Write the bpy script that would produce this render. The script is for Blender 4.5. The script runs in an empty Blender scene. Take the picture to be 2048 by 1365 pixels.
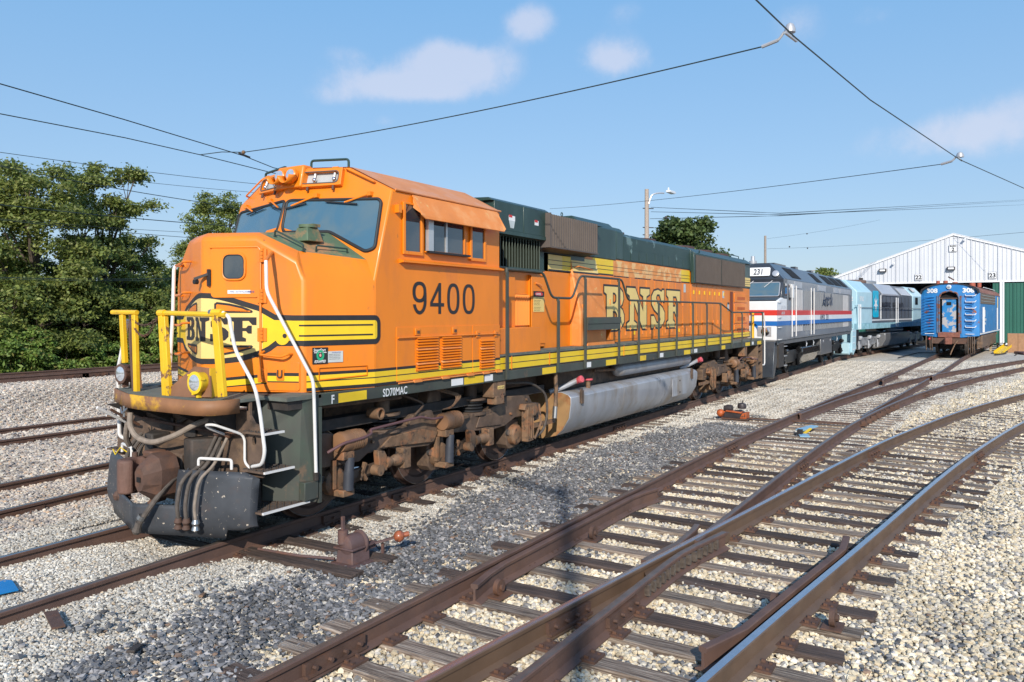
import bpy, bmesh, math, random
import numpy as np
from mathutils import Vector, Matrix, Euler
R = math.radians
random.seed(7); rng = np.random.default_rng(7)
S = bpy.context.scene
COL = S.collection
# ------------------------------------------------------------ camera, world, sun, exposure
CAM = (-6.6658, -7.7489, 2.4521); YAW = 31.646; FPX = 1544.96
cd = bpy.data.cameras.new("camera"); cam = bpy.data.objects.new("camera", cd); COL.objects.link(cam)
cd.sensor_width = 36; cd.lens = 36*FPX/2048; cd.shift_y = -(682.5-625.04)/2048
cd.clip_start = .05; cd.clip_end = 6000
cam.location = CAM; cam.rotation_euler = (R(90), 0, R(YAW-90)); S.camera = cam
SUN_AZ, SUN_EL = 29.0, 27.5            # direction the light travels to (from +x towards +y), height of the sun
W = bpy.data.worlds.new("World"); S.world = W; W.use_nodes = True
def build_world():
    nt = W.node_tree; N = nt.nodes; L = nt.links
    N.clear()
    out = N.new('ShaderNodeOutputWorld'); bg = N.new('ShaderNodeBackground'); sky = N.new('ShaderNodeTexSky')
    sky.sky_type = 'NISHITA'; sky.sun_disc = False; sky.sun_elevation = R(SUN_EL)
    # sun stands at azimuth SUN_AZ+180 (math angle); Nishita rotation runs clockwise from +y
    sky.sun_rotation = R(90-(SUN_AZ+180)); sky.air_density = 1.0; sky.dust_density = 0.6; sky.ozone_density = 2.2
    tc = N.new('ShaderNodeTexCoord')
    tint = N.new('ShaderNodeMixRGB'); tint.blend_type = 'MULTIPLY'; tint.inputs[0].default_value = 1
    tint.inputs[0].default_value = .72; tint.blend_type = 'MIX'
    L.new(sky.outputs[0], tint.inputs[1])
    # the even blue of a dry summer noon, a little paler and greyer near the horizon
    sz = N.new('ShaderNodeSeparateXYZ'); L.new(tc.outputs['Generated'], sz.inputs[0]); gr = N.new('ShaderNodeValToRGB'); L.new(sz.outputs[2], gr.inputs[0])
    e = gr.color_ramp.elements; e[0].position = 0; e[0].color = (3.0,3.9,5.1,1); e[1].position = .75; e[1].color = (1.25,2.9,5.8,1); k = e.new(.18); k.color = (2.25,3.8,5.8,1); k = e.new(.38); k.color = (1.55,3.5,6.1,1)
    L.new(gr.outputs[0], tint.inputs[2])
    # sparse fair weather clouds
    sep = N.new('ShaderNodeSeparateXYZ'); L.new(tc.outputs['Generated'], sep.inputs[0])
    def math_(op, a, b=None, c=None):
        m = N.new('ShaderNodeMath'); m.operation = op
        for i, v in enumerate((a, b, c)):
            if v is None: continue
            if hasattr(v, 'is_output') or hasattr(v, 'links'): L.new(v, m.inputs[i])
            else: m.inputs[i].default_value = v
        return m.outputs[0]
    total = None
    def px_dir(u, v):
        a = (u-1024)/FPX; b = (625.04-v)/FPX; c, s = math.cos(R(YAW)), math.sin(R(YAW))
        return Vector((c+a*s, s-a*c, b)).normalized()
    noi = N.new('ShaderNodeTexNoise'); noi.inputs['Scale'].default_value = 13; noi.inputs['Detail'].default_value = 10; noi.inputs['Roughness'].default_value = .64
    L.new(tc.outputs['Generated'], noi.inputs['Vector'])
    # drifting cumulus: direction, width, height, density
    CL = [(880,120,.040,.024,1.0),(970,135,.042,.026,1.0),(760,165,.075,.020,.85),(860,185,.06,.014,.7),(1058,45,.030,.022,1.0),(660,195,.04,.012,.55),
          (1225,118,.042,.024,1.1),(1340,130,.03,.02,.25),(1850,280,.10,.026,.55),(1985,250,.06,.03,.6),(1590,50,.035,.03,.45),(1750,30,.03,.02,.35),(770,243,.02,.010,.35),
          (2300,150,.09,.03,.6),(-300,160,.09,.03,.6),(500,-300,.12,.05,.7),(1900,-500,.16,.06,.7),(3200,260,.12,.03,.6),(1250,25,.03,.016,.35),(700,110,.05,.014,.4)]
    for (u, v, wx, wz, amp) in CL:
        d = px_dir(u, v); t = Vector((d.y, -d.x, 0)).normalized(); up = t.cross(d)*-1
        v1 = N.new('ShaderNodeVectorMath'); v1.operation = 'DOT_PRODUCT'; L.new(tc.outputs['Generated'], v1.inputs[0]); v1.inputs[1].default_value = t/wx
        v2 = N.new('ShaderNodeVectorMath'); v2.operation = 'DOT_PRODUCT'; L.new(tc.outputs['Generated'], v2.inputs[0]); v2.inputs[1].default_value = up/wz
        v3 = N.new('ShaderNodeVectorMath'); v3.operation = 'DOT_PRODUCT'; L.new(tc.outputs['Generated'], v3.inputs[0]); v3.inputs[1].default_value = d
        a = math_('POWER', v1.outputs['Value'], 2.0)
        up0 = d.dot(up)/wz
        b = math_('POWER', math_('SUBTRACT', v2.outputs['Value'], up0), 2.0)
        e = math_('ADD', a, b)
        g = math_('MULTIPLY', math_('EXPONENT', math_('MULTIPLY', e, -1.0)), amp)
        g = math_('MULTIPLY', g, math_('GREATER_THAN', v3.outputs['Value'], 0.3))
        total = g if total is None else math_('ADD', total, g)
    # mask = smoothstep(total + (noise-.5)*k)
    n2 = math_('MULTIPLY', math_('SUBTRACT', noi.outputs['Fac'], .5), 1.7)
    m = math_('ADD', total, math_('MULTIPLY', n2, math_('MINIMUM', math_('MULTIPLY', total, 2.0), 1.0)))
    mr = N.new('ShaderNodeMapRange'); mr.interpolation_type = 'SMOOTHSTEP'; L.new(m, mr.inputs[0])
    mr.inputs[1].default_value = .18; mr.inputs[2].default_value = 1.0; mr.inputs[3].default_value = 0; mr.inputs[4].default_value = .52
    mix = N.new('ShaderNodeMixRGB'); L.new(mr.outputs[0], mix.inputs[0]); L.new(tint.outputs[0], mix.inputs[1])
    mix.inputs[2].default_value = (5.6, 5.5, 6.2, 1)
    L.new(mix.outputs[0], bg.inputs[0]); bg.inputs[1].default_value = .134
    L.new(bg.outputs[0], out.inputs[0])
build_world()
sd = bpy.data.lights.new("sun", 'SUN'); sd.energy = 4.4; sd.angle = R(.6); sd.color = (1, .93, .82)
sun = bpy.data.objects.new("sun", sd); COL.objects.link(sun)
az, el = R(SUN_AZ), R(SUN_EL)
sun.rotation_euler = Vector((math.cos(az)*math.cos(el), math.sin(az)*math.cos(el), -math.sin(el))).to_track_quat('-Z', 'Y').to_euler()
S.view_settings.view_transform = 'Standard'; S.view_settings.look = 'None'; S.view_settings.exposure = 0.12; S.view_settings.gamma = 1
S.view_settings.use_curve_mapping = False
S.cycles.max_bounces = 5; S.cycles.diffuse_bounces = 3; S.cycles.glossy_bounces = 3; S.cycles.transparent_max_bounces = 6
S.cycles.caustics_reflective = False; S.cycles.caustics_refractive = False

# ------------------------------------------------------------ materials
MATS = {}
def mat(name, col, rough=.5, metal=0, var=.12, vs=6, col2=None, fac2=.35, s2=3, stretch=(1,1,1), bump=0, bs=40, coat=0, emit=None, thr=(.5,.62), spec=None, c3=None, thr3=(.6,.66), s3=20):
    if name in MATS: return MATS[name]
    m = bpy.data.materials.new(name); m.use_nodes = True; nt = m.node_tree; N, L = nt.nodes, nt.links
    b = N['Principled BSDF']; b.inputs['Roughness'].default_value = rough; b.inputs['Metallic'].default_value = metal
    if coat: b.inputs['Coat Weight'].default_value = coat; b.inputs['Coat Roughness'].default_value = .12
    if spec is not None: b.inputs['Specular IOR Level'].default_value = spec
    tc = N.new('ShaderNodeTexCoord'); mp = N.new('ShaderNodeMapping'); mp.inputs['Scale'].default_value = stretch
    L.new(tc.outputs['Object'], mp.inputs[0])
    n1 = N.new('ShaderNodeTexNoise'); n1.inputs['Scale'].default_value = vs; n1.inputs['Detail'].default_value = 6; L.new(mp.outputs[0], n1.inputs['Vector'])
    mr = N.new('ShaderNodeMapRange'); L.new(n1.outputs['Fac'], mr.inputs[0]); mr.inputs[1].default_value = .3; mr.inputs[2].default_value = .7
    mr.inputs[3].default_value = 1-var; mr.inputs[4].default_value = 1+var*.7
    mu = N.new('ShaderNodeVectorMath'); mu.operation = 'SCALE'; mu.inputs[0].default_value = col; L.new(mr.outputs[0], mu.inputs['Scale'])
    c = mu.outputs[0]
    def patch(c, colr, sc, th, amt, seed):
        n = N.new('ShaderNodeTexNoise'); n.noise_dimensions = '4D'; n.inputs['W'].default_value = seed; n.inputs['Scale'].default_value = sc; n.inputs['Detail'].default_value = 8; n.inputs['Roughness'].default_value = .65
        L.new(mp.outputs[0], n.inputs['Vector'])
        r = N.new('ShaderNodeMapRange'); r.inputs[1].default_value = th[0]; r.inputs[2].default_value = th[1]; r.inputs[4].default_value = amt; L.new(n.outputs['Fac'], r.inputs[0])
        x = N.new('ShaderNodeMixRGB'); L.new(r.outputs[0], x.inputs[0]); L.new(c, x.inputs[1]); x.inputs[2].default_value = (*colr, 1)
        return x.outputs[0]
    if col2: c = patch(c, col2, s2, thr, fac2, 1.3)
    if c3: c = patch(c, c3, s3, thr3, 1, 5.1)
    L.new(c, b.inputs['Base Color'])
    if bump:
        n = N.new('ShaderNodeTexNoise'); n.inputs['Scale'].default_value = bs; n.inputs['Detail'].default_value = 5; L.new(mp.outputs[0], n.inputs['Vector'])
        bp = N.new('ShaderNodeBump'); bp.inputs['Strength'].default_value = bump; bp.inputs['Distance'].default_value = .01
        L.new(n.outputs['Fac'], bp.inputs['Height']); L.new(bp.outputs[0], b.inputs['Normal'])
    if emit: b.inputs['Emission Color'].default_value = (*emit[0], 1); b.inputs['Emission Strength'].default_value = emit[1]
    MATS[name] = m; return m
ORANGE = mat('orange_paint', (.82,.225,.008), .42, var=.10, vs=1.3, col2=(.62,.17,.03), fac2=.6, s2=1.4, c3=(.30,.10,.03), thr3=(.665,.70), s3=7, coat=.1, stretch=(1,1,.35))
ORANGE_FADED = mat('faded_orange_paint', (.76,.25,.055), .55, var=.1, vs=3, col2=(.80,.36,.13), fac2=.7, s2=3, c3=(.75,.60,.25), thr3=(.62,.68), s3=4)
ORANGE_ROOF = mat('sun_bleached_orange_paint', (.66,.25,.085), .6, var=.1, vs=3, col2=(.66,.33,.20), fac2=.6, s2=2)
YELLOW = mat('yellow_paint', (.83,.56,.02), .4, var=.07, vs=3, col2=(.78,.45,.03), fac2=.35, s2=2.5)
CREAM = mat('cream_paint', (.80,.58,.20), .45, var=.06, vs=4)
BLACKP = mat('black_paint', (.022,.020,.022), .5, var=.2, vs=10, c3=(.3,.22,.12), thr3=(.69,.71), s3=14)
DKGREEN = mat('dark_green_paint', (.022,.050,.042), .42, var=.15, vs=1.5, col2=(.05,.09,.08), fac2=.4, s2=2, coat=.1, stretch=(1,1,.4))
SILLGREEN = mat('grey_green_frame_paint', (.060,.066,.056), .55, var=.2, vs=3, col2=(.05,.085,.06), fac2=.5, s2=2, c3=(.13,.09,.06), thr3=(.60,.68), s3=5, stretch=(1,1,.6))
DECKG = mat('grey_green_walkway_grit', (.13,.145,.125), .85, var=.2, vs=8, col2=(.20,.17,.13), fac2=.4, s2=4, bump=.3, bs=120)
HATCHG = mat('worn_green_deck_paint', (.10,.15,.085), .6, var=.15, vs=6, col2=(.45,.20,.09), fac2=.75, s2=2.6, thr=(.46,.56))
RUSTY = mat('rusty_brown_iron', (.105,.058,.042), .75, var=.3, vs=7, col2=(.17,.075,.04), fac2=.6, s2=5, bump=.4, bs=60)
GRIME = mat('grimy_brown_steel', (.125,.082,.058), .7, var=.35, vs=5, col2=(.23,.145,.085), fac2=.7, s2=3.5, c3=(.05,.038,.03), thr3=(.56,.68), s3=6, bump=.35, bs=45)
TAN = mat('tan_dust_on_steel', (.20,.12,.07), .7, var=.35, vs=9, col2=(.30,.13,.06), fac2=.8, s2=6, c3=(.06,.042,.032), thr3=(.54,.62), s3=9, bump=.3, bs=50)
DARKIRON = mat('dark_iron', (.042,.036,.033), .7, var=.3, vs=8, col2=(.09,.06,.045), fac2=.5, s2=6, bump=.3, bs=60)
PLOWM = mat('black_plow_steel', (.055,.059,.068), .45, var=.3, vs=4, c3=(.55,.47,.38), thr3=(.63,.645), s3=24, col2=(.09,.06,.05), fac2=.55, s2=3, thr=(.55,.68))
RUBBER = mat('rubber_hose', (.10,.082,.07), .8, var=.3, vs=20, bump=.3, bs=200)
PALEHOSE = mat('dusty_rubber_hose', (.26,.21,.17), .8, var=.25, vs=14)
BLACKRUB = mat('black_rubber', (.02,.02,.022), .6)
WHITEP = mat('chipped_white_paint', (.72,.70,.68), .45, var=.06, c3=(.20,.09,.05), thr3=(.66,.68), s3=30)
WHITE = mat('white_paint', (.78,.78,.78), .45, var=.05)
YELRUST = mat('chipped_yellow_paint', (.78,.47,.015), .45, var=.1, vs=5, col2=(.20,.095,.05), fac2=1, s2=5, thr=(.58,.62))
RUSTYEL = mat('rusted_yellow_edge', (.27,.125,.055), .6, var=.25, vs=4, col2=(.72,.40,.02), fac2=1, s2=1.6, thr=(.555,.63))
ALU = mat('weathered_aluminium_tank', (.42,.43,.46), .45, metal=.3, var=.16, vs=3, col2=(.30,.23,.16), fac2=.75, s2=2.2, stretch=(1,1,.35), thr=(.50,.66), c3=(.16,.12,.09), thr3=(.63,.70), s3=4)
TANKEND = mat('rust_tan_tank_end', (.36,.21,.09), .75, var=.2, vs=3, col2=(.30,.10,.035), fac2=.8, s2=3)
STEEL = mat('bare_steel', (.45,.44,.43), .3, metal=.9, var=.1)
CHROME = mat('chrome', (.8,.8,.8), .12, metal=1, var=.03)
GRILLE = mat('brown_grille_steel', (.115,.092,.080), .7, var=.12, vs=3)
VANEG = mat('green_vane_paint', (.075,.095,.072), .6, var=.15, vs=4)
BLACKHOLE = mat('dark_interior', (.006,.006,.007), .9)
REDP = mat('red_paint', (.5,.02,.03), .45, var=.1)
PINKCAP = mat('faded_red_cap', (.62,.10,.12), .5, var=.2, vs=20)
RAILSIDE = mat('rusty_rail_side', (.125,.072,.056), .7, var=.22, vs=4, col2=(.16,.085,.055), fac2=.5, s2=2.5, bump=.25, bs=60)
RAILTAN = mat('oily_tan_rail_side', (.135,.085,.055), .55, var=.2, vs=3, col2=(.11,.07,.05), fac2=.6, s2=2)
RAILTOP = mat('worn_rail_head', (.50,.50,.53), .26, metal=.85, var=.1, vs=10)
RAILTOP2 = mat('dull_rail_head', (.20,.155,.13), .40, metal=.5, var=.2, vs=8)
def glass(name, col, rough=.04):
    m = bpy.data.materials.new(name); m.use_nodes = True; b = m.node_tree.nodes['Principled BSDF']
    b.inputs['Base Color'].default_value = (*col, 1); b.inputs['Roughness'].default_value = rough; b.inputs['IOR'].default_value = 1.6
    b.inputs['Specular IOR Level'].default_value = .9; b.inputs['Coat Weight'].default_value = .6; b.inputs['Coat Roughness'].default_value = .02
    return m
GLASSD = glass('dark_tinted_glass', (.020,.032,.045))
GLASSW = glass('blue_grey_windscreen', (.055,.13,.19))
LENS = mat('lamp_lens', (.75,.77,.80), .08, metal=.7, var=.15, vs=40)
def vary(m, c2, sc):
    nt = m.node_tree; N, L = nt.nodes, nt.links; b = N['Principled BSDF']; tc = N.new('ShaderNodeTexCoord'); n = N.new('ShaderNodeTexNoise'); n.inputs['Scale'].default_value = sc; n.inputs['Detail'].default_value = 3; n.inputs['Distortion'].default_value = 1; L.new(tc.outputs['Object'], n.inputs['Vector'])
    r = N.new('ShaderNodeMapRange'); r.inputs[1].default_value = .42; r.inputs[2].default_value = .62; L.new(n.outputs['Fac'], r.inputs[0]); x = N.new('ShaderNodeMixRGB'); L.new(r.outputs[0], x.inputs[0]); x.inputs[1].default_value = b.inputs['Base Color'].default_value; x.inputs[2].default_value = (*c2, 1); L.new(x.outputs[0], b.inputs['Base Color'])
vary(GLASSW, (.10,.15,.17), 1.6); vary(GLASSD, (.05,.055,.06), 2.2)  # windscreen's uneven reflection put into its base colour as soft blotches
def wood_mat(name, c1, c2, c3):
    m = bpy.data.materials.new(name); m.use_nodes = True; nt = m.node_tree; N, L = nt.nodes, nt.links; b = N['Principled BSDF']
    b.inputs['Roughness'].default_value = .88
    tc = N.new('ShaderNodeTexCoord'); oi = N.new('ShaderNodeObjectInfo'); ad = N.new('ShaderNodeVectorMath'); L.new(tc.outputs['Object'], ad.inputs[0])
    sc = N.new('ShaderNodeVectorMath'); sc.operation = 'SCALE'; cx = N.new('ShaderNodeCombineXYZ'); 
    for i in range(3): L.new(oi.outputs['Random'], cx.inputs[i])
    L.new(cx.outputs[0], sc.inputs[0]); sc.inputs['Scale'].default_value = 37; L.new(sc.outputs[0], ad.inputs[1])
    mp = N.new('ShaderNodeMapping'); mp.inputs['Scale'].default_value = (30, .9, 24); L.new(ad.outputs[0], mp.inputs[0])
    n = N.new('ShaderNodeTexNoise'); n.inputs['Scale'].default_value = 1.6; n.inputs['Detail'].default_value = 9; n.inputs['Roughness'].default_value = .7; n.inputs['Distortion'].default_value = 1.5; L.new(mp.outputs[0], n.inputs['Vector'])
    r = N.new('ShaderNodeValToRGB'); L.new(n.outputs['Fac'], r.inputs[0]); e = r.color_ramp.elements
    e[0].position = .38; e[0].color = (*c1, 1); e[1].position = .62; e[1].color = (*c3, 1); k = e.new(.5); k.color = (*c2, 1)
    hv = N.new('ShaderNodeHueSaturation'); L.new(r.outputs[0], hv.inputs['Color']); mr = N.new('ShaderNodeMapRange'); L.new(oi.outputs['Random'], mr.inputs[0]); mr.inputs[3].default_value = .7; mr.inputs[4].default_value = 1.2; L.new(mr.outputs[0], hv.inputs['Value'])
    L.new(hv.outputs[0], b.inputs['Base Color'])
    bp = N.new('ShaderNodeBump'); bp.inputs['Strength'].default_value = .9; bp.inputs['Distance'].default_value = .02; L.new(n.outputs['Fac'], bp.inputs['Height']); L.new(bp.outputs[0], b.inputs['Normal'])
    return m
TIEOLD = wood_mat('weathered_grey_timber', (.055,.038,.028), (.24,.175,.13), (.47,.39,.31))
TIEDARK = wood_mat('creosoted_dark_timber', (.035,.023,.018), (.080,.053,.042), (.15,.105,.082))
POLEW = wood_mat('weathered_pole_timber', (.20,.15,.12), (.36,.29,.24), (.48,.40,.34))

# ------------------------------------------------------------ mesh helpers
class MB:
    def __init__(s): s.v = []; s.f = []; s.m = []
    def add(s, vs, fs, mi=0):
        o = len(s.v); s.v += [tuple(v) for v in vs]; s.f += [tuple(i+o for i in f) for f in fs]; s.m += [mi]*len(fs); return s
    def box(s, a, b, mi=0):
        x0,y0,z0 = a; x1,y1,z1 = b
        if x0>x1: x0,x1=x1,x0
        if y0>y1: y0,y1=y1,y0
        if z0>z1: z0,z1=z1,z0
        return s.add([(x0,y0,z0),(x1,y0,z0),(x1,y1,z0),(x0,y1,z0),(x0,y0,z1),(x1,y0,z1),(x1,y1,z1),(x0,y1,z1)],
                     [(0,3,2,1),(4,5,6,7),(0,1,5,4),(1,2,6,5),(2,3,7,6),(3,0,4,7)], mi)
    def obox(s, c, size, rot=(0,0,0), mi=0, M=None):
        m = Matrix.Translation(c) @ (Euler(rot).to_matrix().to_4x4() if M is None else M)
        h = [q/2 for q in size]
        vs = [m @ Vector((x*h[0], y*h[1], z*h[2])) for z in (-1,1) for x,y in ((-1,-1),(1,-1),(1,1),(-1,1))]
        return s.add(vs, [(0,3,2,1),(4,5,6,7),(0,1,5,4),(1,2,6,5),(2,3,7,6),(3,0,4,7)], mi)
    def bar(s, p, q, w, h, mi=0, up=(0,0,1)):
        p, q = Vector(p), Vector(q); d = (q-p); l = d.length; d.normalize(); up = Vector(up)
        if abs(d.dot(up)) > .98: up = Vector((1,0,0))
        r = d.cross(up).normalized(); u = r.cross(d)
        M = Matrix((r, d, u)).transposed().to_4x4()
        return s.obox((p+q)/2, (w, l, h), mi=mi, M=M)
    def prism(s, pts, axis, a, b, mi=0):
        """pts 2-D outline; axis 'x','y','z': extruded from a to b along it"""
        def P(p, t):
            return {'x': (t, p[0], p[1]), 'y': (p[0], t, p[1]), 'z': (p[0], p[1], t)}[axis]
        n = len(pts); vs = [P(p, a) for p in pts]+[P(p, b) for p in pts]
        fs = [tuple(range(n))[::-1], tuple(range(n, 2*n))]+[(i, (i+1)%n, n+(i+1)%n, n+i) for i in range(n)]
        return s.add(vs, fs, mi)
    def loft(s, A, B, mi=0, caps=True):
        n = len(A); fs = [(i, (i+1)%n, n+(i+1)%n, n+i) for i in range(n)]
        if caps: fs += [tuple(range(n))[::-1], tuple(range(n, 2*n))]
        return s.add(list(A)+list(B), fs, mi)
    def tube(s, pts, r, n=8, mi=0, closed=False, caps=True):
        pts = [Vector(p) for p in pts]; rs = r if isinstance(r, (list, tuple)) else [r]*len(pts); vs = []
        m = len(pts); prev = None
        for i, p in enumerate(pts):
            if closed: t = (pts[(i+1)%m]-pts[i-1])
            else: t = (pts[min(i+1, m-1)]-pts[max(i-1, 0)])
            t = t.normalized() if t.length > 1e-9 else Vector((0,0,1))
            if prev is None:
                a = Vector((0,0,1)) if abs(t.z) < .9 else Vector((1,0,0)); u = t.cross(a).normalized()
            else:
                u = prev-t*prev.dot(t); u = u.normalized() if u.length > 1e-6 else t.orthogonal().normalized()
            prev = u; w = t.cross(u)
            vs += [p+(u*math.cos(2*math.pi*k/n)+w*math.sin(2*math.pi*k/n))*rs[i] for k in range(n)]
        fs = []
        for i in range(m if closed else m-1):
            j = (i+1)%m
            fs += [(i*n+k, i*n+(k+1)%n, j*n+(k+1)%n, j*n+k) for k in range(n)]
        if caps and not closed: fs += [tuple(range(n))[::-1], tuple(range((m-1)*n, m*n))]
        return s.add(vs, fs, mi)
    def cyl(s, p, q, r, n=16, mi=0, r2=None): return s.tube([p, q], [r, r if r2 is None else r2], n, mi)
    def lathe(s, p, d, prof, n=20, mi=0):
        """prof: (t, r) pairs along d from p"""
        p, d = Vector(p), Vector(d).normalized(); u = d.orthogonal().normalized(); w = d.cross(u); vs = []
        for t, r in prof: vs += [p+d*t+(u*math.cos(2*math.pi*k/n)+w*math.sin(2*math.pi*k/n))*r for k in range(n)]
        m = len(prof); fs = [(i*n+k, i*n+(k+1)%n, (i+1)*n+(k+1)%n, (i+1)*n+k) for i in range(m-1) for k in range(n)]
        fs += [tuple(range(n))[::-1], tuple(range((m-1)*n, m*n))]
        return s.add(vs, fs, mi)
    def ball(s, c, r, n=10, mi=0, sc=(1,1,1)):
        c = Vector(c); prof = [math.pi*(i+.001)/(n//2*1.0) for i in range(n//2+1)]; vs = []
        m = len(prof)
        for a in prof: vs += [c+Vector((math.sin(a)*math.cos(2*math.pi*k/n)*sc[0], math.sin(a)*math.sin(2*math.pi*k/n)*sc[1], math.cos(a)*sc[2]))*r for k in range(n)]
        return s.add(vs, [(i*n+k, (i+1)*n+k, (i+1)*n+(k+1)%n, i*n+(k+1)%n) for i in range(m-1) for k in range(n)], mi)
    def build(s, name, mats, parent=None, smooth=True, bevel=0, seg=2, fix=True):
        me = bpy.data.meshes.new(name); me.from_pydata([tuple(v) for v in s.v], [], s.f)
        ms = mats if isinstance(mats, (list, tuple)) else [mats]
        for m in ms: me.materials.append(m)
        if len(ms) > 1: me.polygons.foreach_set('material_index', s.m)
        if fix:
            bm = bmesh.new(); bm.from_mesh(me); bmesh.ops.recalc_face_normals(bm, faces=bm.faces); bm.to_mesh(me); bm.free()
        if smooth:
            me.shade_smooth(); me.set_sharp_from_angle(angle=R(34))
        o = link(name, me, parent)
        if bevel:
            b = o.modifiers.new('bevel', 'BEVEL'); b.width = bevel; b.segments = seg; b.limit_method = 'ANGLE'; b.angle_limit = R(40); b.harden_normals = False
        return o
def link(name, data, parent=None):
    o = bpy.data.objects.new(name, data); COL.objects.link(o)
    if parent is not None: o.parent = parent
    return o
def empty(name, loc=(0,0,0), rz=0, parent=None):
    o = bpy.data.objects.new(name, None); COL.objects.link(o); o.location = loc; o.rotation_euler = (0,0,rz); o.empty_display_size = .1
    if parent is not None: o.parent = parent
    return o
def tag(o, label=None, cat=None, group=None, kind=None):
    if label: o['label'] = label
    if cat: o['category'] = cat
    if group: o['group'] = group
    if kind: o['kind'] = kind
    return o
def dup(o, parent=None, kids=True):
    c = o.copy(); COL.objects.link(c); c.parent = parent
    if kids:
        for ch in list(o.children): dup(ch, c)
    return c
def arc(c, r, a0, a1, n, ax='xz'):
    out = []
    for i in range(n+1):
        a = R(a0+(a1-a0)*i/n); p = [r*math.cos(a), r*math.sin(a)]
        out.append({'xz': (c[0]+p[0], c[1], c[2]+p[1]), 'xy': (c[0]+p[0], c[1]+p[1], c[2]), 'yz': (c[0], c[1]+p[0], c[2]+p[1])}[ax])
    return out
def rnd(pts, r=.05, n=3):
    """round the corners of a polyline"""
    pts = [Vector(p) for p in pts]; out = [pts[0]]
    for i in range(1, len(pts)-1):
        a, b, c = pts[i-1], pts[i], pts[i+1]; d1 = (a-b); d2 = (c-b); k = min(r, d1.length*.45, d2.length*.45)
        p, q = b+d1.normalized()*k, b+d2.normalized()*k
        for j in range(n+1):
            t = j/n; out.append(p*(1-t)**2+b*2*t*(1-t)+q*t*t)
    return out+[pts[-1]]
def rrect(x0, z0, x1, z1, r, n=4):
    out = []
    for cx, cz, a in ((x1-r, z1-r, 0), (x0+r, z1-r, 90), (x0+r, z0+r, 180), (x1-r, z0+r, 270)):
        for i in range(n+1):
            t = R(a+90*i/n); out.append((cx+r*math.cos(t), cz+r*math.sin(t)))
    return out
# flat lettering and shapes: 2-D loops or text turned into mesh, cut at creases, laid on a surface
def flat_mesh(loops=None, text=None, size=1, off=0, sx=1, shear=0, spacing=1, align='LEFT'):
    if text is not None:
        cu = bpy.data.curves.new('t', 'FONT'); cu.body = text; cu.size = size; cu.offset = off; cu.shear = shear; cu.space_character = spacing; cu.align_x = align; cu.resolution_u = 4
    else:
        cu = bpy.data.curves.new('t', 'CURVE'); cu.dimensions = '2D'; cu.fill_mode = 'BOTH'; cu.offset = off
        for lp in loops:
            sp = cu.splines.new('POLY'); sp.points.add(len(lp)-1)
            for i, p in enumerate(lp): sp.points[i].co = (p[0], p[1], 0, 1)
            sp.use_cyclic_u = True
    ob = bpy.data.objects.new('t', cu); COL.objects.link(ob)
    dg = bpy.context.evaluated_depsgraph_get(); dg.update()
    me = bpy.data.meshes.new_from_object(ob.evaluated_get(dg), depsgraph=dg)
    COL.objects.unlink(ob); bpy.data.objects.remove(ob); bpy.data.curves.remove(cu)
    if text is not None:
        if off:
            m0 = flat_mesh(None, text, size, 0, 1, shear, spacing, align); xs = [v.co.x for v in m0.vertices]; ys = [v.co.y for v in m0.vertices]; bpy.data.meshes.remove(m0)
            for v in me.vertices: v.co.x = min(max(v.co.x, min(xs)-off), max(xs)+off); v.co.y = min(max(v.co.y, min(ys)-off), max(ys)+off)
        for v in me.vertices: v.co.x *= sx
    return me
def decal(name, m, fn, parent, cuts=(), loops=None, text=None, org=(0,0), lift=0, grid=0, **kw):
    """fn(s, z, lift) -> world point"""
    me = flat_mesh(loops, text, **kw); me.name = name
    bm = bmesh.new(); bm.from_mesh(me); bmesh.ops.remove_doubles(bm, verts=bm.verts, dist=1e-5)
    for v in bm.verts: v.co.x += org[0]; v.co.y += org[1]; v.co.z = 0
    for c in cuts:
        bmesh.ops.bisect_plane(bm, geom=bm.verts[:]+bm.edges[:]+bm.faces[:], dist=1e-5, plane_co=(c,0,0), plane_no=(1,0,0))
    for v in bm.verts: v.co = fn(v.co.x, v.co.y, lift)
    bm.to_mesh(me); bm.free(); me.materials.clear(); me.materials.append(m)
    return link(name, me, parent)
# line of sight helper: where the ray through a picture point (photograph pixels) meets a real plane of the scene
def _ray(u, v):
    a = (u-1024)/FPX; b = (625.04-v)/FPX; c, s = math.cos(R(YAW)), math.sin(R(YAW))
    return Vector((c+a*s, s-a*c, b))
def onY(u, v, y): d = _ray(u, v); return Vector(CAM)+d*((y-CAM[1])/d.y)
def onX(u, v, x): d = _ray(u, v); return Vector(CAM)+d*((x-CAM[0])/d.x)
def onZ(u, v, z): d = _ray(u, v); return Vector(CAM)+d*((z-CAM[2])/d.z)
def onP(u, v, p0, n): d = _ray(u, v); p0 = Vector(p0); n = Vector(n); c = Vector(CAM); return c+d*((p0-c).dot(n)/d.dot(n))
def Z4(a, b): return (1000+a/4.55, 500+b/4.55)
def Z5(a, b): return (920+a/3.2, 360+b/3.2)
def Z6(a, b): return (1000+a/3.657, 660+b/3.657)
def ZC(a, b): return (480+a/3.25, 300+b/3.25)
def ZQ(a, b): return (900+a/6.0235, 380+b/6.0235)
def ZT(a, b): return (640+a/4.452, 780+b/4.452)
def ZP(a, b): return (200+a/3.792, 740+b/3.792)
def ZA(a, b): return (1490+a/5.248, 500+b/5.248)
def ZB(a, b): return (1690+a/5.72, 540+b/5.72)
def Z34(a, b): return (340+a/6.827, 440+b/6.827)
def Z46(a, b): return (340+a/4.655, 580+b/4.655)
def Z48(a, b): return (480+a/5.604, 320+b/5.604)
def Z54(a, b): return (540+a/7.877, 440+b/7.877)
def Z7(a, b): return (1180+a/7.583, 540+b/7.583)
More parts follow.
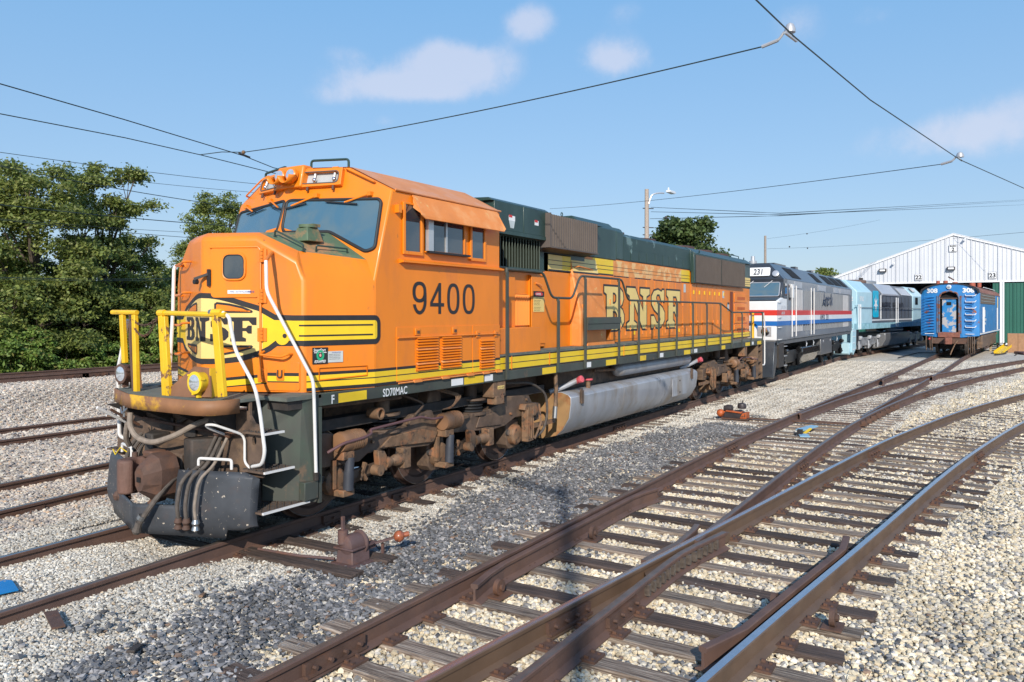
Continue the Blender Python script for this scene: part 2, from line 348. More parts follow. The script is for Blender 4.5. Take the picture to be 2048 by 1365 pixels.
# ------------------------------------------------------------ ground and ballast
def sm(t): t = np.clip(t, 0, 1); return t*t*(3-2*t)
def hgt(x, y):
    x = np.asarray(x, float); y = np.asarray(y, float)
    h = -.237+.027*sm((y+3.1)/1.2)
    h = h+.65*sm((y-11.0)/3.4)-.35*sm((y-17.5)/3)
    h = h+np.where(x > 11, .02*sm((x-11)/4)*(1-sm((y+3)/1.2)), 0)
    h = h+.085*np.maximum(sm((-.9-x)/1.3)*sm((y+2.9)/1.9), sm((y-1.2)/.5))*(1-sm((y-10)/2))
    return h+.012*np.sin(x*1.7+y*.6)*np.sin(y*1.3-x*.4)
def ground_material():
    m = bpy.data.materials.new('ballast_ground'); m.use_nodes = True; nt = m.node_tree; N, L = nt.nodes, nt.links; b = N['Principled BSDF']; b.inputs['Roughness'].default_value = .95; b.inputs['Specular IOR Level'].default_value = .05
    g = N.new('ShaderNodeNewGeometry')
    vo = N.new('ShaderNodeTexVoronoi'); vo.inputs['Scale'].default_value = 28; L.new(g.outputs['Position'], vo.inputs['Vector'])
    r = N.new('ShaderNodeValToRGB'); sp = N.new('ShaderNodeSeparateColor'); L.new(vo.outputs['Color'], sp.inputs[0]); L.new(sp.outputs[0], r.inputs[0]); e = r.color_ramp.elements
    e[0].color = (.28,.26,.23,1); e[0].position = .0; e[1].color = (.70,.63,.54,1); e[1].position = 1
    for p, c in ((.1,(.44,.40,.34,1)), (.3,(.55,.50,.43,1)), (.65,(.62,.56,.48,1))): k = e.new(p); k.color = c
    n = N.new('ShaderNodeTexNoise'); n.inputs['Scale'].default_value = .5; n.inputs['Detail'].default_value = 7; L.new(g.outputs['Position'], n.inputs['Vector'])
    mr = N.new('ShaderNodeMapRange'); L.new(n.outputs['Fac'], mr.inputs[0]); mr.inputs[1].default_value = .3; mr.inputs[2].default_value = .7; mr.inputs[3].default_value = .82; mr.inputs[4].default_value = 1.1
    sc = N.new('ShaderNodeVectorMath'); sc.operation = 'SCALE'; L.new(r.outputs[0], sc.inputs[0]); L.new(mr.outputs[0], sc.inputs['Scale'])
    # weeds and dirt patches far off
    n2 = N.new('ShaderNodeTexNoise'); n2.inputs['Scale'].default_value = .25; n2.inputs['Detail'].default_value = 9; n2.inputs['Roughness'].default_value = .7; L.new(g.outputs['Position'], n2.inputs['Vector'])
    r2 = N.new('ShaderNodeMapRange'); L.new(n2.outputs['Fac'], r2.inputs[0]); r2.inputs[1].default_value = .56; r2.inputs[2].default_value = .66; r2.inputs[4].default_value = .7
    mx = N.new('ShaderNodeMixRGB'); L.new(r2.outputs[0], mx.inputs[0]); L.new(sc.outputs[0], mx.inputs[1]); mx.inputs[2].default_value = (.30,.25,.18,1)
    # grass beyond the far left track and far away
    s3 = N.new('ShaderNodeSeparateXYZ'); L.new(g.outputs['Position'], s3.inputs[0])
    gy = N.new('ShaderNodeMapRange'); L.new(s3.outputs[1], gy.inputs[0]); gy.inputs[1].default_value = 17.2; gy.inputs[2].default_value = 18.2
    mg = N.new('ShaderNodeMixRGB'); L.new(gy.outputs[0], mg.inputs[0]); L.new(mx.outputs[0], mg.inputs[1]); mg.inputs[2].default_value = (.045,.075,.02,1)
    L.new(mg.outputs[0], b.inputs['Base Color'])
    bp = N.new('ShaderNodeBump'); bp.inputs['Distance'].default_value = .01; bp.inputs['Strength'].default_value = .12; bp.invert = True; L.new(vo.outputs['Distance'], bp.inputs['Height']); L.new(bp.outputs[0], b.inputs['Normal'])
    return m
def build_ground():
    def axis(parts):
        out = []
        for a, b, st in parts: out += list(np.arange(a, b, st))
        return np.array(out+[parts[-1][1]])
    xs = axis([(-1500,-100,200), (-100,-20,20), (-20,30,.5), (30,90,3), (90,300,30), (300,2500,200)])
    ys = axis([(-1500,-100,200), (-100,-20,16), (-20,20,.4), (20,60,4), (60,300,40), (300,2500,200)])
    X, Y = np.meshgrid(xs, ys, indexing='ij'); Zz = hgt(X, Y)-.03*((X < 46) & (X > -12) & (np.abs(Y) < 30)); nx, ny = X.shape
    v = np.stack([X, Y, Zz], -1).reshape(-1, 3)
    i = np.arange(nx-1)[:, None]*ny+np.arange(ny-1)[None, :]; i = i.ravel()
    f = np.stack([i, i+ny, i+ny+1, i+1], 1)
    me = bpy.data.meshes.new('ground'); me.from_pydata(v.tolist(), [], f.tolist()); me.materials.append(ground_material()); me.shade_smooth()
    tag(link('ground', me), kind='structure')
build_ground()

def stone_material():
    m = bpy.data.materials.new('loose_stone'); m.use_nodes = True; nt = m.node_tree; N, L = nt.nodes, nt.links; b = N['Principled BSDF']; b.inputs['Roughness'].default_value = .9; b.inputs['Specular IOR Level'].default_value = .2
    a = N.new('ShaderNodeAttribute'); a.attribute_name = 'Col'
    g = N.new('ShaderNodeNewGeometry'); n = N.new('ShaderNodeTexNoise'); n.inputs['Scale'].default_value = .9; n.inputs['Detail'].default_value = 6; L.new(g.outputs['Position'], n.inputs['Vector'])
    mr = N.new('ShaderNodeMapRange'); L.new(n.outputs['Fac'], mr.inputs[0]); mr.inputs[1].default_value = .3; mr.inputs[2].default_value = .7; mr.inputs[3].default_value = .74; mr.inputs[4].default_value = 1.12
    n2 = N.new('ShaderNodeTexNoise'); n2.inputs['Scale'].default_value = 90; n2.inputs['Detail'].default_value = 3; L.new(g.outputs['Position'], n2.inputs['Vector'])
    m2 = N.new('ShaderNodeMapRange'); L.new(n2.outputs['Fac'], m2.inputs[0]); m2.inputs[3].default_value = .75; m2.inputs[4].default_value = 1.25
    mm = N.new('ShaderNodeMath'); mm.operation = 'MULTIPLY'; L.new(mr.outputs[0], mm.inputs[0]); L.new(m2.outputs[0], mm.inputs[1])
    s = N.new('ShaderNodeVectorMath'); s.operation = 'SCALE'; L.new(a.outputs['Color'], s.inputs[0]); L.new(mm.outputs[0], s.inputs['Scale']); L.new(s.outputs[0], b.inputs['Base Color'])
    return m
STONE = stone_material()
PHI = (1+5**.5)/2
ICO_V = np.array([(-1,PHI,0),(1,PHI,0),(-1,-PHI,0),(1,-PHI,0),(0,-1,PHI),(0,1,PHI),(0,-1,-PHI),(0,1,-PHI),(PHI,0,-1),(PHI,0,1),(-PHI,0,-1),(-PHI,0,1)])/1.9
ICO_F = np.array([(0,11,5),(0,5,1),(0,1,7),(0,7,10),(0,10,11),(1,5,9),(5,11,4),(11,10,2),(10,7,6),(7,1,8),(3,9,4),(3,4,2),(3,2,6),(3,6,8),(3,8,9),(4,9,5),(2,4,11),(6,2,10),(8,6,7),(9,8,1)])
OCT_V = np.array([(1,0,0),(-1,0,0),(0,1,0),(0,-1,0),(0,0,1),(0,0,-1)], float)
OCT_F = np.array([(0,2,4),(2,1,4),(1,3,4),(3,0,4),(2,0,5),(1,2,5),(3,1,5),(0,3,5)])
def rand_rot(n):
    q = rng.normal(size=(n, 4)); q /= np.linalg.norm(q, axis=1)[:, None]; w, x, y, z = q.T
    return np.stack([np.stack([1-2*(y*y+z*z), 2*(x*y-z*w), 2*(x*z+y*w)], -1), np.stack([2*(x*y+z*w), 1-2*(x*x+z*z), 2*(y*z-x*w)], -1), np.stack([2*(x*z-y*w), 2*(y*z+x*w), 1-2*(x*x+y*y)], -1)], 1)
def stones(name, pos, size, pal, hi=True, flat=.75, jit=.22):
    n = len(pos); V, F = (ICO_V, ICO_F) if hi else (OCT_V, OCT_F); k = len(V)
    v = V[None]*(1+rng.uniform(-jit, jit, (n, k, 1)))*rng.uniform(.7, 1.25, (n, 1, 3)); v = np.einsum('nij,nkj->nki', rand_rot(n), v); v[..., 2] *= flat
    v = v*size[:, None, None]*.5+pos[:, None, :]
    f = (F[None]+np.arange(n)[:, None, None]*k).reshape(-1, 3)
    pal = np.array(pal, float); c = pal[rng.choice(len(pal), n, p=pal[:, 3]/pal[:, 3].sum()), :3]*rng.uniform(.78, 1.2, (n, 1))
    me = bpy.data.meshes.new(name); me.vertices.add(n*k); me.vertices.foreach_set('co', v.ravel()); nf = len(f)
    me.loops.add(nf*3); me.loops.foreach_set('vertex_index', f.ravel()); me.polygons.add(nf); me.polygons.foreach_set('loop_start', np.arange(nf)*3)
    try: me.polygons.foreach_set('loop_total', np.full(nf, 3))
    except Exception: pass
    me.update(calc_edges=True)
    at = me.color_attributes.new('Col', 'FLOAT_COLOR', 'POINT'); cc = np.ones((n, k, 4)); cc[..., :3] = c[:, None]; at.data.foreach_set('color', cc.ravel()); me.materials.append(STONE); me.shade_flat()
    return me
PAL = {'fine': [(.60,.55,.47,6),(.50,.46,.40,3),(.68,.64,.57,3),(.34,.32,.29,1.5),(.52,.42,.31,1.2),(.22,.20,.18,.6)],
       'mid': [(.68,.57,.40,5),(.74,.65,.50,4),(.54,.44,.30,2),(.30,.28,.26,1.2),(.60,.55,.48,2),(.17,.165,.165,.9)],
       'bank': [(.55,.47,.39,5),(.62,.55,.46,4),(.44,.37,.32,3),(.36,.33,.31,2),(.62,.44,.30,1),(.25,.23,.22,.8)],
       'dark': [(.145,.145,.15,5),(.22,.215,.215,4),(.10,.10,.105,3),(.36,.34,.33,2),(.55,.50,.43,1.0),(.22,.15,.11,.7)]}
CELL = .36
def proto_patch(kind, hi, seed):
    sp = {'fine': .024, 'mid': .037, 'bank': .034}[kind]*(1 if hi else 1.35)
    g = np.arange(-CELL/2+sp/2, CELL/2, sp); X, Y = np.meshgrid(g, g); n = X.size
    p = np.stack([X.ravel(), Y.ravel(), np.zeros(n)], 1)+rng.uniform(-.42, .42, (n, 3))*[sp, sp, sp*.45]
    m = n//4; q = np.stack([rng.uniform(-CELL/2, CELL/2, m), rng.uniform(-CELL/2, CELL/2, m), np.full(m, sp*.45)], 1); p = np.concatenate([p, q])
    return stones('%s_stones' % kind, p, sp*rng.uniform(.85, 1.6, len(p))*(1 if hi and kind != 'fine' else 1.15), PAL[kind], hi and kind != 'fine', .75, .28)
def proto_dark(hi, seed):
    n = [9, 16, 5, 22][seed % 4]; r = .22*np.sqrt(rng.random(n)); a = rng.uniform(0, 6.28, n)
    return stones('dark_stones', np.stack([r*np.cos(a), r*np.sin(a), rng.uniform(.005, .02, n)], 1), rng.uniform(.036, .074, n), PAL['dark'], False, .62, .3)
def scatter(name, protos, pts, idx, rot, scl, label=None):
    pc = bpy.data.collections.new(name+'_pieces')
    for i, me in enumerate(protos):
        o = bpy.data.objects.new('%s_%02d' % (name, i), me); pc.objects.link(o)
    me = bpy.data.meshes.new(name); me.vertices.add(len(pts)); me.vertices.foreach_set('co', np.asarray(pts, float).ravel())
    for nm, ty, arr, key in (('idx', 'INT', idx, 'value'), ('rot', 'FLOAT_VECTOR', rot, 'vector'), ('scl', 'FLOAT', scl, 'value')):
        a = me.attributes.new(nm, ty, 'POINT'); a.data.foreach_set(key, np.asarray(arr).ravel())
    o = link(name, me); ng = bpy.data.node_groups.new(name, 'GeometryNodeTree')
    ng.interface.new_socket('Geometry', in_out='INPUT', socket_type='NodeSocketGeometry'); ng.interface.new_socket('Geometry', in_out='OUTPUT', socket_type='NodeSocketGeometry')
    N, L = ng.nodes, ng.links; gi = N.new('NodeGroupInput'); go = N.new('NodeGroupOutput'); ip = N.new('GeometryNodeInstanceOnPoints'); ci = N.new('GeometryNodeCollectionInfo')
    ci.inputs['Collection'].default_value = pc; ci.inputs['Separate Children'].default_value = True; ci.inputs['Reset Children'].default_value = True
    def at(nm, ty):
        n = N.new('GeometryNodeInputNamedAttribute'); n.data_type = ty; n.inputs['Name'].default_value = nm; return n.outputs[0]
    L.new(gi.outputs[0], ip.inputs['Points']); L.new(ci.outputs[0], ip.inputs['Instance']); ip.inputs['Pick Instance'].default_value = True
    L.new(at('idx', 'INT'), ip.inputs['Instance Index']); L.new(at('rot', 'FLOAT_VECTOR'), ip.inputs['Rotation']); L.new(at('scl', 'FLOAT'), ip.inputs['Scale'])
    L.new(ip.outputs[0], go.inputs[0]); md = o.modifiers.new('scatter', 'NODES'); md.node_group = ng
    tag(o, label, None, None, 'stuff'); return o
def in_view(x, y, dmax, pad=.08, near=4.6):
    dx, dy = x-CAM[0], y-CAM[1]; c, s = math.cos(R(YAW)), math.sin(R(YAW)); d = dx*c+dy*s; r = dx*s-dy*c
    return (d > near) & (d < dmax) & (np.abs(r/np.maximum(d, .1)) < .6628+pad)
def build_ballast():
    kinds = ['fine', 'mid', 'bank']
    protos = {}; plist = []
    for k in kinds:
        for hi in (True, False):
            protos[k, hi] = []
            for s_ in range(4 if hi else 3): protos[k, hi].append(len(plist)); plist.append(proto_patch(k, hi, s_))
    gx = np.arange(-6, 44, CELL); gy = np.arange(-26, 18, CELL); X, Y = np.meshgrid(gx, gy); X, Y = X.ravel(), Y.ravel()
    d = np.hypot(X-CAM[0], Y-CAM[1]); ok = in_view(X, Y, 42, .1) & (Y < 17.4); X, Y, d = X[ok], Y[ok], d[ok]
    pts = {k: [] for k in kinds}; idx = {k: [] for k in kinds}; rot = {k: [] for k in kinds}
    for x, y, dd in zip(X, Y, d):
        w = y+.25*math.sin(x*2.1)+.2*rng.normal()
        if w < -2.95 and (x+.6*rng.normal() < 9.5 or y < np.interp(x, [9, 16, 22, 30], [-5.5, -6.1, -7.1, -8.8])): k = 'mid'
        elif w > 2.0: k = 'bank'
        else: k = 'fine'
        pr = protos[k, bool(dd < 13.5)]
        pts[k].append((x, y, float(hgt(x, y)))); idx[k].append(int(rng.choice(pr))); sy_ = math.atan2(float(hgt(x,y+.2)-hgt(x,y-.2)), .4); sx_ = -math.atan2(float(hgt(x+.2,y)-hgt(x-.2,y)), .4); steep = abs(sy_)+abs(sx_) > .015; rot[k].append((sy_, sx_, 0 if steep else math.pi/2*rng.integers(4)))
    lab = {'fine': ('gravel', 'fine cream white gravel around the orange locomotive'), 'mid': ('ballast', 'coarse cream yellow ballast stones between the turnout ties'), 'bank': ('ballast', 'beige pink ballast stones left of the orange locomotive')}
    for k in kinds:
        scatter(lab[k][0], plist, pts[k], np.array(idx[k], np.int32), rot[k], np.ones(len(idx[k])), lab[k][1])
    # darker broken stone spread over the light gravel
    dp = [proto_dark(True, i) for i in range(8)]; P, I, Rr, Sc = [], [], [], []
    def spread(n, fx, fy, keep=lambda x, y: 1.0):
        for _ in range(n):
            x = fx(); y = fy(x)
            if not in_view(np.array(x), np.array(y), 30, .05): continue
            if rng.random() > keep(x, y): continue
            P.append((x, y, float(hgt(x, y))+rng.uniform(.006, .016))); I.append(int(rng.integers(8))); Rr.append((0, 0, rng.uniform(0, 6.28))); Sc.append(rng.uniform(.75, 1.15))
    def left(x): return np.interp(x, [-4, -2, .5, 3.6, 7, 9, 13.5], [-2.15, -1.85, -1.95, -1.45, -1.35, -1.7, -2.6])
    spread(2000, lambda: rng.uniform(-4.5, 11.5), lambda x: rng.uniform(-3.15, left(x)))
    spread(330, lambda: rng.uniform(-4.5, 13.5), lambda x: left(x)+abs(rng.normal())*.45-.2, lambda x, y: .35)
    spread(160, lambda: rng.uniform(-4, 10), lambda x: rng.uniform(-7.5, -3), lambda x, y: .45)
    spread(330, lambda: rng.uniform(-2, 16), lambda x: rng.uniform(-12, -6.9), lambda x, y: .6)
    spread(120, lambda: rng.uniform(-4, 6), lambda x: rng.uniform(2.6, 6), lambda x, y: .2)
    scatter('stones', dp, P, np.array(I, np.int32), Rr, Sc, 'dark grey broken stones in a band beside the turnout')
build_ballast()

# ------------------------------------------------------------ tracks
HW = .0365
RAILP = [(-.070,-.186),(.070,-.186),(.070,-.176),(.012,-.150),(.010,-.050),(HW-.002,-.036),(HW,-.008),(HW-.008,-.001),(0,0.0),(-HW+.008,-.001),(-HW,-.008),(-HW+.002,-.036),(-.010,-.050),(-.012,-.150),(-.070,-.176)]
def dense(pl, step=.5):
    pl = np.array(pl, float); xs = np.arange(pl[0, 0], pl[-1, 0]+.01, step); y = np.interp(xs, pl[:, 0], pl[:, 1])
    k = max(3, int(3/step)); ker = np.hanning(2*k+3)[1:-1]; ker /= ker.sum(); e = np.pad(y, k, mode='reflect', reflect_type='odd'); y = np.convolve(e, ker, 'valid')
    return list(zip(xs, y))
def rail(path, parent, top=RAILTOP2, side=RAILSIDE, dz=0, name='rail', base=0, slope=0):
    n = len(RAILP); vs = []
    for i, p in enumerate(path):
        a = path[max(i-1, 0)]; b = path[min(i+1, len(path)-1)]; t = Vector((b[0]-a[0], b[1]-a[1])).normalized(); nn = Vector((-t.y, t.x))
        vs += [(p[0]+nn.x*q[0], p[1]+nn.y*q[0], q[1]+dz+base) for q in RAILP]
    fs, ms = [], []
    for i in range(len(path)-1):
        for k in range(n):
            fs.append((i*n+k, i*n+(k+1) % n, (i+1)*n+(k+1) % n, (i+1)*n+k)); ms.append(1 if k in (7, 8) else 0)
    fs += [tuple(range(n))[::-1], tuple(range((len(path)-1)*n, len(path)*n))]; ms += [0, 0]
    mb = MB(); mb.v, mb.f, mb.m = vs, fs, ms
    return mb.build(name, [side, top], parent, smooth=False)
def tie_mesh(L_, seed, w=.225, h=.17):
    r = random.Random(seed); mb = MB(); n = 6; A = []
    for i in range(n+1):
        y = -L_/2+L_*i/n; j = lambda a: r.uniform(-a, a); e = .012 if 0 < i < n else .02
        A.append([(-w/2+j(.006), y+j(e), -h), (w/2+j(.006), y+j(e), -h), (w/2+j(.008), y+j(e), -.012+j(.004)), (w/2-.015+j(.005), y+j(e), j(.003)), (-w/2+.015+j(.005), y+j(e), j(.003)), (-w/2+j(.008), y+j(e), -.012+j(.004))])
    for i in range(n): mb.loft(A[i], A[i+1], caps=False)
    mb.add(A[0], [tuple(range(6))]); mb.add(A[-1], [tuple(range(6))])
    return mb
TIE_CACHE = {}
def tie(parent, x, y0, y1, rz=0, dark=False, top=-.19, plates=(), w=.205):
    L_ = round(abs(y1-y0)*4)/4; key = (L_, dark, random.randrange(3), w)
    if key not in TIE_CACHE:
        o = tie_mesh(L_, len(TIE_CACHE), w).build('tie', TIEDARK if dark else TIEOLD, parent, smooth=False); TIE_CACHE[key] = o.data
    else: o = link('tie', TIE_CACHE[key], parent)
    o.location = (x, (y0+y1)/2, top); o.rotation_euler = (random.uniform(-.004, .004), random.uniform(-.015, .015), rz+random.uniform(-.012, .012)); o.scale = (random.uniform(.93, 1.05), abs(y1-y0)/L_, 1)
    for py in plates:
        p = link('tie_plate', PLATE, o); p.location = (random.uniform(-.015, .015), (py-(y0+y1)/2)/o.scale.y, .008); p.scale = (1, 1/o.scale.y, 1)
    return o
def plate_mesh():
    mb = MB(); mb.box((-.095,-.175,-.008), (.095,.175,.012))
    for sx_ in (-1, 1):
        for sy_ in (-1, 1):
            mb.box((sx_*.06-.011, sy_*.088-.018, .012), (sx_*.06+.011, sy_*.088+.014, .034)); mb.box((sx_*.055-.012, sy_*.145-.012, .012), (sx_*.055+.012, sy_*.145+.012, .026))
    o = mb.build('p', RUSTY, None, smooth=False); me = o.data; bpy.data.objects.remove(o); me.name = 'tie_plate'; return me
PLATE = plate_mesh()
def joint(parent, x, y, rz=0, side=-1, base=0, L_=.62, n=4):
    mb = MB(); c, s = math.cos(rz), math.sin(rz)
    for sd_ in (side,):
        mb.obox((x-s*sd_*.030, y+c*sd_*.030, -.10+base), (L_, .035, .085), (0, 0, rz)); mb.obox((x-s*sd_*.045, y+c*sd_*.045, -.150+base), (L_, .05, .02), (0, 0, rz))
        for i in range(n):
            t = (i-(n-1)/2)*L_/(n); px, py = x+c*t-s*sd_*.05, y+s*t+c*sd_*.05
            mb.cyl((px, py, -.10+base), (px-s*sd_*.035, py+c*sd_*.035, -.10+base), .017, 6)
    return mb.build('joint_bar', RUSTY, parent, smooth=False)

R1 = dense([(-9,-3.57),(6,-3.57),(9,-3.61),(12,-3.73),(17,-3.95),(26,-4.40),(30,-4.58),(43.5,-5.12),(52,-5.62),(66,-6.55)])
R2 = dense([(-9,-5.065),(6.8,-5.065),(9.9,-5.12),(13,-5.25),(15.9,-5.5),(18.9,-5.82),(23.4,-6.55),(30.5,-8.05),(35.3,-9.2),(45,-11.8),(62,-16.5)])
C1 = dense([(13,-3.86),(16.6,-4.12),(20.2,-4.56),(23.5,-5.06),(26.5,-5.62),(28.8,-6.08),(35.3,-7.72),(45,-10.3),(62,-15)])
C2 = dense([(13.2,-5.20),(19,-5.50),(26,-5.88),(30,-6.08),(43.5,-6.62),(52,-7.12),(66,-8.05)])
R3 = dense([(-9,-3.86),(-1.77,-4.62),(-.3,-4.80),(1.1,-4.98),(3.5,-5.28),(6.66,-5.66),(9.9,-6.08),(15.6,-7.15),(21.2,-8.6),(30,-11.5),(40,-15.5)])
R4 = dense([(-9,-5.36),(-1.67,-6.11),(-.14,-6.30),(1.2,-6.48),(3.25,-6.75),(6.2,-7.10),(9.36,-7.56),(14,-8.38),(21.5,-10.25),(30,-13.1),(40,-17.1)])
def yat(p, x): p = np.array(p); return float(np.interp(x, p[:, 0], p[:, 1]))
def between(p, a, b): return [(a, yat(p, a))]+[q for q in p if a < q[0] < b]+[(b, yat(p, b))]
def build_turnout():
    t = empty('railway_turnout'); tag(t, 'nearest turnout with polished rails crossing at a frog on weathered grey ties', 'railway turnout')
    rail(between(R1, -9, 11.4), t, RAILTOP2)
    rail(between(R2, -9, .6)+[(.95,-5.075),(1.3,-5.12),(1.95,-5.235)], t, RAILTOP2, dz=-.003)
    rail(between(R2, 1.45, 11.4), t, RAILTOP2, dz=-.003)
    rail(R3, t, RAILTOP, RAILTAN); rail(R4, t, RAILTOP, RAILTAN)
    rail([(.55,-4.84),(.8,-4.86),(1.3,-4.925),(1.9,-4.90),(2.1,-4.87)], t, RAILTOP2, dz=-.006, name='wing_rail')
    for nm, p, s_, x0, x1 in (('guard_rail', R1, -1, -.9, 3.6), ('guard_rail', R4, 1, -1.1, 2.5)):
        g = [(x, yat(p, x)+s_*(.125+.10*max(0, 1-(x-x0)/.5)+.10*max(0, 1-(x1-x)/.5))) for x in np.linspace(x0, x1, 15)]
        rail(g, t, RAILSIDE, RAILSIDE, dz=-.005, name=nm)
    # frog filler and brackets
    FB = (mat('greased_frog_block', (.16,.13,.11), .35, metal=.4, var=.4, vs=30))
    for i in range(14):
        x = .0+i*.13; MB().obox((x, -5.10-max(0, x-.8)*.13, -.085), (.045, .05, .10), (0, 0, .0)).build('frog_block', FB, t, smooth=False)
    mb = MB(); mb.prism([(.2,-5.03),(1.1,-5.10),(2.2,-5.23),(2.2,-4.98),(1.3,-4.9),(.4,-4.9)], 'z', -.17, -.07); mb.build('frog_casting', RAILTAN, t, smooth=False)
    xs = list(np.arange(-4.45, -2.0, .53))+[-1.892,-1.336,-.80,-.296,.262,.756,1.29,1.76,2.32,2.831,3.36,3.88,4.42,4.93,5.42]
    dk = {.756, 1.76, 2.831, 3.88, -.296}
    for i, x in enumerate(xs):
        r = float(np.interp(x, [-5,.6,1.66,3.14,4.8,5.3,6.7], [-6.86,-6.84,-6.92,-7.12,-7.42,-7.5,-7.7]))+random.uniform(-.06,.06)
        tie(t, x, -2.93+random.uniform(-.05,.04), r, dark=(x in dk or (i % 7 == 3)), plates=[yat(R1,x), yat(R3,x), yat(R4,x)]+([yat(R2,x)] if abs(yat(R2,x)-yat(R3,x)) > .2 else []))
    x = 5.95
    while x < 11.4:
        y = yat(R1, x); tie(t, x, y+.57+random.uniform(-.04,.04), yat(R2,x)-.55+random.uniform(-.05,.05), dark=random.random() < .4, plates=[yat(R1,x), yat(R2,x)] if x < 9 else []); x += .5+random.uniform(-.03,.03)
    x = 5.8
    while x < 30:
        ya, yb = yat(R3,x), yat(R4,x); sl = (yat(R3,x+.5)-yat(R3,x-.5)); rz = math.atan(sl); cy = (ya+yb)/2; L_ = 2.65
        tie(t, x, cy+L_/2, cy-L_/2, rz=rz, dark=random.random() < .45, plates=[ya, yb] if x < 9.5 else []); x += .5+random.uniform(-.03,.03)
    for p, x, s_ in ((R1,-2.45,-1),(R1,7.9,-1),(R4,8.6,1),(R2,-.55,-1),(R3,8.8,-1),(R2,6.9,-1),(R4,9.4,-1),(R3,-.9,-1)):
        joint(t, x, yat(p, x), math.atan(yat(p,x+.5)-yat(p,x-.5)), s_)
    # braces at the guard rails
    for (x, y) in ((1.45,-3.83),(-.62,-3.86),(.35,-6.12),(.25,-6.62)):
        mb = MB(); mb.cyl((x, y, -.10), (x, y-.045, -.10), .075, 18); mb.cyl((x, y-.045, -.10), (x, y-.07, -.10), .03, 10); mb.box((x-.10, y-.10, -.186), (x+.12, y+.06, -.172)); mb.build('rail_brace', RUSTY, t)
    # far turnout towards the barn
    t = empty('railway_turnout'); tag(t, 'far turnout splitting towards the blue locomotive, closely spaced grey ties', 'railway turnout')
    rail(between(R1, 11.42, 66), t); rail(between(R2, 11.42, 62), t)
    rail(C1, t, dz=-.002); rail(between(C2, 13.2, 25.9), t, dz=-.004); rail(between(C2, 27.1, 66), t, dz=-.004)
    rail([(x, yat(R2,x)+.13+.1*max(0,1-(x-24)/.6)+.1*max(0,1-(27.5-x)/.6)) for x in np.linspace(24,27.5,12)], t, RAILSIDE, RAILSIDE, dz=-.006, name='guard_rail')
    rail([(x, yat(R1,x)-.13-.1*max(0,1-(x-24)/.6)-.1*max(0,1-(27.5-x)/.6)) for x in np.linspace(24,27.5,12)], t, RAILSIDE, RAILSIDE, dz=-.006, name='guard_rail')
    x = 11.75
    while x < 33.5:
        r = float(np.interp(x, [11,14,18,20,22,26.4,28.5,30.2,34], [-5.75,-5.85,-6.15,-6.35,-6.76,-7.5,-7.9,-8.3,-9.3])); l = float(np.interp(x, [9,16,34], [-3.08,-3.32,-4.15]))
        if 12.0 < x < 13.1: l = -1.78
        tie(t, x, l+random.uniform(-.12,.08), r+random.uniform(-.12,.12), dark=random.random() < .12); x += .455 if x < 18 else .5
    for x in (14.1, 20.5): joint(t, x, yat(R2,x), math.atan(yat(R2,x+.5)-yat(R2,x-.5)), -1)
    mb = MB()
    for x in np.linspace(12.6, 16.5, 8): mb.obox((x, yat(R2,x)-.09, -.10), (.03, .12, .12), (0,0,0))
    mb.build('rail_brace', RUSTY, t, smooth=False)
    mb = MB(); mb.bar((12.55,-2.3,-.15), (12.55,-5.4,-.13), .05, .03); mb.bar((12.75,-3.9,-.13), (12.75,-5.3,-.13), .06, .02); mb.build('switch_rod', RUSTY, t)
    # the orange locomotive's track
    t = empty('railway_track'); tag(t, 'rusty brown track carrying the orange, silver and pale blue locomotives', 'railway track')
    def lc(x): return float(np.interp(x, [-10,-3.4,-1,30,40,43,58,80], [-.42,-.10,0,0,0,-.25,-2.1,-5.0]))
    for s_ in (-1, 1):
        rail([(x, lc(x)+s_*.7525) for x in list(np.arange(-9, 3, .5))+list(np.arange(3, 66, 1.5))], t, RAILTOP2 if s_ < 0 else RAILTOP)
    x = -1.05; i = 0
    while x < 25:
        tie(t, x, 1.2, -1.16-random.uniform(0,.08), dark=random.random() < .1, top=-.188, plates=[-.7525] if x < 9 else []); x += .49+random.uniform(-.03,.03); i += 1
    for x in (.35, 1.02, 1.65, 4.1, 9.2): joint(t, x, -.7525, 0, -1, n=4 if x > 3 else 1, L_=.62 if x > 3 else .3)
    global loco_track_y; loco_track_y = lc
    t = empty('railway_track'); tag(t, 'second track from the orange locomotive, with a joint bar and bond wire at left', 'railway track')
    L2 = [(-9,1.75),(-3.5,2.43),(-1.85,2.67),(-.26,2.90),(2,3.15),(5,3.4),(12,3.55),(70,3.6)]; L2b = [(a, b+1.5+.02*(a < 0)) for a, b in L2]
    rail(dense(L2), t, RAILTOP); rail(dense(L2b), t, RAILTOP)
    joint(t, -1.75, yat(L2,-1.75), .14, -1, L_=.9, n=3)
    MB().tube([(-1.95,2.58,-.09),(-1.9,2.54,-.13),(-1.72,2.56,-.15),(-1.55,2.60,-.13),(-1.5,2.63,-.08)], .012, 6).build('bond_wire', RUSTY, t)
    t = empty('railway_track'); tag(t, 'third track from the orange locomotive, two dark rails at the foot of the gravel bank', 'railway track')
    T3 = [(-9,7.95),(.79,8.37),(3.3,8.5),(12,8.7),(70,8.8)]; T3b = [(a, b+1.5) for a, b in T3]
    for p in (T3, T3b): rail(dense(p), t, RAILTOP2)
    for x in np.arange(-2, 9, .52): tie(t, x, yat(T3,x)+2.05, yat(T3,x)-.5, top=-.115, dark=True)
    joint(t, 1.0, yat(T3,1.0), .04, -1, L_=.8); joint(t, 3.6, yat(T3b,3.6), .04, -1, L_=.9)
    t = empty('railway_track'); tag(t, 'raised farthest track along the trees at left', 'railway track')
    for y in (15.72, 17.3): rail([(x, y+.01*x) for x in range(-20, 90, 5)], t, RAILTOP2, base=.63)
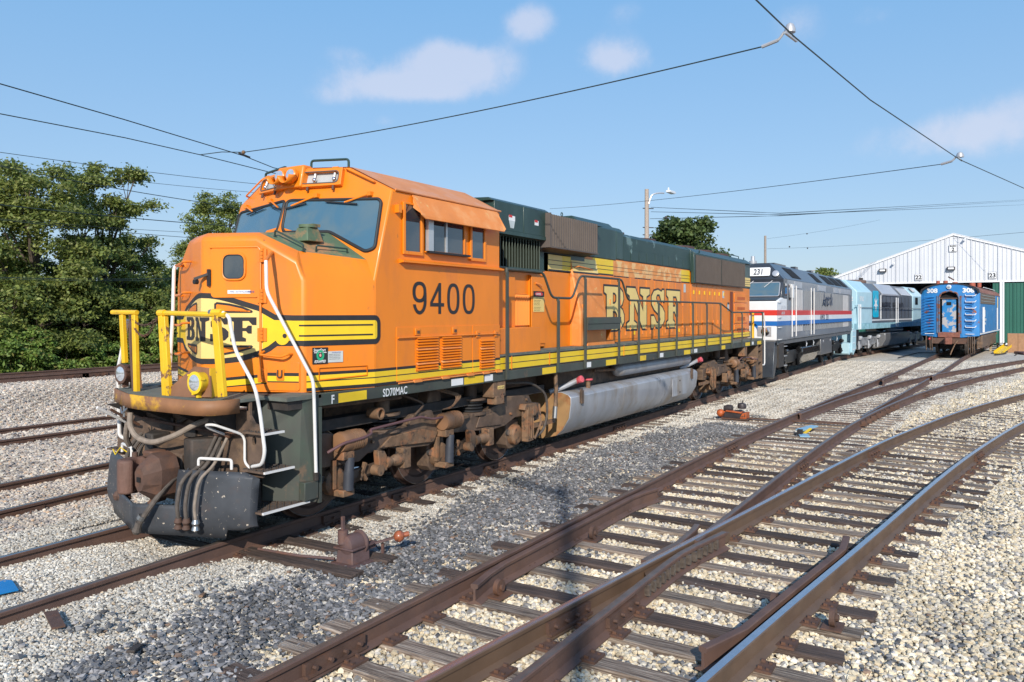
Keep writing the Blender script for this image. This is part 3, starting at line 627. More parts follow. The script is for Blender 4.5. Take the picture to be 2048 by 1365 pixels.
    for x in np.arange(-4, 16, .55): tie(t, x, 18.0, 15.05+random.uniform(-.1,.1), top=.445, dark=True)
    for x in (6.3, 6.9): joint(t, x, 15.78, 0, -1, base=.63, L_=.8)
build_turnout()
# ------------------------------------------------------------ the orange locomotive
LOCO = empty('diesel_locomotive', (0,0,0)); tag(LOCO, 'orange freight locomotive numbered 9400 with yellow stripes and dark green hood', 'locomotive')
YC, YH = -1.42, -.88; ZD, ZW = 1.543, 1.80
def side_fn(y0, sgn=-1): return lambda s, z, l: (s, y0+sgn*l, z)
def plane_fn(O, e1, e2):
    O, e1, e2 = Vector(O), Vector(e1).normalized(), Vector(e2).normalized(); n = e1.cross(e2)
    f = lambda s, t, l: tuple(O+e1*s+e2*t+n*l)
    f.O, f.e1, f.e2, f.n = O, e1, e2, n
    return f
def to_st(f, p): d = Vector(p)-f.O; return (d.dot(f.e1), d.dot(f.e2))
def plate(name, m, fn, parent, loops, thick, lift=0, bevel=0, **kw):
    o = decal(name, m, fn, parent, loops=loops, lift=lift, **kw); s = o.modifiers.new('thick', 'SOLIDIFY'); s.thickness = thick; s.offset = 0
    if bevel: b = o.modifiers.new('bevel', 'BEVEL'); b.width = bevel; b.segments = 2; b.limit_method = 'ANGLE'
    return o
def strip(name, m, x0, z0, x1, z1, y, parent, t=.004): return MB().box((x0, y-t, z0), (x1, y, z1)).build(name, m, parent, smooth=False)
def build_loco():
    P = LOCO; B = MB
    # --- frame and walkways
    for s in (-1, 1):
        y = s*1.42
        B().prism([(-.50,1.405),(18.9,1.395),(19.30,1.395),(19.30,1.54),(-.50,1.545)], 'y', y, y-s*.05).build('side_sill', SILLGREEN, P, bevel=.006)
    B().box((-.9,-1.38,1.40), (19.3,1.38,1.53)).build('underframe', DARKIRON, P)
    B().box((.45,-.55,.95), (19.0,.55,1.42)).build('center_sill', GRIME, P)
    B().box((3.25,-1.41,1.775), (15.95,1.41,1.80)).build('walkway', DECKG, P)
    B().box((15.95,-1.41,1.545), (19.32,1.41,1.60)).build('rear_walkway', DECKG, P)
    B().box((3.25,-1.39,1.545), (15.95,1.39,1.775)).build('walkway_riser', ORANGE, P)
    B().box((15.9,-1.40,1.60), (15.95,1.40,1.80)).build('walkway_riser', ORANGE, P)
    # stripes on walkway edge
    fS = side_fn(-1.393)
    for a, b, m in ((1.549,1.572,BLACKP),(1.572,1.655,YELLOW),(1.655,1.668,BLACKP),(1.668,1.752,YELLOW),(1.752,1.773,BLACKP)):
        strip('stripe', m, 3.262, a, 15.94, b, -1.391, P)
    for x in (3.62,4.85,8.0,10.02): B().box((x,-1.402,1.56), (x+.02,-1.39,1.775)).build('seam_strip', ORANGE, P)
    for i in range(22):
        x = 3.5+i*.57; B().box((x,-1.412,1.80), (x+.50,-.95,1.812)).build('walkway_plate', DECKG, P)
    # yellow and white sill patches
    for a, b, m in ((-.182,.286,YELLOW),(4.566,5.04,YELLOW),(7.09,7.56,YELLOW),(8.73,9.15,YELLOW),(11.62,12.08,YELLOW),(14.59,15.09,YELLOW),(17.23,17.74,YELLOW),(18.66,19.16,YELLOW)):
        strip('reflector_patch', m, a, 1.415, b, 1.522, -1.4215, P, .003)
    for a, b, m in ((2.0,2.28,WHITE),(2.83,3.05,WHITE),(12.2,12.42,WHITE),(12.45,12.62,WHITE),(6.24,6.42,WHITE),(9.92,10.2,WHITE),(17.9,18.2,WHITE)):
        strip('marking_patch', m, a, 1.43, b, 1.525, -1.4215, P, .003)
    strip('reflector_patch', YELLOW, 2.31, 1.425, 2.80, 1.53, -1.4215, P, .003)
    fy = side_fn(-1.4225)
    decal('lettering', WHITE, fy, P, text='SD70MAC', size=.135, sx=.80, off=.0022, org=(.575,1.415), lift=.001)
    decal('lettering', WHITE, fy, P, text='F', size=.135, sx=.8, off=.004, org=(-.30,1.42), lift=.001)
    # --- nose
    def NX(y): return -.941+.4295*abs(y)
    def V(x, y, z): return [(x, y, z), (x, -y, z)]
    pts = {}
    nz = B(); v = []
    def q(name, x, y, z):
        pts[name] = len(v); v.append((x, y, z))
    for s, t in ((-1,'R'), (1,'L')):
        q('Q0'+t,-.454,s*1.15,ZD); q('Q1'+t,-.454,s*1.15,2.815); q('F2'+t,-.477,s*1.08,3.03); q('F1'+t,NX(.62),s*.62,3.305)
        q('D1'+t,-.60,s*.58,3.375); q('D2'+t,-.38,s*1.0,3.115); q('S0'+t,.43,s*1.42,ZD); q('S1'+t,.43,s*1.42,2.815); q('R3'+t,.47,s*1.27,3.095); q('R1'+t,.40,s*.70,3.45)
    q('A0',-.941,0,ZD); q('A1',-.941,0,3.305); q('D0',-.85,0,3.375); q('R0',.20,0,3.48)
    fc = []
    for t in 'RL':
        for f in (['A0','Q0','Q1','F2','F1','A1'], ['A1','F1','D1','D0'], ['F1','F2','D2','D1'], ['F2','Q1','D2'], ['Q1','S1','R3','D2'], ['Q0','S0','S1','Q1'], ['D0','D1','R1','R0'], ['D1','D2','R3','R1']):
            fc.append(tuple(pts[n if n in pts else n+t] for n in f))
    nz.add(v, fc); nz.m = [1 if k % 8 in (6, 7) else 0 for k in range(len(fc))]; nose = nz.build('nose', [ORANGE, HATCHG], P, bevel=.035, seg=3)
    # worn green anti-glare deck on top of the nose
    def deckz(x, y):
        return None
    def deck_at(u, v_):      # on the sloping right part of the nose deck
        return onP(u, v_, (-.56,-.56,3.39), Vector((-.33+.56,-.985+.56,3.126-3.386)).cross(Vector((.38+.56,-.66+.56,3.452-3.386))))
    for c4 in (((70,150),(75,270),(540,375),(520,500)), ((730,395),(725,510),(1215,440),(1210,560))):
        a0, a1, b0, b1 = [deck_at(*Z54(*c)) for c in (c4[0], c4[1], c4[2], c4[3])]
        up = Vector((-.25,-.35,.9)).normalized()*.085
        B().tube(rnd([a1, a1+up, b1+up, b1], .02), .011, 8).build('nose_handrail', DKGREEN, P)
        for e in (a1, b1): B().obox(e, (.05,.05,.012), (0,.3,0)).build('handrail_foot', DKGREEN, P)
    sp = deck_at(*Z54(600,350)); B().loft([sp+Vector(c) for c in ((-.14,-.14,0),(.14,-.12,0),(.14,.14,.0),(-.14,.14,.0))], [sp+Vector(c)+Vector((0,0,.17)) for c in ((-.09,-.08,0),(.09,-.08,0),(.09,.09,0),(-.09,.09,0))]).build('sand_box', HATCHG, P, bevel=.01)
    B().cyl(sp+Vector((0,0,.17)), sp+Vector((0,0,.205)), .11, 16).box(sp+Vector((.05,-.03,.19)), sp+Vector((.17,.03,.225))).build('sand_hatch', HATCHG, P)
    # --- nose paint: black-edged yellow emblem wrapped round the nose
    L1 = math.hypot(.487, 1.15)
    def nose_fn(s, z, l):
        sg = 1 if s >= 0 else -1; a = abs(s)
        n1 = Vector((-.921, -sg*.390, 0)); n2 = Vector((-.292, -sg*.956, 0))
        if a <= L1:
            y = a/L1*1.15; p = Vector((NX(y), -sg*y, z)); n = n1 if a < L1-.03 else (n1+n2).normalized()
        elif a <= L1+.924:
            k = (a-L1)/.924; p = Vector((-.454+.884*k, -sg*(1.15+.27*k), z)); n = n2 if a > L1+.03 else (n1+n2).normalized()
        else:
            p = Vector((.43+a-L1-.924, -sg*1.42, z)); n = Vector((0, -sg, 0))
        return tuple(p+n*(.006+l))
    cuts = [-L1-.924,-L1,-L1+.035,-L1-.035,0,L1-.035,L1,L1+.035,L1+.924]
    fR = lambda u, v_: (lambda p: (abs(p.y)/1.15*L1*(1 if p.y < 0 else -1), p.z))(onP(u, v_, (-.941,0,0), (-.9188,-.3946,0)))
    def fSd(u, v_):
        p = onP(u, v_, (-.454,-1.15,0), (-.292,-.956,0)); k = (p.x+.454)/.884; return (L1+.924*k, p.z)
    def o46(a, b):
        u, v_ = Z46(a, b)
        if u < 606: return fR(u, v_)
        if u < 748: return fSd(u, v_)
        p = onY(u, v_, YC); return (L1+.924+p.x-.43, p.z)
    top = [o46(*c) for c in ((378,32),(470,45),(600,78),(720,115),(845,152),(920,195),(985,232),(1045,240))]
    zt = 2.418; zb = 2.068; send = L1+.924+.10
    top = [(s, z) for s, z in top[:-1]]+[(1.12, zt), (L1, zt)]
    bot = [o46(*c) for c in ((1000,525),(940,570),(870,605),(780,635),(640,672),(480,690),(380,692))]
    endc = [(send-.10+.10*math.sin(R(a)), zt-.10+.10*math.cos(R(a))) for a in range(0, 91, 18)]+[(send-.10+.10*math.cos(R(a)), zb+.10-.10*math.sin(R(a))) for a in range(0, 91, 18)]
    bot = [(1.16, zb)]+bot
    half = [(0, top[0][1]+.004)]+top+endc+bot+[(0, bot[-1][1])]
    def mirror(h): return h+[(-s, z) for s, z in h[::-1] if s > 1e-6]
    def inset(poly, d):
        n = len(poly); out = []; area = sum(poly[i][0]*poly[(i+1)%n][1]-poly[(i+1)%n][0]*poly[i][1] for i in range(n)); sg = 1 if area > 0 else -1
        for i in range(n):
            p0, p1, p2 = Vector(poly[i-1]), Vector(poly[i]), Vector(poly[(i+1)%n]); a = (p1-p0); b = (p2-p1)
            if a.length < 1e-6 or b.length < 1e-6: out.append(tuple(p1)); continue
            a.normalize(); b.normalize(); na = Vector((-a.y, a.x))*sg; nb = Vector((-b.y, b.x))*sg; m_ = na+nb
            if m_.length < .3: out.append(tuple(p1+na*d)); continue
            m_.normalize(); out.append(tuple(p1+m_*min(d/max(m_.dot(na), .4), 1.6*abs(d)) if d > 0 else p1+m_*(d/max(m_.dot(na), .5))))
        return out
    full = mirror(half); W_ = .062
    decal('emblem_border', BLACKP, nose_fn, P, cuts, loops=[full], lift=0)
    inner = inset(full, W_)
    decal('emblem_field', YELLOW, nose_fn, P, cuts, loops=[inner], lift=.002)
    sm_ = fR(526, 640)[0]
    ctr = [p for p in inner]
    # cream centre between the door seams
    def clip(poly, smax):
        out = []; n = len(poly)
        for sg in (1, -1):
            src = poly if not out else out; res = []
            for i in range(len(src)):
                a, b = src[i], src[(i+1) % len(src)]; ia, ib = sg*a[0] <= smax, sg*b[0] <= smax
                if ia: res.append(a)
                if ia != ib:
                    t = (sg*smax-a[0])/(b[0]-a[0]); res.append((sg*smax, a[1]+t*(b[1]-a[1])))
            out = res
        return out
    decal('emblem_centre', CREAM, nose_fn, P, cuts, loops=[clip(inner, sm_)], lift=.004)
    cell = [o46(*c) for c in ((416,195),(416,130),(440,114),(560,128),(680,155),(765,190),(778,205),(765,216),(425,216))]
    cellb = [o46(*c) for c in ((416,590),(416,530),(430,516),(765,516),(778,528),(762,548),(640,585),(500,610),(435,612))]
    for c in (cell, cellb):
        for sg in (1, -1):
            lp = [(s*sg, z) for s, z in c]
            decal('emblem_cell_border', BLACKP, nose_fn, P, cuts, loops=[lp], lift=.006); decal('emblem_cell', ORANGE, nose_fn, P, cuts, loops=[inset(lp, .026)], lift=.008)
    LET = {'B': [[(0,0),(.62,0),(.85,.05),(1,.18),(1,.34),(.92,.46),(.78,.53),(.9,.6),(.97,.72),(.93,.88),(.75,1),(0,1),(0,.87),(.12,.82),(.12,.18),(0,.13)], [(.42,.14),(.42,.44),(.56,.43),(.64,.36),(.64,.22),(.56,.14)], [(.42,.60),(.42,.87),(.53,.86),(.60,.80),(.60,.67),(.53,.61)]],
           'N': [[(0,0),(.42,0),(.42,.13),(.30,.19),(.30,.66),(.68,0),(.86,0),(.86,.81),(1,.87),(1,1),(.58,1),(.58,.87),(.71,.81),(.71,.42),(.36,1),(0,1),(0,.87),(.12,.81),(.12,.19),(0,.13)]],
           'S': [[(0,0),(.12,0),(.2,.05),(.55,0),(.8,.05),(.98,.2),(.98,.40),(.82,.53),(.42,.68),(.34,.78),(.42,.88),(.60,.88),(.74,.70),(.94,.70),(.94,1),(.82,1),(.74,.95),(.5,1),(.2,.96),(.03,.82),(.04,.62),(.22,.48),(.60,.33),(.68,.22),(.58,.12),(.4,.12),(.2,.31),(0,.31)]],
           'F': [[(0,0),(.60,0),(.60,.13),(.47,.19),(.47,.43),(.60,.43),(.68,.33),(.82,.33),(.82,.66),(.68,.66),(.60,.56),(.47,.56),(.47,.85),(.70,.85),(.84,.68),(1,.68),(1,1),(0,1),(0,.87),(.13,.81),(.13,.19),(0,.13)]]}
    a46 = lambda a, b: o46(a, b)
    def plane_left(u, v_):
        p = onP(u, v_, (-.941,0,0), (-.9188,.3946,0)); return (-abs(p.y)/1.15*L1, p.z)
    zl0, zl1 = a46(600,482)[1], a46(600,256)[1]
    spans = {'B': (plane_left(*Z46(165,300))[0], plane_left(*Z46(238,300))[0]), 'N': (plane_left(*Z46(246,300))[0], a46(372,300)[0]), 'S': (a46(378,300)[0], a46(553,300)[0]), 'F': (a46(566,300)[0], a46(810,300)[0])}
    for k, (s0, s1) in spans.items():
        decal('logo_letter', BLACKP, nose_fn, P, cuts, loops=[[(s0+(s1-s0)*x, zl0+(zl1-zl0)*z) for x, z in lp] for lp in LET[k]], lift=.006)
    for z0 in (2.302, 2.185):
        decal('pinstripe', BLACKP, nose_fn, P, cuts, loops=[[(1.19,z0-.009),(send-.13,z0-.009),(send-.13,z0+.009),(1.19,z0+.009)]], lift=.006)
        decal('pinstripe', BLACKP, nose_fn, P, cuts, loops=[[(-1.19,z0-.009),(-send+.13,z0-.009),(-send+.13,z0+.009),(-1.19,z0+.009)]], lift=.006)
    # low stripes round the nose and along the cab
    xe = L1+.924+3.25-.43
    for a, b, m in ((1.553,1.590,BLACKP),(1.590,1.655,YELLOW),(1.655,1.668,BLACKP),(1.668,1.730,YELLOW),(1.730,1.765,BLACKP)):
        for sg in (1, -1):
            decal('stripe', m, nose_fn, P, cuts, loops=[[(sg*(L1+.03),a),(sg*xe,a),(sg*xe,b),(sg*(L1+.03),b)]], lift=0)
    def onnose(z46a, z46b): return a46(z46a, z46b)
    for sg in (1, -1):       # the slanting stripes of the nose front
        for (za, zb_, m) in ((0,-.035,BLACKP),(-.035,-.100,YELLOW),(-.100,-.112,BLACKP)):
            decal('stripe', m, nose_fn, P, cuts, loops=[[(0,1.69+za-.02),(sg*sm_,1.745+za),(sg*(L1-.05),1.765+za),(sg*(L1-.05),1.765+zb_),(sg*sm_,1.745+zb_),(0,1.69+zb_-.02)]], lift=0)
    # --- nose door with window, hinges, latch
    fN = plane_fn((-.941,0,0), (.487,-1.15,0), (0,0,1)); fNL = plane_fn((-.941,0,0), (-.487,-1.15,0), (0,0,1))
    sN = lambda u, v_: to_st(fN, onP(u, v_, fN.O, fN.n))
    d0 = sN(421,491); d1 = sN(522,489); zdb = 1.66
    o = B(); o.tube([fN(d0[0],d1[1]-.03,.012), fN(d1[0]-.03,d1[1]-.03,.012), fN(d1[0],d1[1]-.07,.012), fN(d1[0],1.68,.012)], .014, 8).build('door_frame', ORANGE, P)
    door = plate('nose_door', ORANGE, fN, P, [rrect(d0[0]+.01, 2.62, d1[0]-.012, d1[1]-.03, .05)], .012, lift=.008, bevel=.006)
    w0, w1 = sN(*Z34(745,805)), sN(*Z34(1022,480)); 
    plate('door_window', GLASSD, fN, door, [rrect(w0[0], w0[1], w1[0], w1[1], .07)], .01, lift=.020)
    rr = rrect(w0[0]-.012, w0[1]-.012, w1[0]+.012, w1[1]+.012, .08)
    B().tube([fN(a, b, .022) for a, b in rr], .015, 8, closed=True).build('window_frame', ORANGE, door)
    B().tube([fN(a, b, .026) for a, b in rrect(w0[0]-.001, w0[1]-.001, w1[0]+.001, w1[1]+.001, .07)], .009, 8, closed=True).build('window_seal', BLACKRUB, door)
    l0, l1 = sN(*Z34(798,1010)), sN(*Z34(1108,960)); plate('door_label', WHITE, fN, P, [[(l0[0],l0[1]),(l1[0],l0[1]),(l1[0],l1[1]),(l0[0],l1[1])]], .003, lift=.018)
    for i, (tx, sx_) in enumerate((('FIRE', .05), ('EXTINGUISHER', .17), ('INSIDE', .40))):
        decal('lettering', mat('blue_print', (.05,.08,.3), .5), fN, P, text=tx, size=.030, sx=.9, org=(l0[0]+sx_*.62, l0[1]+.012), lift=.022)
    for vv in (490, 1045, None, None):
        pass
    for (u, v_) in (Z34(1265,490), Z34(1265,1045), Z46(862,418), Z46(865,795)):
        s_, z_ = sN(u, v_); h = B(); h.box((0,0,0), (0,0,0))
        h = B()
        for k in range(4): h.cyl(fN(s_, z_-.075+k*.04, .022), fN(s_, z_-.04+k*.04, .022), .019, 8)
        h.obox(fN(s_+.025, z_, .012), (.012,.06,.15), (0,0,math.atan2(-1.15,.487)-math.pi/2)); h.obox(fN(s_-.03, z_, .012), (.012,.05,.15), (0,0,math.atan2(-1.15,.487)-math.pi/2)); h.build('hinge', ORANGE, P)
    s_, z_ = sN(*Z34(540,790))
    B().box((0,0,0),(0,0,0))
    lt = B(); lt.bar(fN(s_, z_+.04, .03), fN(s_-.14, z_-.02, .09), .03, .03); lt.obox(fN(s_, z_, .02), (.03,.06,.19), (0,0,-.4)); lt.cyl(fN(s_-.14, z_-.05, .09), fN(s_-.12, z_-.05, .05), .03, 10); lt.build('door_latch', BLACKP, P)
    # grab irons on the left part and at the right
    fNl = plane_fn((-.941,0,0), (-.487,-1.15,0), (0,0,1))
    sL = lambda u, v_: to_st(fNl, onP(u, v_, fNl.O, fNl.n))
    for b_ in (615, 1030):
        s_, z_ = sL(*Z34(250,b_)); B().tube(rnd([fNl(s_-.28,z_,0), fNl(s_-.28,z_,.09), fNl(s_-.02,z_,.09), fNl(s_+.14,z_+.03,.09), fNl(s_+.14,z_+.03,0)], .03), .014, 8).build('grab_iron', ORANGE, P)
    for b_ in (330, 600):
        s_, z_ = sL(*Z46(150,b_)); B().tube(rnd([fNl(s_-.22,z_,0), fNl(s_-.22,z_,.09), fNl(s_+.06,z_,.09), fNl(s_+.22,z_+.03,.09), fNl(s_+.22,z_+.03,0)], .03), .014, 8).build('grab_iron', ORANGE, P)
    a, b = sN(*Z46(878,582)), sN(*Z46(1138,598))
    B().tube(rnd([fN(a[0],a[1]+.01,0), fN(a[0]-.03,a[1]-.02,.09), fN(a[0]+.25,a[1]-.045,.10), fN(b[0]-.02,b[1],.09), fN(b[0],b[1],0)], .03), .014, 8).build('grab_iron', ORANGE, P)
    fD = fN; a, b = sN(*Z46(905,670)), sN(*Z46(1212,950)); plate('nose_hatch', ORANGE, fN, P, [rrect(a[0], b[1]+.01, b[0], a[1], .03)], .014, lift=.006, bevel=.005)
    for (z0, z1, m) in ((1.668,1.728,YELLOW),(1.728,1.765,BLACKP),(1.655,1.668,BLACKP)): plate('stripe', m, fN, P, [[(a[0]+.01,z0),(b[0]-.01,z0),(b[0]-.01,z1),(a[0]+.01,z1)]], .002, lift=.015)
    c = sN(*Z46(1035,785)); plate('latch_plate', ORANGE, fN, P, [rrect(c[0]-.045,c[1]-.07,c[0]+.045,c[1]+.06,.012)], .012, lift=.02); B().tube(rnd([fN(c[0]-.025,c[1]+.05,.04), fN(c[0]-.025,c[1]-.03,.05), fN(c[0]+.025,c[1]-.03,.05), fN(c[0]+.025,c[1]+.05,.04)], .02), .008, 6).build('latch', RUSTY, P)
    c = sN(*Z46(1050,445)); B().lathe(fN(c[0],c[1],.0), fN.n, [(0,.085),(.012,.085),(.013,.0)], 20).build('cover_plate', YELLOW, P); B().cyl(fN(c[0]+.03,c[1]+.02,.013), fN(c[0]+.03,c[1]+.02,.02), .025, 12).build('cover_plug', BLACKP, P)
    # labels on the nose side
    f2 = plane_fn((-.454,-1.15,0), (.884,-.27,0), (0,0,1)); s2 = lambda u, v_: to_st(f2, onP(u, v_, f2.O, f2.n))
    a, b = s2(624,729), s2(655,695); plate('service_sign', BLACKP, f2, P, [[(a[0],a[1]),(b[0],a[1]),(b[0],b[1]),(a[0],b[1])]], .004, lift=.01); cx, cz = (a[0]+b[0])/2, (a[1]+b[1])/2; wS = b[0]-a[0]
    ring = [[(cx+r*wS*math.cos(t), cz+.005+r*1.25*wS*math.sin(t)) for t in np.linspace(0, 2*math.pi, 25)[:-1]] for r in (.25, .13)]
    plate('sign_ring', mat('green_print', (.02,.35,.17), .5), f2, P, [ring[0], ring[1]], .002, lift=.014); plate('sign_dot', mat('pink_print', (.75,.35,.32), .5), f2, P, [[(cx+.07*wS*math.cos(t), cz+.005+.09*wS*math.sin(t)) for t in np.linspace(0, 6.28, 17)[:-1]]], .002, lift=.014)
    decal('lettering', WHITE, f2, P, text='SmartStart', size=.048, sx=.72, off=.001, shear=.2, org=(a[0]+.012, b[1]-.045), lift=.014); decal('lettering', WHITE, f2, P, text='EQUIPPED', size=.040, sx=.78, off=.001, shear=.3, org=(a[0]+.022, a[1]+.016), lift=.014)
    plate('sign_bar', WHITE, f2, P, [[(a[0]+.02,b[1]-.062),(b[0]-.02,b[1]-.062),(b[0]-.02,b[1]-.054),(a[0]+.02,b[1]-.054)]], .002, lift=.014)
    a, b = s2(655,725.5), s2(685,702); GREYP = mat('grey_label', (.55,.57,.56), .5); plate('warning_label', GREYP, f2, P, [[(a[0],a[1]),(b[0],a[1]),(b[0],b[1]),(a[0],b[1])]], .003, lift=.01)
    decal('lettering', mat('blue_print', (.05,.08,.3), .5), f2, P, text='WARNING', size=.024, org=(a[0]+.05, b[1]-.024), lift=.013)
    for k in range(4): decal('lettering', BLACKP, f2, P, text='HEARING PROTECTION' if k < 2 else 'required beyond this point', size=.014, org=(a[0]+.008, b[1]-.042-k*.018), lift=.013)
    a, b = s2(637,764.5), s2(733,731); 
    B().tube([f2(a[0],a[1]+.02,.012), f2(b[0],a[1]+.045,.012), f2(b[0],b[1],.012), f2(a[0],b[1],.012)], .010, 4, closed=True).build('panel_frame', ORANGE, P)
    # --- cab
    cb = B(); v = []; pts.clear(); fc = []
    for s, t in ((-1,'R'), (1,'L')):
        q('a'+t,.43,s*1.42,ZD); q('b'+t,.43,s*1.42,2.837); q('c'+t,.755,s*1.42,3.985); q('d'+t,.665,s*.77,4.31)
        q('e'+t,3.25,s*1.42,ZD); q('f'+t,3.25,s*1.42,3.985); q('g'+t,3.25,s*.77,4.31)
    q('h',.46,0,4.335); q('i',.02,0,2.9); q('j',3.25,0,4.335); q('k',.43,0,ZD); q('l',3.25,0,ZD)
    for t in 'RL':
        for f in (['a','b','c','f','e'], ['b','i','h','d','c'], ['c','d','g','f'], ['d','h','j','g'], ['e','f','g','j','l'], ['a','k','i','b'], ['a','e','l','k']):
            fc.append(tuple(pts[n+t] if n+t in pts else pts[n] for n in f))
    cb.add(v, fc); cab = cb.build('cab', ORANGE, P, bevel=.02, seg=2)
    rf = B()
    for s in (-1, 1):
        rf.add([(.67,s*.77,4.318),(3.24,s*.77,4.318),(3.24,0,4.343),(.47,0,4.343)], [(0,1,2,3)]); rf.add([(.80,s*1.425,3.992),(3.24,s*1.425,3.992),(3.24,s*.775,4.322),(.70,s*.775,4.322)], [(0,1,2,3)])
    rf.build('cab_roof', ORANGE_ROOF, P, smooth=False)
    B().tube([(.80,-1.435,3.99),(3.25,-1.435,3.985)], .014, 6).build('gutter', ORANGE_ROOF, P)
    # windscreens
    A_ = Vector((.43,-1.42,2.837)); nR = Vector((-.9307,-.2564,.2609)).normalized()
    e1 = Vector((0,0,1)).cross(nR).normalized(); 
    fW = plane_fn(A_, e1, nR.cross(e1)); 
    if fW.n.dot(nR) < 0: fW = plane_fn(A_, -e1, nR.cross(-e1))
    sW = lambda a, b: to_st(fW, onP(*ZC(a, b), fW.O, fW.n))
    mir = lambda f: (lambda s, t, l: (lambda p: (p[0], -p[1], p[2]))(f(s, t, l)))
    ws = [tuple(Vector(p).to_2d()) for p in rnd([Vector((*sW(*c), 0)) for c in ((600,320),(915,318),(928,345),(880,640),(820,665),(585,535),(285,540),(275,500),(300,330),(600,320))], .07, 4)]
    ws2 = [sW(*c) for c in ((520,330),(905,322),(922,345),(880,640),(820,664),(585,535),(290,540),(280,505),(310,345),(335,332))]
    w3 = [tuple(Vector(p).to_2d()) for p in rnd([Vector((*c, 0)) for c in ws2+[ws2[0]]], .05, 4)][:-1]
    for f, nm in ((fW, 'R'), (mir(fW), 'L')):
        w = plate('windscreen', GLASSW, f, P, [w3], .012, lift=.012)
        B().tube([f(a, b, .014) for a, b in w3], .022, 8, closed=True).build('windscreen_seal', BLACKRUB, w)
        # wipers
        for (p0, p1, p2, p3) in (((505,303),(345,375),(310,390),(440,355)), ((850,290),(690,352),(565,345),(770,360))):
            a, b, c, d = [sW(*k) for k in (p0, p1, p2, p3)]
            wp = B().tube([f(*a, .03), f(*b, .05)], .012, 6).build('wiper_arm', ORANGE, P); B().bar(f(*c, .045), f(*d, .045), .02, .015).build('wiper_blade', BLACKRUB, wp)
            B().obox(f(*a, .02), (.06,.06,.05)).build('wiper_motor', ORANGE, wp)
        # number boards with bulbs
        a, b = sW(392,258), sW(684,128); fr = [(a[0],a[1]),(b[0],a[1]+.01),(b[0],b[1]),(a[0],b[1])]
        c, d = sW(412,238), sW(662,150)
        nb = plate('number_board', ORANGE, f, P, [fr, rrect(c[0], c[1], d[0], d[1], .05)], .07, lift=.035, bevel=.004)
        plate('board_backing', mat('board_grey_white', (.42,.43,.44), .5), f, nb, [rrect(c[0]-.005, c[1]-.005, d[0]+.005, d[1]+.005, .05)], .006, lift=.008)
        B().tube([f(p, q_, .072) for p, q_ in rrect(c[0], c[1], d[0], d[1], .05)], .008, 6, closed=True).build('board_seal', GRILLE, nb)
        for t_ in (.33, .86):
            xx = c[0]+(d[0]-c[0])*t_; zz = (c[1]+d[1])/2
            B().cyl(f(xx, zz+.065, .04), f(xx, zz+.0, .04), .014, 10).build('bulb_socket', WHITE, nb); B().ball(f(xx, zz-.02, .04), .03, 12).build('bulb', CHROME, nb)
        for t_ in (.22, .82):
            xx = a[0]+(b[0]-a[0])*t_; B().cyl(f(xx, a[1]+.01, .05), f(xx, a[1]-.05, .05), .016, 8).build('board_latch', RUSTY, nb); B().cyl(f(xx-.04, b[1]+.01, .05), f(xx+.04, b[1]+.01, .05), .012, 8).build('board_hinge', ORANGE, nb)
        c, d = sW(700,130), sW(880,215); B().tube(rnd([f(*c,0), f(*c,.05), f(*d,.05), f(*d,0)], .02), .012, 8).build('grab_iron', ORANGE, P)
        # roof handrails
    B().tube(rnd([(.72,-.72,4.32),(.72,-.72,4.43),(.62,-.15,4.45),(.62,-.15,4.33)], .04), .016, 8).build('roof_handrail', DKGREEN, P)
    B().tube(rnd([(.55,.25,4.33),(.55,.25,4.40),(.68,.80,4.38),(.68,.80,4.30)], .04), .016, 8).build('roof_handrail', DKGREEN, P)
    # headlight
    hd = B(); hp = [(.0,-.30),(.0,.30)]
    hd.add([(.34,-.24,4.06),(.34,.24,4.06),(.40,.24,4.36),(.40,-.24,4.36),(.52,-.24,4.06),(.52,.24,4.06),(.56,.24,4.36),(.56,-.24,4.36)], [(0,1,2,3),(4,7,6,5),(0,4,5,1),(1,5,6,2),(2,6,7,3),(3,7,4,0)]); hl = hd.build('headlight', ORANGE, P, bevel=.03, seg=3)
    for y in (-.105, .10):
        c = Vector((.35, y, 4.215)); B().lathe(c, (-1,0,.18), [(0,.09),(.05,.088),(.06,.076)], 22).build('lamp_bezel', ORANGE, hl)
        B().lathe(c+Vector((-.055,0,.01)), (-1,0,.18), [(0,.074),(.012,.066),(.02,.03)], 22).build('lamp_lens', LENS, hl)
        sh = [(c.x-.04-.12*math.sin(R(k))*0-.0, y+.095*math.cos(R(k)), c.z+.095*math.sin(R(k))) for k in range(180, 361, 20)]; m_ = B(); n_ = len(sh)
        m_.add(sh+[(p[0]-.13, p[1], p[2]-.01) for p in sh], [(i, i+1, n_+i+1, n_+i) for i in range(n_-1)]); o = m_.build('lamp_shade', ORANGE, hl); s_ = o.modifiers.new('t', 'SOLIDIFY'); s_.thickness = .012
    # --- cab side windows, awning, ledge, panels, number
    def win(parent, a, b, fr=.045, m=GLASSD, deep=.03):
        (x0, z1), (x1, z0) = a, b
        w = plate('side_window', m, side_fn(YC), parent, [[(x0,z0),(x1,z0),(x1,z1),(x0,z1)]], .01, lift=.008)
        plate('window_frame', ORANGE, side_fn(YC), w, [[(x0-fr,z0-fr),(x1+fr,z0-fr),(x1+fr,z1+fr*.6),(x0-fr,z1+fr*.6)], [(x0,z0),(x1,z0),(x1,z1),(x0,z1)]], .03, lift=.018, bevel=.005); return w
    win(P, (.985,3.83), (1.30,3.235)); win(P, (2.475,3.75), (2.785,3.235))
    w = win(P, (1.42,3.80), (2.27,3.27), fr=.03); B().box((1.39,-1.50,3.26), (1.50,-1.43,3.80)).build('window_post', mat('aluminium_strip', (.6,.6,.6), .4, metal=.6), w)
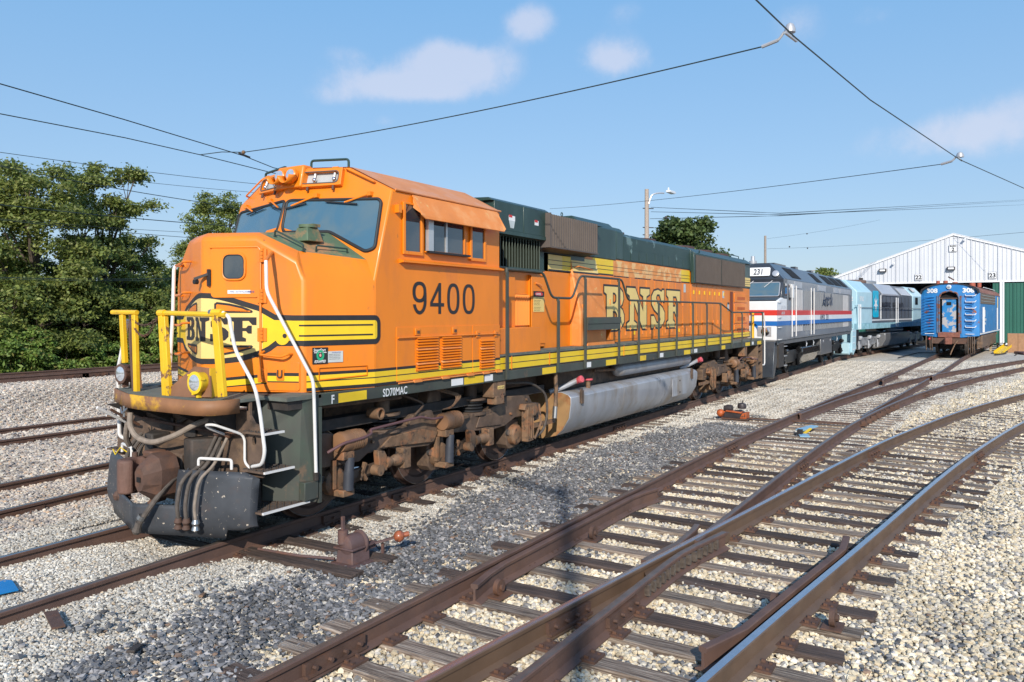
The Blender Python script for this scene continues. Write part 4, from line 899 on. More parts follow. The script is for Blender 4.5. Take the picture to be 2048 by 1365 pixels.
    B().box((1.84,-1.45,3.27), (1.875,-1.425,3.80)).build('window_post', MATS['aluminium_strip'], w); B().box((1.42,-1.50,3.235), (2.36,-1.42,3.262)).build('arm_rest', BLACKRUB, w)
    aw = B(); aw.add([(1.13,-1.44,3.965),(3.14,-1.44,3.965),(3.14,-1.60,3.70),(3.08,-1.61,3.655),(1.20,-1.61,3.655),(1.13,-1.60,3.70)], [(0,1,2,3,4,5)]); o = aw.build('window_awning', ORANGE_FADED, P, smooth=False); s_ = o.modifiers.new('t','SOLIDIFY'); s_.thickness = .014
    B().add([(1.14,-1.44,3.965),(1.14,-1.60,3.70),(1.14,-1.44,3.80)], [(0,1,2)]).build('awning_side', ORANGE_FADED, P, smooth=False)
    B().prism([(-1.42,3.13),(-1.50,3.105),(-1.50,3.085),(-1.42,3.075)], 'x', .88, 3.25).build('drip_ledge', ORANGE, P)
    B().box((.80,-1.49,3.70), (.86,-1.42,3.80)).build('mirror_bracket', ORANGE, P)
    for x0, x1 in ((.83,2.49),(2.51,3.235)):
        plate('access_door', ORANGE, side_fn(YC), P, [[(x0,1.575),(x1,1.575),(x1,2.262),(x0,2.262)]], .012, lift=.004, bevel=.003)
        for (z0, z1, m) in ((1.590,1.655,YELLOW),(1.655,1.668,BLACKP),(1.668,1.730,YELLOW),(1.730,1.765,BLACKP)): strip('stripe', m, x0+.005, z0, x1-.005, z1, -1.4305, P, .002)
    B().tube([(.83,-1.45,2.13),(3.2,-1.45,2.13)], .013, 6).build('panel_hinge_rod', ORANGE, P)
    for (x, z) in ((1.23,2.20),(2.05,2.20),(2.63,2.13),(3.12,2.13)):
        B().box((x-.05,-1.448,z-.045), (x+.05,-1.43,z+.045)).build('panel_latch', ORANGE, P, bevel=.004); B().box((x-.02,-1.46,z-.02), (x+.025,-1.445,z+.015)).build('latch_tongue', RUSTY, P, smooth=False)
    for (x0, x1, z0, z1, n) in ((1.215,1.665,1.69,2.14,12), (1.755,2.20,1.69,2.13,12), (2.69,3.055,1.63,2.06,11)):
        lv = B().box((x0-.01,-1.436,z0-.01), (x1+.01,-1.428,z1+.01)).build('louver_panel', ORANGE, P)
        for k in range(n):
            z = z0+(z1-z0)*k/n; h = (z1-z0)/n
            B().prism([(-1.434,z+h*.95),(-1.468,z+h*.18),(-1.462,z+h*.10),(-1.434,z+h*.42)], 'x', x0, x1).build('louver_slat', ORANGE_FADED if k % 5 == 2 else ORANGE, lv, smooth=False)
    B().tube([(.85,-1.445,1.558),(3.25,-1.445,1.560)], .011, 6).build('pipe_rail', ORANGE_FADED, P)
    for x in (1.15,1.75,2.35,2.75,3.1): B().box((x,-1.462,1.545), (x+.16,-1.43,1.575)).build('rail_clip', ORANGE_FADED, P)
    # road number
    fC = side_fn(YC)
    DIG = {'9': [[(.98,.72,.40)]], }
    def ring_(cx, cz, rx, rz_, n=28, a0=0, a1=360): return [(cx+rx*math.cos(R(a0+(a1-a0)*i/n)), cz+rz_*math.sin(R(a0+(a1-a0)*i/n))) for i in range(n)]
    def superel(cx, cz, rx, rz_, p=.8): return [(cx+rx*math.copysign(abs(math.cos(t))**p, math.cos(t)), cz+rz_*math.copysign(abs(math.sin(t))**p, math.sin(t))) for t in np.linspace(0, 2*math.pi, 37)[:-1]]
    zt_, zb_ = 2.85, 2.43; hh = (zt_-zb_)
    xs = [(1.15,1.44),(1.52,1.83),(1.90,2.19),(2.27,2.57)]
    for i in (2, 3):
        cx = sum(xs[i])/2; rx = (xs[i][1]-xs[i][0])/2; cz = (zt_+zb_)/2
        decal('road_number', BLACKP, fC, P, loops=[superel(cx, cz, rx, hh/2+.004), superel(cx, cz, rx-.062, hh/2-.042)], lift=.004)
    x0, x1 = xs[1]; decal('road_number', BLACKP, fC, P, loops=[[(x1-.13,zb_),(x1-.068,zb_),(x1-.068,zb_+.10),(x1,zb_+.10),(x1,zb_+.148),(x1-.068,zb_+.148),(x1-.068,zt_),(x1-.118,zt_),(x0,zb_+.155),(x0,zb_+.10),(x1-.13,zb_+.10)], [(x0+.055,zb_+.148),(x1-.13,zb_+.148),(x1-.13,zt_-.105)]], lift=.004)
    x0, x1 = xs[0]; cx = (x0+x1)/2; rx = (x1-x0)/2; rz_ = .137
    up = superel(cx, zt_-rz_+.004, rx, rz_, .85)
    oc = [(cx+rx*math.cos(R(a)), zt_-.21+.21*math.sin(R(a))*1.0) for a in range(0, -91, -10)]
    # hook: right side stroke down round to lower left
    out = [(x1,zt_-.14)]+[(cx+.0+rx*math.cos(R(a)), zb_+.17+.175*math.sin(R(a))) for a in range(0, -166, -11)]
    inn = [(cx+(rx-.06)*math.cos(R(a)), zb_+.17+.130*math.sin(R(a))) for a in range(-160, 1, 11)]+[(x1-.06,zt_-.14)]
    decal('road_number', BLACKP, fC, P, loops=[up, superel(cx, zt_-rz_+.004, rx-.062, rz_-.045, .85)], lift=.004); decal('road_number', BLACKP, fC, P, loops=[out+inn], lift=.006)
    # --- hood
    B().box((3.25,-YH if False else -.88,1.80), (19.80,.88,3.60)).build('hood', ORANGE, P, bevel=.015)
    B().prism([(-.88,3.575),(-.88,4.12),(-.74,4.20),(.74,4.20),(.88,4.12),(.88,3.575)], 'x', 7.0, 19.80).build('hood_roof', DKGREEN, P, bevel=.02)
    B().prism([(-.90,3.57),(-.90,4.22),(-.72,4.375),(.72,4.375),(.90,4.22),(.90,3.57)], 'x', 7.0, 8.75).prism([(-.90,3.6),(-.90,4.20),(-.80,4.30),(.80,4.30),(.90,4.20),(.90,3.6)], 'x', 8.75, 9.15).build('dynamic_brake_housing', DKGREEN, P, bevel=.02)
    B().box((3.30,-1.0,3.19), (7.0,1.0,4.20)).build('air_intake_body', DKGREEN, P)
    B().prism([(-1.20,4.20),(-1.12,4.25),(0,4.30),(1.12,4.25),(1.20,4.20)], 'x', 3.38, 5.20).build('intake_roof', DKGREEN, P, bevel=.01)
    for s in (-1, 1):
        y0 = s*1.20
        for x0, x1 in ((3.44,4.32),(4.33,5.19)): B().box((x0, s*1.0, 3.76), (x1, y0, 4.20)).build('intake_panel', DKGREEN, P, bevel=.008)
        B().prism([(s*1.215,3.76),(s*1.215,3.70),(s*1.02,3.66),(s*1.02,3.76)], 'x', 3.30, 5.20).build('intake_ledge', DKGREEN, P)
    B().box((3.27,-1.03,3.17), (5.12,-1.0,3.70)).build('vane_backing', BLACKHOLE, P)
    for i in range(20):
        x = 3.31+i*.090; B().obox((x+.02,-1.075,3.43), (.012,.115,.50), (0,0,-.75)).build('intake_vane', VANEG, P, smooth=False)
    B().prism([(-1.14,3.19),(-1.14,3.165),(-1.0,3.13),(-1.0,3.19)], 'x', 3.26, 5.15).build('vane_sill', DKGREEN, P)
    br = B().box((5.08,-1.22,3.585), (7.0,-1.0,4.175)).build('radiator_grille', GRILLE, P)
    for i in range(22):
        x = 5.10+i*.0872; B().prism([(x,-1.222),(x+.012,-1.30),(x+.034,-1.30),(x+.046,-1.222)], 'z', 3.60, 4.16).build('grille_rib', GRILLE, br, smooth=False)
    B().box((5.08,-1.31,3.575), (7.0,-1.20,3.600)).box((5.06,-1.30,3.58), (5.10,-1.0,4.18)).build('grille_edge', GRILLE, br); B().prism([(-1.2,3.58),(-.9,3.50),(-.9,3.58)], 'x', 5.08, 7.0).build('grille_underside', BLACKP, br, smooth=False)
    B().prism([(-1.12,4.18),(-.9,4.235),(.9,4.235),(1.12,4.18)], 'x', 5.2, 7.6).build('grille_roof', DKGREEN, P)
    # orange bulkhead and equipment between cab and engine room
    B().box((5.36,-1.0,1.80), (5.52,1.0,3.53)).build('bulkhead', ORANGE, P, bevel=.01)
    B().box((5.50,-1.0,1.80), (6.40,1.0,3.53)).build('blower_casing', ORANGE, P, bevel=.012)
    B().prism([(-.88,1.80),(-1.22,1.80),(-1.22,2.45),(-.98,3.52),(-.88,3.52)], 'x', 6.40, 7.55).build('blower_duct', ORANGE_FADED, P, bevel=.03)
    B().prism([(6.38,-1.0),(6.52,-1.215),(6.52,-.88),(6.38,-.88)], 'z', 1.82, 2.6).build('duct_corner', ORANGE, P)
    B().box((6.66,-1.24,2.12), (7.80,-.88,2.145)).box((6.66,-1.24,1.80), (7.90,-.88,1.88)).build('rib_box', ORANGE_FADED, P)
    for i in range(4): B().prism([(-1.235,2.12),(-1.10,1.86),(-.88,1.86),(-.88,2.12)], 'x', 6.68+i*.36, 6.71+i*.36).build('box_rib', ORANGE, P, smooth=False)
    B().tube(rnd([(6.45,-1.0,3.30),(6.55,-1.1,3.33),(7.3,-1.04,3.30),(7.4,-.98,3.26)], .03), .013, 6).build('grab_iron', ORANGE_FADED, P)
    # electrical locker with danger door
    B().box((3.26,-1.35,1.80), (4.63,-.88,2.205)).build('equipment_box', ORANGE, P, bevel=.008)
    B().box((3.26,-.98,2.2), (5.36,-.88,3.13)).build('locker_wall', ORANGE, P)
    B().box((4.16,-1.02,2.205), (4.35,-.98,3.10)).build('locker_post', ORANGE, P)
    B().box((4.36,-.99,2.23), (4.82,-.983,2.76)).build('vent_recess', mat('dark_orange', (.30,.085,.01), .6, var=.3, vs=8), P)  # backing behind the vent bars, a darker mottled orange
    for i in range(6): B().obox((4.40+i*.08,-1.005,2.49), (.03,.05,.52), (0,0,.6)).build('vent_bar', ORANGE, P, smooth=False)
    dd = plate('locker_door', ORANGE, side_fn(-1.03), P, [[(4.85,1.90),(5.33,1.90),(5.33,3.09),(4.85,3.09)]], .035, bevel=.006)
    B().box((4.85,-1.03,1.85), (5.34,-.88,3.10)).build('locker_jamb', ORANGE, dd)
    strip('danger_sign', CREAM, 4.90, 2.46, 5.28, 2.80, -1.052, P); strip('danger_sign', BLACKP, 4.90, 2.72, 5.28, 2.82, -1.053, P); plate('danger_oval', mat('sign_red', (.6,.03,.03), .4), side_fn(-1.059), P, [superel(5.09,2.77,.14,.036,.9)], .002)
    decal('lettering', WHITE, side_fn(-1.061), P, text='DANGER', size=.052, sx=.88, off=.001, org=(4.975,2.752))
    decal('lettering', BLACKP, side_fn(-1.057), P, text='HIGH VOLTAGE', size=.026, org=(4.99,2.69))
    for k in range(7): decal('lettering', BLACKP, side_fn(-1.057), P, text=('Dangerous voltage present', 'Keep door closed while', 'engine is running. Shut', 'down before opening.')[k % 4], size=.022, org=(4.92,2.655-k*.026-(.02 if k > 3 else 0)))
    B().tube([(4.98,-1.06,2.96),(5.06,-1.09,2.94),(5.14,-1.09,2.90)], .016, 6).build('door_handle', ORANGE_FADED, dd)
    # stripe band under the green roof
    def band(x0, x1, y, zA=3.235, zB=3.57, m=YELLOW):
        strip('band', m, x0, zA, x1, zB, y, P, .004)
        for z, h in ((zA,.03),(zA+.11,.012),(zA+.19,.012)): strip('band_line', BLACKP, x0, z, x1, z+h, y-.0045, P, .002)
    band(5.52, 6.06, -1.001, 3.205, 3.50, CREAM); band(6.06, 6.40, -1.001, 3.205, 3.50, YELLOW)
    def slant(z): return -.98-(3.52-z)*.2243
    for a, b, m in ((3.205,3.50,CREAM),(3.205,3.235,BLACKP),(3.315,3.327,BLACKP),(3.40,3.412,BLACKP)):
        k = .004 if m is CREAM else .007; B().prism([(slant(a)-k,a),(slant(b)-k,b),(slant(b),b),(slant(a),a)], 'x', 6.42, 7.53).build('band', m, P, smooth=False)
    band(7.60, 8.62, YH-.001); band(12.95, 13.62, YH-.001, m=YELLOW)
    strip('band', mat('peeling_orange_band', (.76,.29,.08), .6, var=.15, vs=5, col2=(.80,.55,.26), fac2=.75, s2=3.2, thr=(.5,.58), c3=(.75,.55,.20), thr3=(.60,.63), s3=2.2), 8.62, 3.235, 12.95, 3.57, YH-.001, P)
    for z in (3.345, 3.425): strip('band_line', BLACKP, 8.62, z, 12.95, z+.008, YH-.0055, P, .002)
    for i in range(26):
        x = 8.65+i*.165
        if i in (5, 6, 13): continue
        strip('band_line', BLACKP, x, 3.222, x+.15, 3.245, YH-.0055, P, .002)
    # engine room doors
    seams = [7.62,8.454,9.009,9.541,10.02,10.485,11.034,11.544,11.984,12.49,13.045,13.68]
    for i in range(len(seams)-1):
        a, b = seams[i], seams[i+1]; d = plate('hood_door', ORANGE, side_fn(YH), P, [rrect(a+.012, 1.86, b-.012, 3.218, .02, 2)], .014, lift=.004, bevel=.004)
        for z in (2.62, 2.05): B().cyl((b-.03,YH-.022,z), (b-.03,YH-.022,z+.11), .013, 6).build('door_hinge', ORANGE_FADED, d)
        B().box(((a+b)/2-.03,YH-.024,1.94), ((a+b)/2+.02,YH-.01,2.03)).build('door_latch', YELLOW if i % 3 == 0 else ORANGE_FADED, d)
    GP = mat('peeling_green_paint', (.022,.050,.042), .45, var=.15, vs=2, col2=(.13,.20,.19), fac2=1, s2=1.6, thr=(.555,.58), stretch=(1,1,.7))
    B().box((9.16,-.892,3.60), (13.62,-.88,3.86)).build('green_door_row', GP, P)
    for i in range(1, len(seams)-1):
        a, b = seams[i], seams[i+1]
        if a > 9.1: plate('upper_door', GP, side_fn(-.892), P, [rrect(a+.015, 3.61, b-.015, 3.85, .015, 2)], .012, lift=.004, bevel=.003)
    B().prism([(-.895,3.86),(-.895,4.12),(-.76,4.21),(-.70,4.215),(-.70,4.19),(-.88,4.1),(-.88,3.86)], 'x', 9.16, 13.62).build('curved_roof_panel', GP, P)
    B().prism([(-.91,3.56),(-.91,4.13),(-.77,4.22),(.77,4.22),(.91,4.13),(.91,3.56)], 'x', 13.62, 13.80).build('roof_band', DKGREEN, P, bevel=.01)
    # rear radiators
    for s in (-1, 1):
        B().box((13.67,s*.90,3.245), (18.82,s*.99,4.05)).build('radiator_frame', DKGREEN, P, bevel=.01)
    RM = mat('radiator_mesh', (.050,.043,.038), .8, var=.1)
    for x0, x1 in ((13.80,16.12),(16.20,18.76)):
        r = B().box((x0,-1.0,3.26), (x1,-.985,4.02)).build('radiator_screen', RM, P); n = 36
        mb = B()
        for k in range(n): xx = x0+(x1-x0)*(k+.5)/n; mb.box((xx-.008,-1.012,3.27), (xx+.008,-.999,4.01))
        tag(mb.build('screen_wires', GRILLE, r, smooth=False), kind='stuff')
    B().prism([(-1.0,4.05),(-.88,4.13),(-.75,4.22),(.75,4.22),(.88,4.13),(1.0,4.05)], 'x', 13.80, 19.80).build('radiator_roof', DKGREEN, P, bevel=.02)
    B().box((18.82,-.90,3.245), (19.80,.90,4.06)).build('rear_cowl', DKGREEN, P, bevel=.02)
    strip('band', CREAM, 18.84, 3.30, 19.78, 3.60, -.9015, P); [strip('band_line', BLACKP, 18.84, z, 19.78, z+.014, -.9065, P, .002) for z in (3.30,3.37,3.44,3.51)]
    rs = [13.70,14.18,14.64,15.12,15.6,16.05,16.5,17.0]
    for i in range(len(rs)-1):
        d = plate('hood_door', ORANGE, side_fn(YH), P, [rrect(rs[i]+.012, 1.84, rs[i+1]-.012, 3.22, .02, 2)], .014, lift=.006, bevel=.004)
        B().cyl((rs[i]+.05,YH-.026,2.1), (rs[i]+.05,YH-.026,2.22), .014, 6).build('door_hinge', ORANGE_FADED, d); B().box((rs[i]+.2,YH-.03,2.95), (rs[i]+.26,YH-.01,3.05)).build('door_latch', YELLOW, d)
    B().box((17.45,-.895,1.9), (17.75,-.875,3.1)).build('door_gap', mat('painted_shade_rust_gap', (.20,.05,.02), .7), P)  # solid strip; the gap's shade is put into its dark rust colour
    for z0, z1 in ((1.72,2.05),(2.1,2.4),(2.45,2.72),(2.77,3.05)):
        d = B().box((17.9,-.905,z0), (19.4,-.88,z1)).build('sand_box_door', ORANGE, P, bevel=.006); B().box((18.2,-.912,z0+.08), (19.1,-.903,z1-.1)).build('door_recess', mat('dark_red_orange', (.52,.11,.015), .6), d)  # inset panel darker and redder than its door
    B().box((16.0,-.90,1.60), (19.78,.90,1.82)).build('rear_base', ORANGE, P); 
    for a, b, m in ((1.61,1.65,BLACKP),(1.65,1.72,YELLOW),(1.72,1.735,BLACKP),(1.735,1.80,YELLOW)): strip('stripe', m, 16.0, a, 19.78, b, -.9015, P)
    for (x, z, w_, h_) in ((13.1,2.98,.16,.22),(16.6,2.88,.18,.22),(17.12,2.5,.2,.26)): strip('notice_label', mat('pale_notice', (.5,.55,.55), .5), x, z, x+w_, z+h_, YH-.016, P)
    strip('notice_label', BLACKP, 17.12, 2.70, 17.32, 2.76, YH-.021, P)
    for (x, z, m) in ((3.86,3.96,'a'),(4.69,3.96,'b')):
        strip('warning_label', WHITE, x, z-.03, x+.19 if m == 'a' else x+.13, z+.05, -1.2015, P, .003); strip('warning_label', mat('sign_red', (.6,.03,.03), .4), x, z+.02, x+.10, z+.06, -1.2045, P, .002)
        if m == 'a': B().prism([(x+.0,z-.02),(x+.19,z-.02),(x+.15,z-.15),(x+.05,z-.15)], 'y', -1.201, -1.204).build('warning_label', mat('pale_notice', (.5,.55,.55), .5), P, smooth=False)
    # roof fans, lifting eyes, rail
    for x in (14.6, 16.3, 18.0):
        f = B().lathe((x,0,4.21), (0,0,1), [(0,.62),(.02,.66),(.10,.66),(.115,.60)], 28).build('roof_fan', mat('brown_fan_shroud', (.09,.05,.045), .7), P)
    B().lathe((11.6,0,4.19), (0,0,1), [(0,.62),(.02,.66),(.09,.66),(.10,.60)], 28).build('roof_fan', MATS['brown_fan_shroud'], P)
    B().cyl((10.2,-.35,4.20), (10.2,-.35,4.33), .10, 16).build('exhaust_stack', RUSTY, P); B().box((9.5,-.5,4.2), (10.0,.5,4.27)).build('roof_hatch', DKGREEN, P)
    for (x, y, z) in ((6.05,-1.0,4.24),(9.2,-.80,4.21),(19.55,-.75,4.22),(13.71,-.93,4.0),(14.3,-.93,4.1)):
        B().tube([(x+.035*math.cos(a), y, z+.03+.035*math.sin(a)) for a in np.linspace(0, 6.28, 11)[:-1]], .010, 6, closed=True).build('lifting_eye', DKGREEN, P)
    B().tube(rnd([(18.2,-.7,4.22),(18.2,-.7,4.30),(19.1,-.7,4.30),(19.1,-.7,4.22)], .03), .014, 6).build('roof_handrail', DKGREEN, P)
    # --- side lettering BNSF
    fH = side_fn(YH-.012)
    def expand(p, d): return inset(p, -d)
    for k, x0, x1 in (('B',8.14,9.17),('N',9.33,10.68),('S',10.79,11.70),('F',11.83,12.81)):
        lp = [[(x0+(x1-x0)*a, 2.075+.925*b) for a, b in l] for l in LET[k]]
        decal('logo_letter', CREAM, fH, P, loops=lp, lift=.006, cuts=[8.454,9.009,9.541,10.02,10.485,11.034,11.544,11.984,12.49])
        big = [expand(lp[0], .045)]+[inset(l, .04) for l in lp[1:]]
        decal('logo_letter_outline', BLACKP, fH, P, loops=big, lift=.003)
    # --- handrails
    hr = [(3.43,3.12),(4.58,3.12),(4.88,2.70),(5.64,2.70),(5.95,3.115),(7.82,3.12),(8.15,2.70),(14.62,2.70),(15.75,2.45),(19.40,2.45)]
    for s in (-1, 1):
        B().tube(rnd([(x, s*1.43, z) for x, z in hr], .12, 4), .021, 8).build('handrail', SILLGREEN, P)
        for x in (3.43,5.10,6.15,7.674,8.703,9.87,11.05,12.236,13.37,14.6,15.72,16.79,17.83,19.27):
            z = float(np.interp(x, [p[0] for p in hr], [p[1] for p in hr])); B().box((x-.028, s*1.455, 1.42), (x+.028, s*1.425, z-.05)).cyl((x, s*1.43, z-.06), (x, s*1.43, z+.02), .028, 8).build('handrail_post', SILLGREEN, P)
    ch = B().box((6.18,-1.49,2.24), (7.66,-1.455,2.36)).box((6.18,-1.475,2.12), (7.66,-1.455,2.24)).build('rail_channel', SILLGREEN, P)
    # --- front platform
    plat = [(-1.30,-1.11),(-1.46,-1.10),(-1.60,-1.04),(-1.672,-.90),(-1.672,.10),(-1.62,.40),(-1.38,1.0),(-1.30,1.11),(-.86,1.11),(-.86,-1.11)]
    B().prism(plat, 'z', 1.505, 1.543).build('front_platform', DECKG, P, bevel=.006)
    fr = B(); ed = plat[:8]; n_ = len(ed)
    fr.add([(x-.004, y*1.004, 1.40) for x, y in ed]+[(x-.004, y*1.004, 1.55) for x, y in ed], [(i, i+1, n_+i+1, n_+i) for i in range(n_-1)]); o = fr.build('anticlimber', RUSTYEL, P); s_ = o.modifiers.new('t','SOLIDIFY'); s_.thickness = .03
    [B().prism([(-1.62,1.41),(-1.12,1.41),(-1.12,1.18)], 'y', y_, y_+.03).build('platform_gusset', DARKIRON, P, smooth=False) for y_ in (-.85,-.35,.25,.75)]
    [B().box((-.95,k*1.42,1.50), (-.45,k*1.0,1.543)).build('step_deck', DECKG, P) for k in (-1, 1)]
    # pilot plate with rounded upper ears
    pil = [(-1.12,.30),(-1.12,1.02),(-1.08,1.12),(-1.08,1.40),(1.08,1.40),(1.08,1.12),(1.12,1.02),(1.12,.30)]
    B().prism(pil, 'x', -1.14, -1.10).build('pilot_plate', GRIME, P)
    for s in (-1, 1):
        ear = [(s*1.08,1.50),(s*1.08,.72),(s*1.30,.72),(s*1.30,1.20),(s*1.26,1.26),(s*1.17,1.28),(s*1.10,1.36),(s*1.10,1.50)]
        plate('pilot_ear', GRIME, plane_fn((-1.15,0,0), (0,1,0), (0,0,1)), P, [ear, [(s*1.17+.035*math.cos(a)*1, 1.10+.05*math.sin(a)) for a in np.linspace(0,6.28,13)[:-1]]], .03, bevel=.004)
    # draft gear pocket
    B().prism([(-1.40,.48),(-1.40,.90),(-1.14,1.0),(-1.14,.42)], 'y', -.27, .27).build('coupler_pocket', GRIME, P, bevel=.02)
    B().prism([(-1.38,-.42),(-1.38,-.28),(-1.14,-.28),(-1.14,-.62)], 'z', .50, 1.08).build('pocket_side', DARKIRON, P, bevel=.02); B().prism([(-1.38,.42),(-1.38,.28),(-1.14,.28),(-1.14,.62)], 'z', .50, 1.08).build('pocket_side', DARKIRON, P, bevel=.02)
    # coupler: shank, head, knuckle, guard arm
    def K3(x, y, z): return (-1.42+(x+1.62)*.92, y*.80-.02, .70+(z-.76)*.98)
    def KP(pts, ax, a, b):
        m_ = B().prism(pts, ax, a, b); m_.v = [K3(*p) for p in m_.v]; return m_
    cp = B().loft([K3(-1.45,-.12,.68),K3(-1.45,.12,.68),K3(-1.45,.12,.84),K3(-1.45,-.12,.84)], [K3(-1.74,-.16,.64),K3(-1.74,.16,.64),K3(-1.74,.16,.88),K3(-1.74,-.16,.88)])
    coup = cp.build('coupler', RUSTY, P, bevel=.02)
    KP([(-1.66,-.24),(-1.80,-.26),(-1.90,-.12),(-1.84,.02),(-1.88,.16),(-1.80,.24),(-1.66,.20)], 'z', .60, .94).build('coupler_head', RUSTY, coup, bevel=.03, seg=3)
    ga = [(-.44,.70),(-.40,.58),(-.22,.52),(-.10,.62),(-.08,.92),(-.20,1.02),(-.38,.98),(-.45,.86)]; gb = [(-.36,.72),(-.32,.66),(-.24,.64),(-.18,.70),(-.17,.84),(-.22,.90),(-.31,.89),(-.36,.82)]
    B().loft([K3(-1.70,y_,z_) for y_, z_ in ga], [K3(-1.92,y_*1.0,z_) for y_, z_ in ga], caps=True).build('coupler_guard_arm', RUSTY, coup, smooth=False); B().loft([K3(-1.92,y_,z_) for y_, z_ in ga], [K3(-2.10,y_,z_) for y_, z_ in gb]).build('coupler_horn', RUSTY, coup, smooth=False)
    KP([(-1.76,.17),(-1.94,.28),(-2.10,.24),(-2.16,.10),(-2.11,.0),(-2.03,-.03),(-2.0,.08),(-1.90,.12),(-1.80,.06)], 'z', .58, .95).build('coupler_knuckle', mat('brown_knuckle_iron', (.15,.08,.06), .7, var=.2, bump=.4), coup, bevel=.03, seg=3)
    B().cyl(K3(-1.90,.19,.55), K3(-1.90,.19,1.0), .03, 12).build('knuckle_pin', RUSTY, coup); KP([(-1.68,-.15),(-1.9,-.20),(-1.82,.0),(-1.72,.15)], 'z', .46, .60).build('coupler_lug', RUSTY, coup, bevel=.02)
    KP([(-1.66,-.12),(-1.86,-.10),(-1.86,.10),(-1.66,.12)], 'z', .94, 1.02).build('coupler_top_lug', RUSTY, coup, bevel=.02)
    B().obox(K3(-2.105,-.265,.77), (.012,.06,.05), (0,0,0)).build('coupler_slot', BLACKHOLE, coup)
    B().tube(rnd([K3(-1.72,-.05,.62),K3(-1.80,-.08,.50),K3(-1.95,-.12,.40)], .04), .03, 8).build('coupler_lock_lift', RUSTY, coup)
    # snow plow: V fronted, curved, with a centre notch
    def plow_half(s):
        yy = [0,.10,.22,.34,.455,.465,.62,.80,1.0,1.02,1.18,1.27,1.31]; V_ = []
        prof = [(0,.16),(-.015,.24),(-.022,.32),(-.020,.42),(-.012,.50),(.0,.62),(.012,.72),(.03,.79)]
        n1 = len(prof)
        for i, y in enumerate(yy):
            x0 = -1.77+.38*y
            for j, (dx, z) in enumerate(prof):
                if y < .46: t = j/(n1-1)*3; k = min(int(t), 2); t -= k; dx = prof[k][0]*(1-t)+prof[k+1][0]*t; z = prof[k][1]*(1-t)+prof[k+1][1]*t
                V_.append((x0+dx+(.05 if y > 1.3 else 0), s*y, z-(.06 if j == 0 and y < 1.01 else 0)+(.03 if j == 0 and 1.01 < y < 1.2 else .07 if j == 0 and y > 1.2 else 0)-(.10 if y > 1.3 and j == 7 else .03 if y > 1.25 and j == 7 else 0)))
        F_ = [(i*n1+j, i*n1+j+1, (i+1)*n1+j+1, (i+1)*n1+j) for i in range(len(yy)-1) if i != 4 for j in range(n1-1)]
        F_ += [(4*n1+7, 4*n1+6, 5*n1+2, 5*n1+3), (4*n1+5, 4*n1+4, 5*n1+1, 5*n1+2), (4*n1+6, 4*n1+5, 5*n1+2), (4*n1+3, 4*n1+2, 5*n1+0, 5*n1+1), (4*n1+4, 4*n1+3, 5*n1+1), (4*n1+1, 4*n1+0, 5*n1+0), (4*n1+2, 4*n1+1, 5*n1+0)]
        return V_, F_
    pw = B()
    for s in (-1, 1): a, b = plow_half(s); pw.add(a, b)
    plow = pw.build('snow_plow', PLOWM, P); s_ = plow.modifiers.new('t','SOLIDIFY'); s_.thickness = .018
    for s in (-1, 1):
        B().prism([(-1.60,.42),(-1.36,.42),(-1.30,.70),(-1.45,.79),(-1.58,.58)], 'y', s*.462, s*.478).build('plow_cheek', PLOWM, plow)
        a, b = (-1.42, s*.60, .83), (-1.30, s*.98, .83); B().tube(rnd([(a[0],a[1],.74),(a[0],a[1],.90),(b[0],b[1],.90),(b[0],b[1],.80)], .03), .016, 8).build('plow_handle', WHITEP, plow)
        B().bar((-1.36,s*.9,.45), (-1.12,s*.9,.45), .06, .06).build('plow_bracket', RUSTY, plow)
    # hoses
    for k, y in enumerate((-.62,-.70,-.80)):
        h0 = Vector((-1.20, y, 1.13)); B().ball(h0+Vector((0,0,.01)), .045, 10).build('hose_elbow', RUSTY, P)
        bt = Vector((-1.66+.03*k, y+.02-.01*k, .30)); pts_ = [h0, h0+Vector((-.05,.0,-.08)), h0+Vector((-.16,.02,-.30)), bt+Vector((.03,0,.42)), bt+Vector((-.02,0,.14)), bt]
        B().tube(rnd(pts_, .2, 4), .021 if k < 2 else .017, 10).build('air_hose', PALEHOSE if k == 2 else RUBBER, P)
        B().lathe(bt+Vector((.0,0,.02)), (.05,.1,-1), [(0,.03),(.04,.045),(.07,.03),(.11,.045),(.13,.02)], 10).build('glad_hand', RUSTY if k < 2 else STEEL, P)
    for k, y in enumerate((.56,.66,.75)):
        h0 = Vector((-1.2, y, 1.02)); bt = Vector((-1.50, y-.02, .40)); B().tube(rnd([h0, h0+Vector((-.15,0,-.12)), bt+Vector((.05,0,.2)), bt], .2, 4), .024, 8).build('air_hose', RUBBER, P); B().lathe(bt, (-.3,0,-1), [(0,.03),(.05,.05),(.10,.02)], 10).build('glad_hand', RUSTY, P)
    B().tube(rnd([(-1.42,-.34,.72),(-1.62,-.36,.64),(-1.78,-.30,.42),(-1.84,-.20,.24)], .2, 5), .029, 10).build('brake_hose', RUBBER, P); B().lathe((-1.84,-.20,.26), (-.1,.3,-1), [(0,.036),(.05,.038),(.10,.05),(.13,.03)], 10).build('hose_coupling', RUBBER, P); B().cyl((-1.825,-.235,.33), (-1.835,-.215,.29), .042, 10).build('hose_clamp', STEEL, P)
    mu = rnd([(-1.60,.34,1.34),(-1.62,.32,1.20),(-1.62,.20,1.08),(-1.58,-.02,1.03),(-1.50,-.30,1.12),(-1.38,-.52,1.26),(-1.25,-.6,1.30)], .25, 6); B().tube(mu, .031, 10).build('jumper_cable', PALEHOSE, P)
    B().tube([(-1.66,.36,1.42),(-1.66,.36,1.30)], .012, 6).tube([(-1.66,.30,1.40),(-1.68,.36,1.34),(-1.66,.42,1.40)], .010, 6).build('cable_chain', STEEL, P)
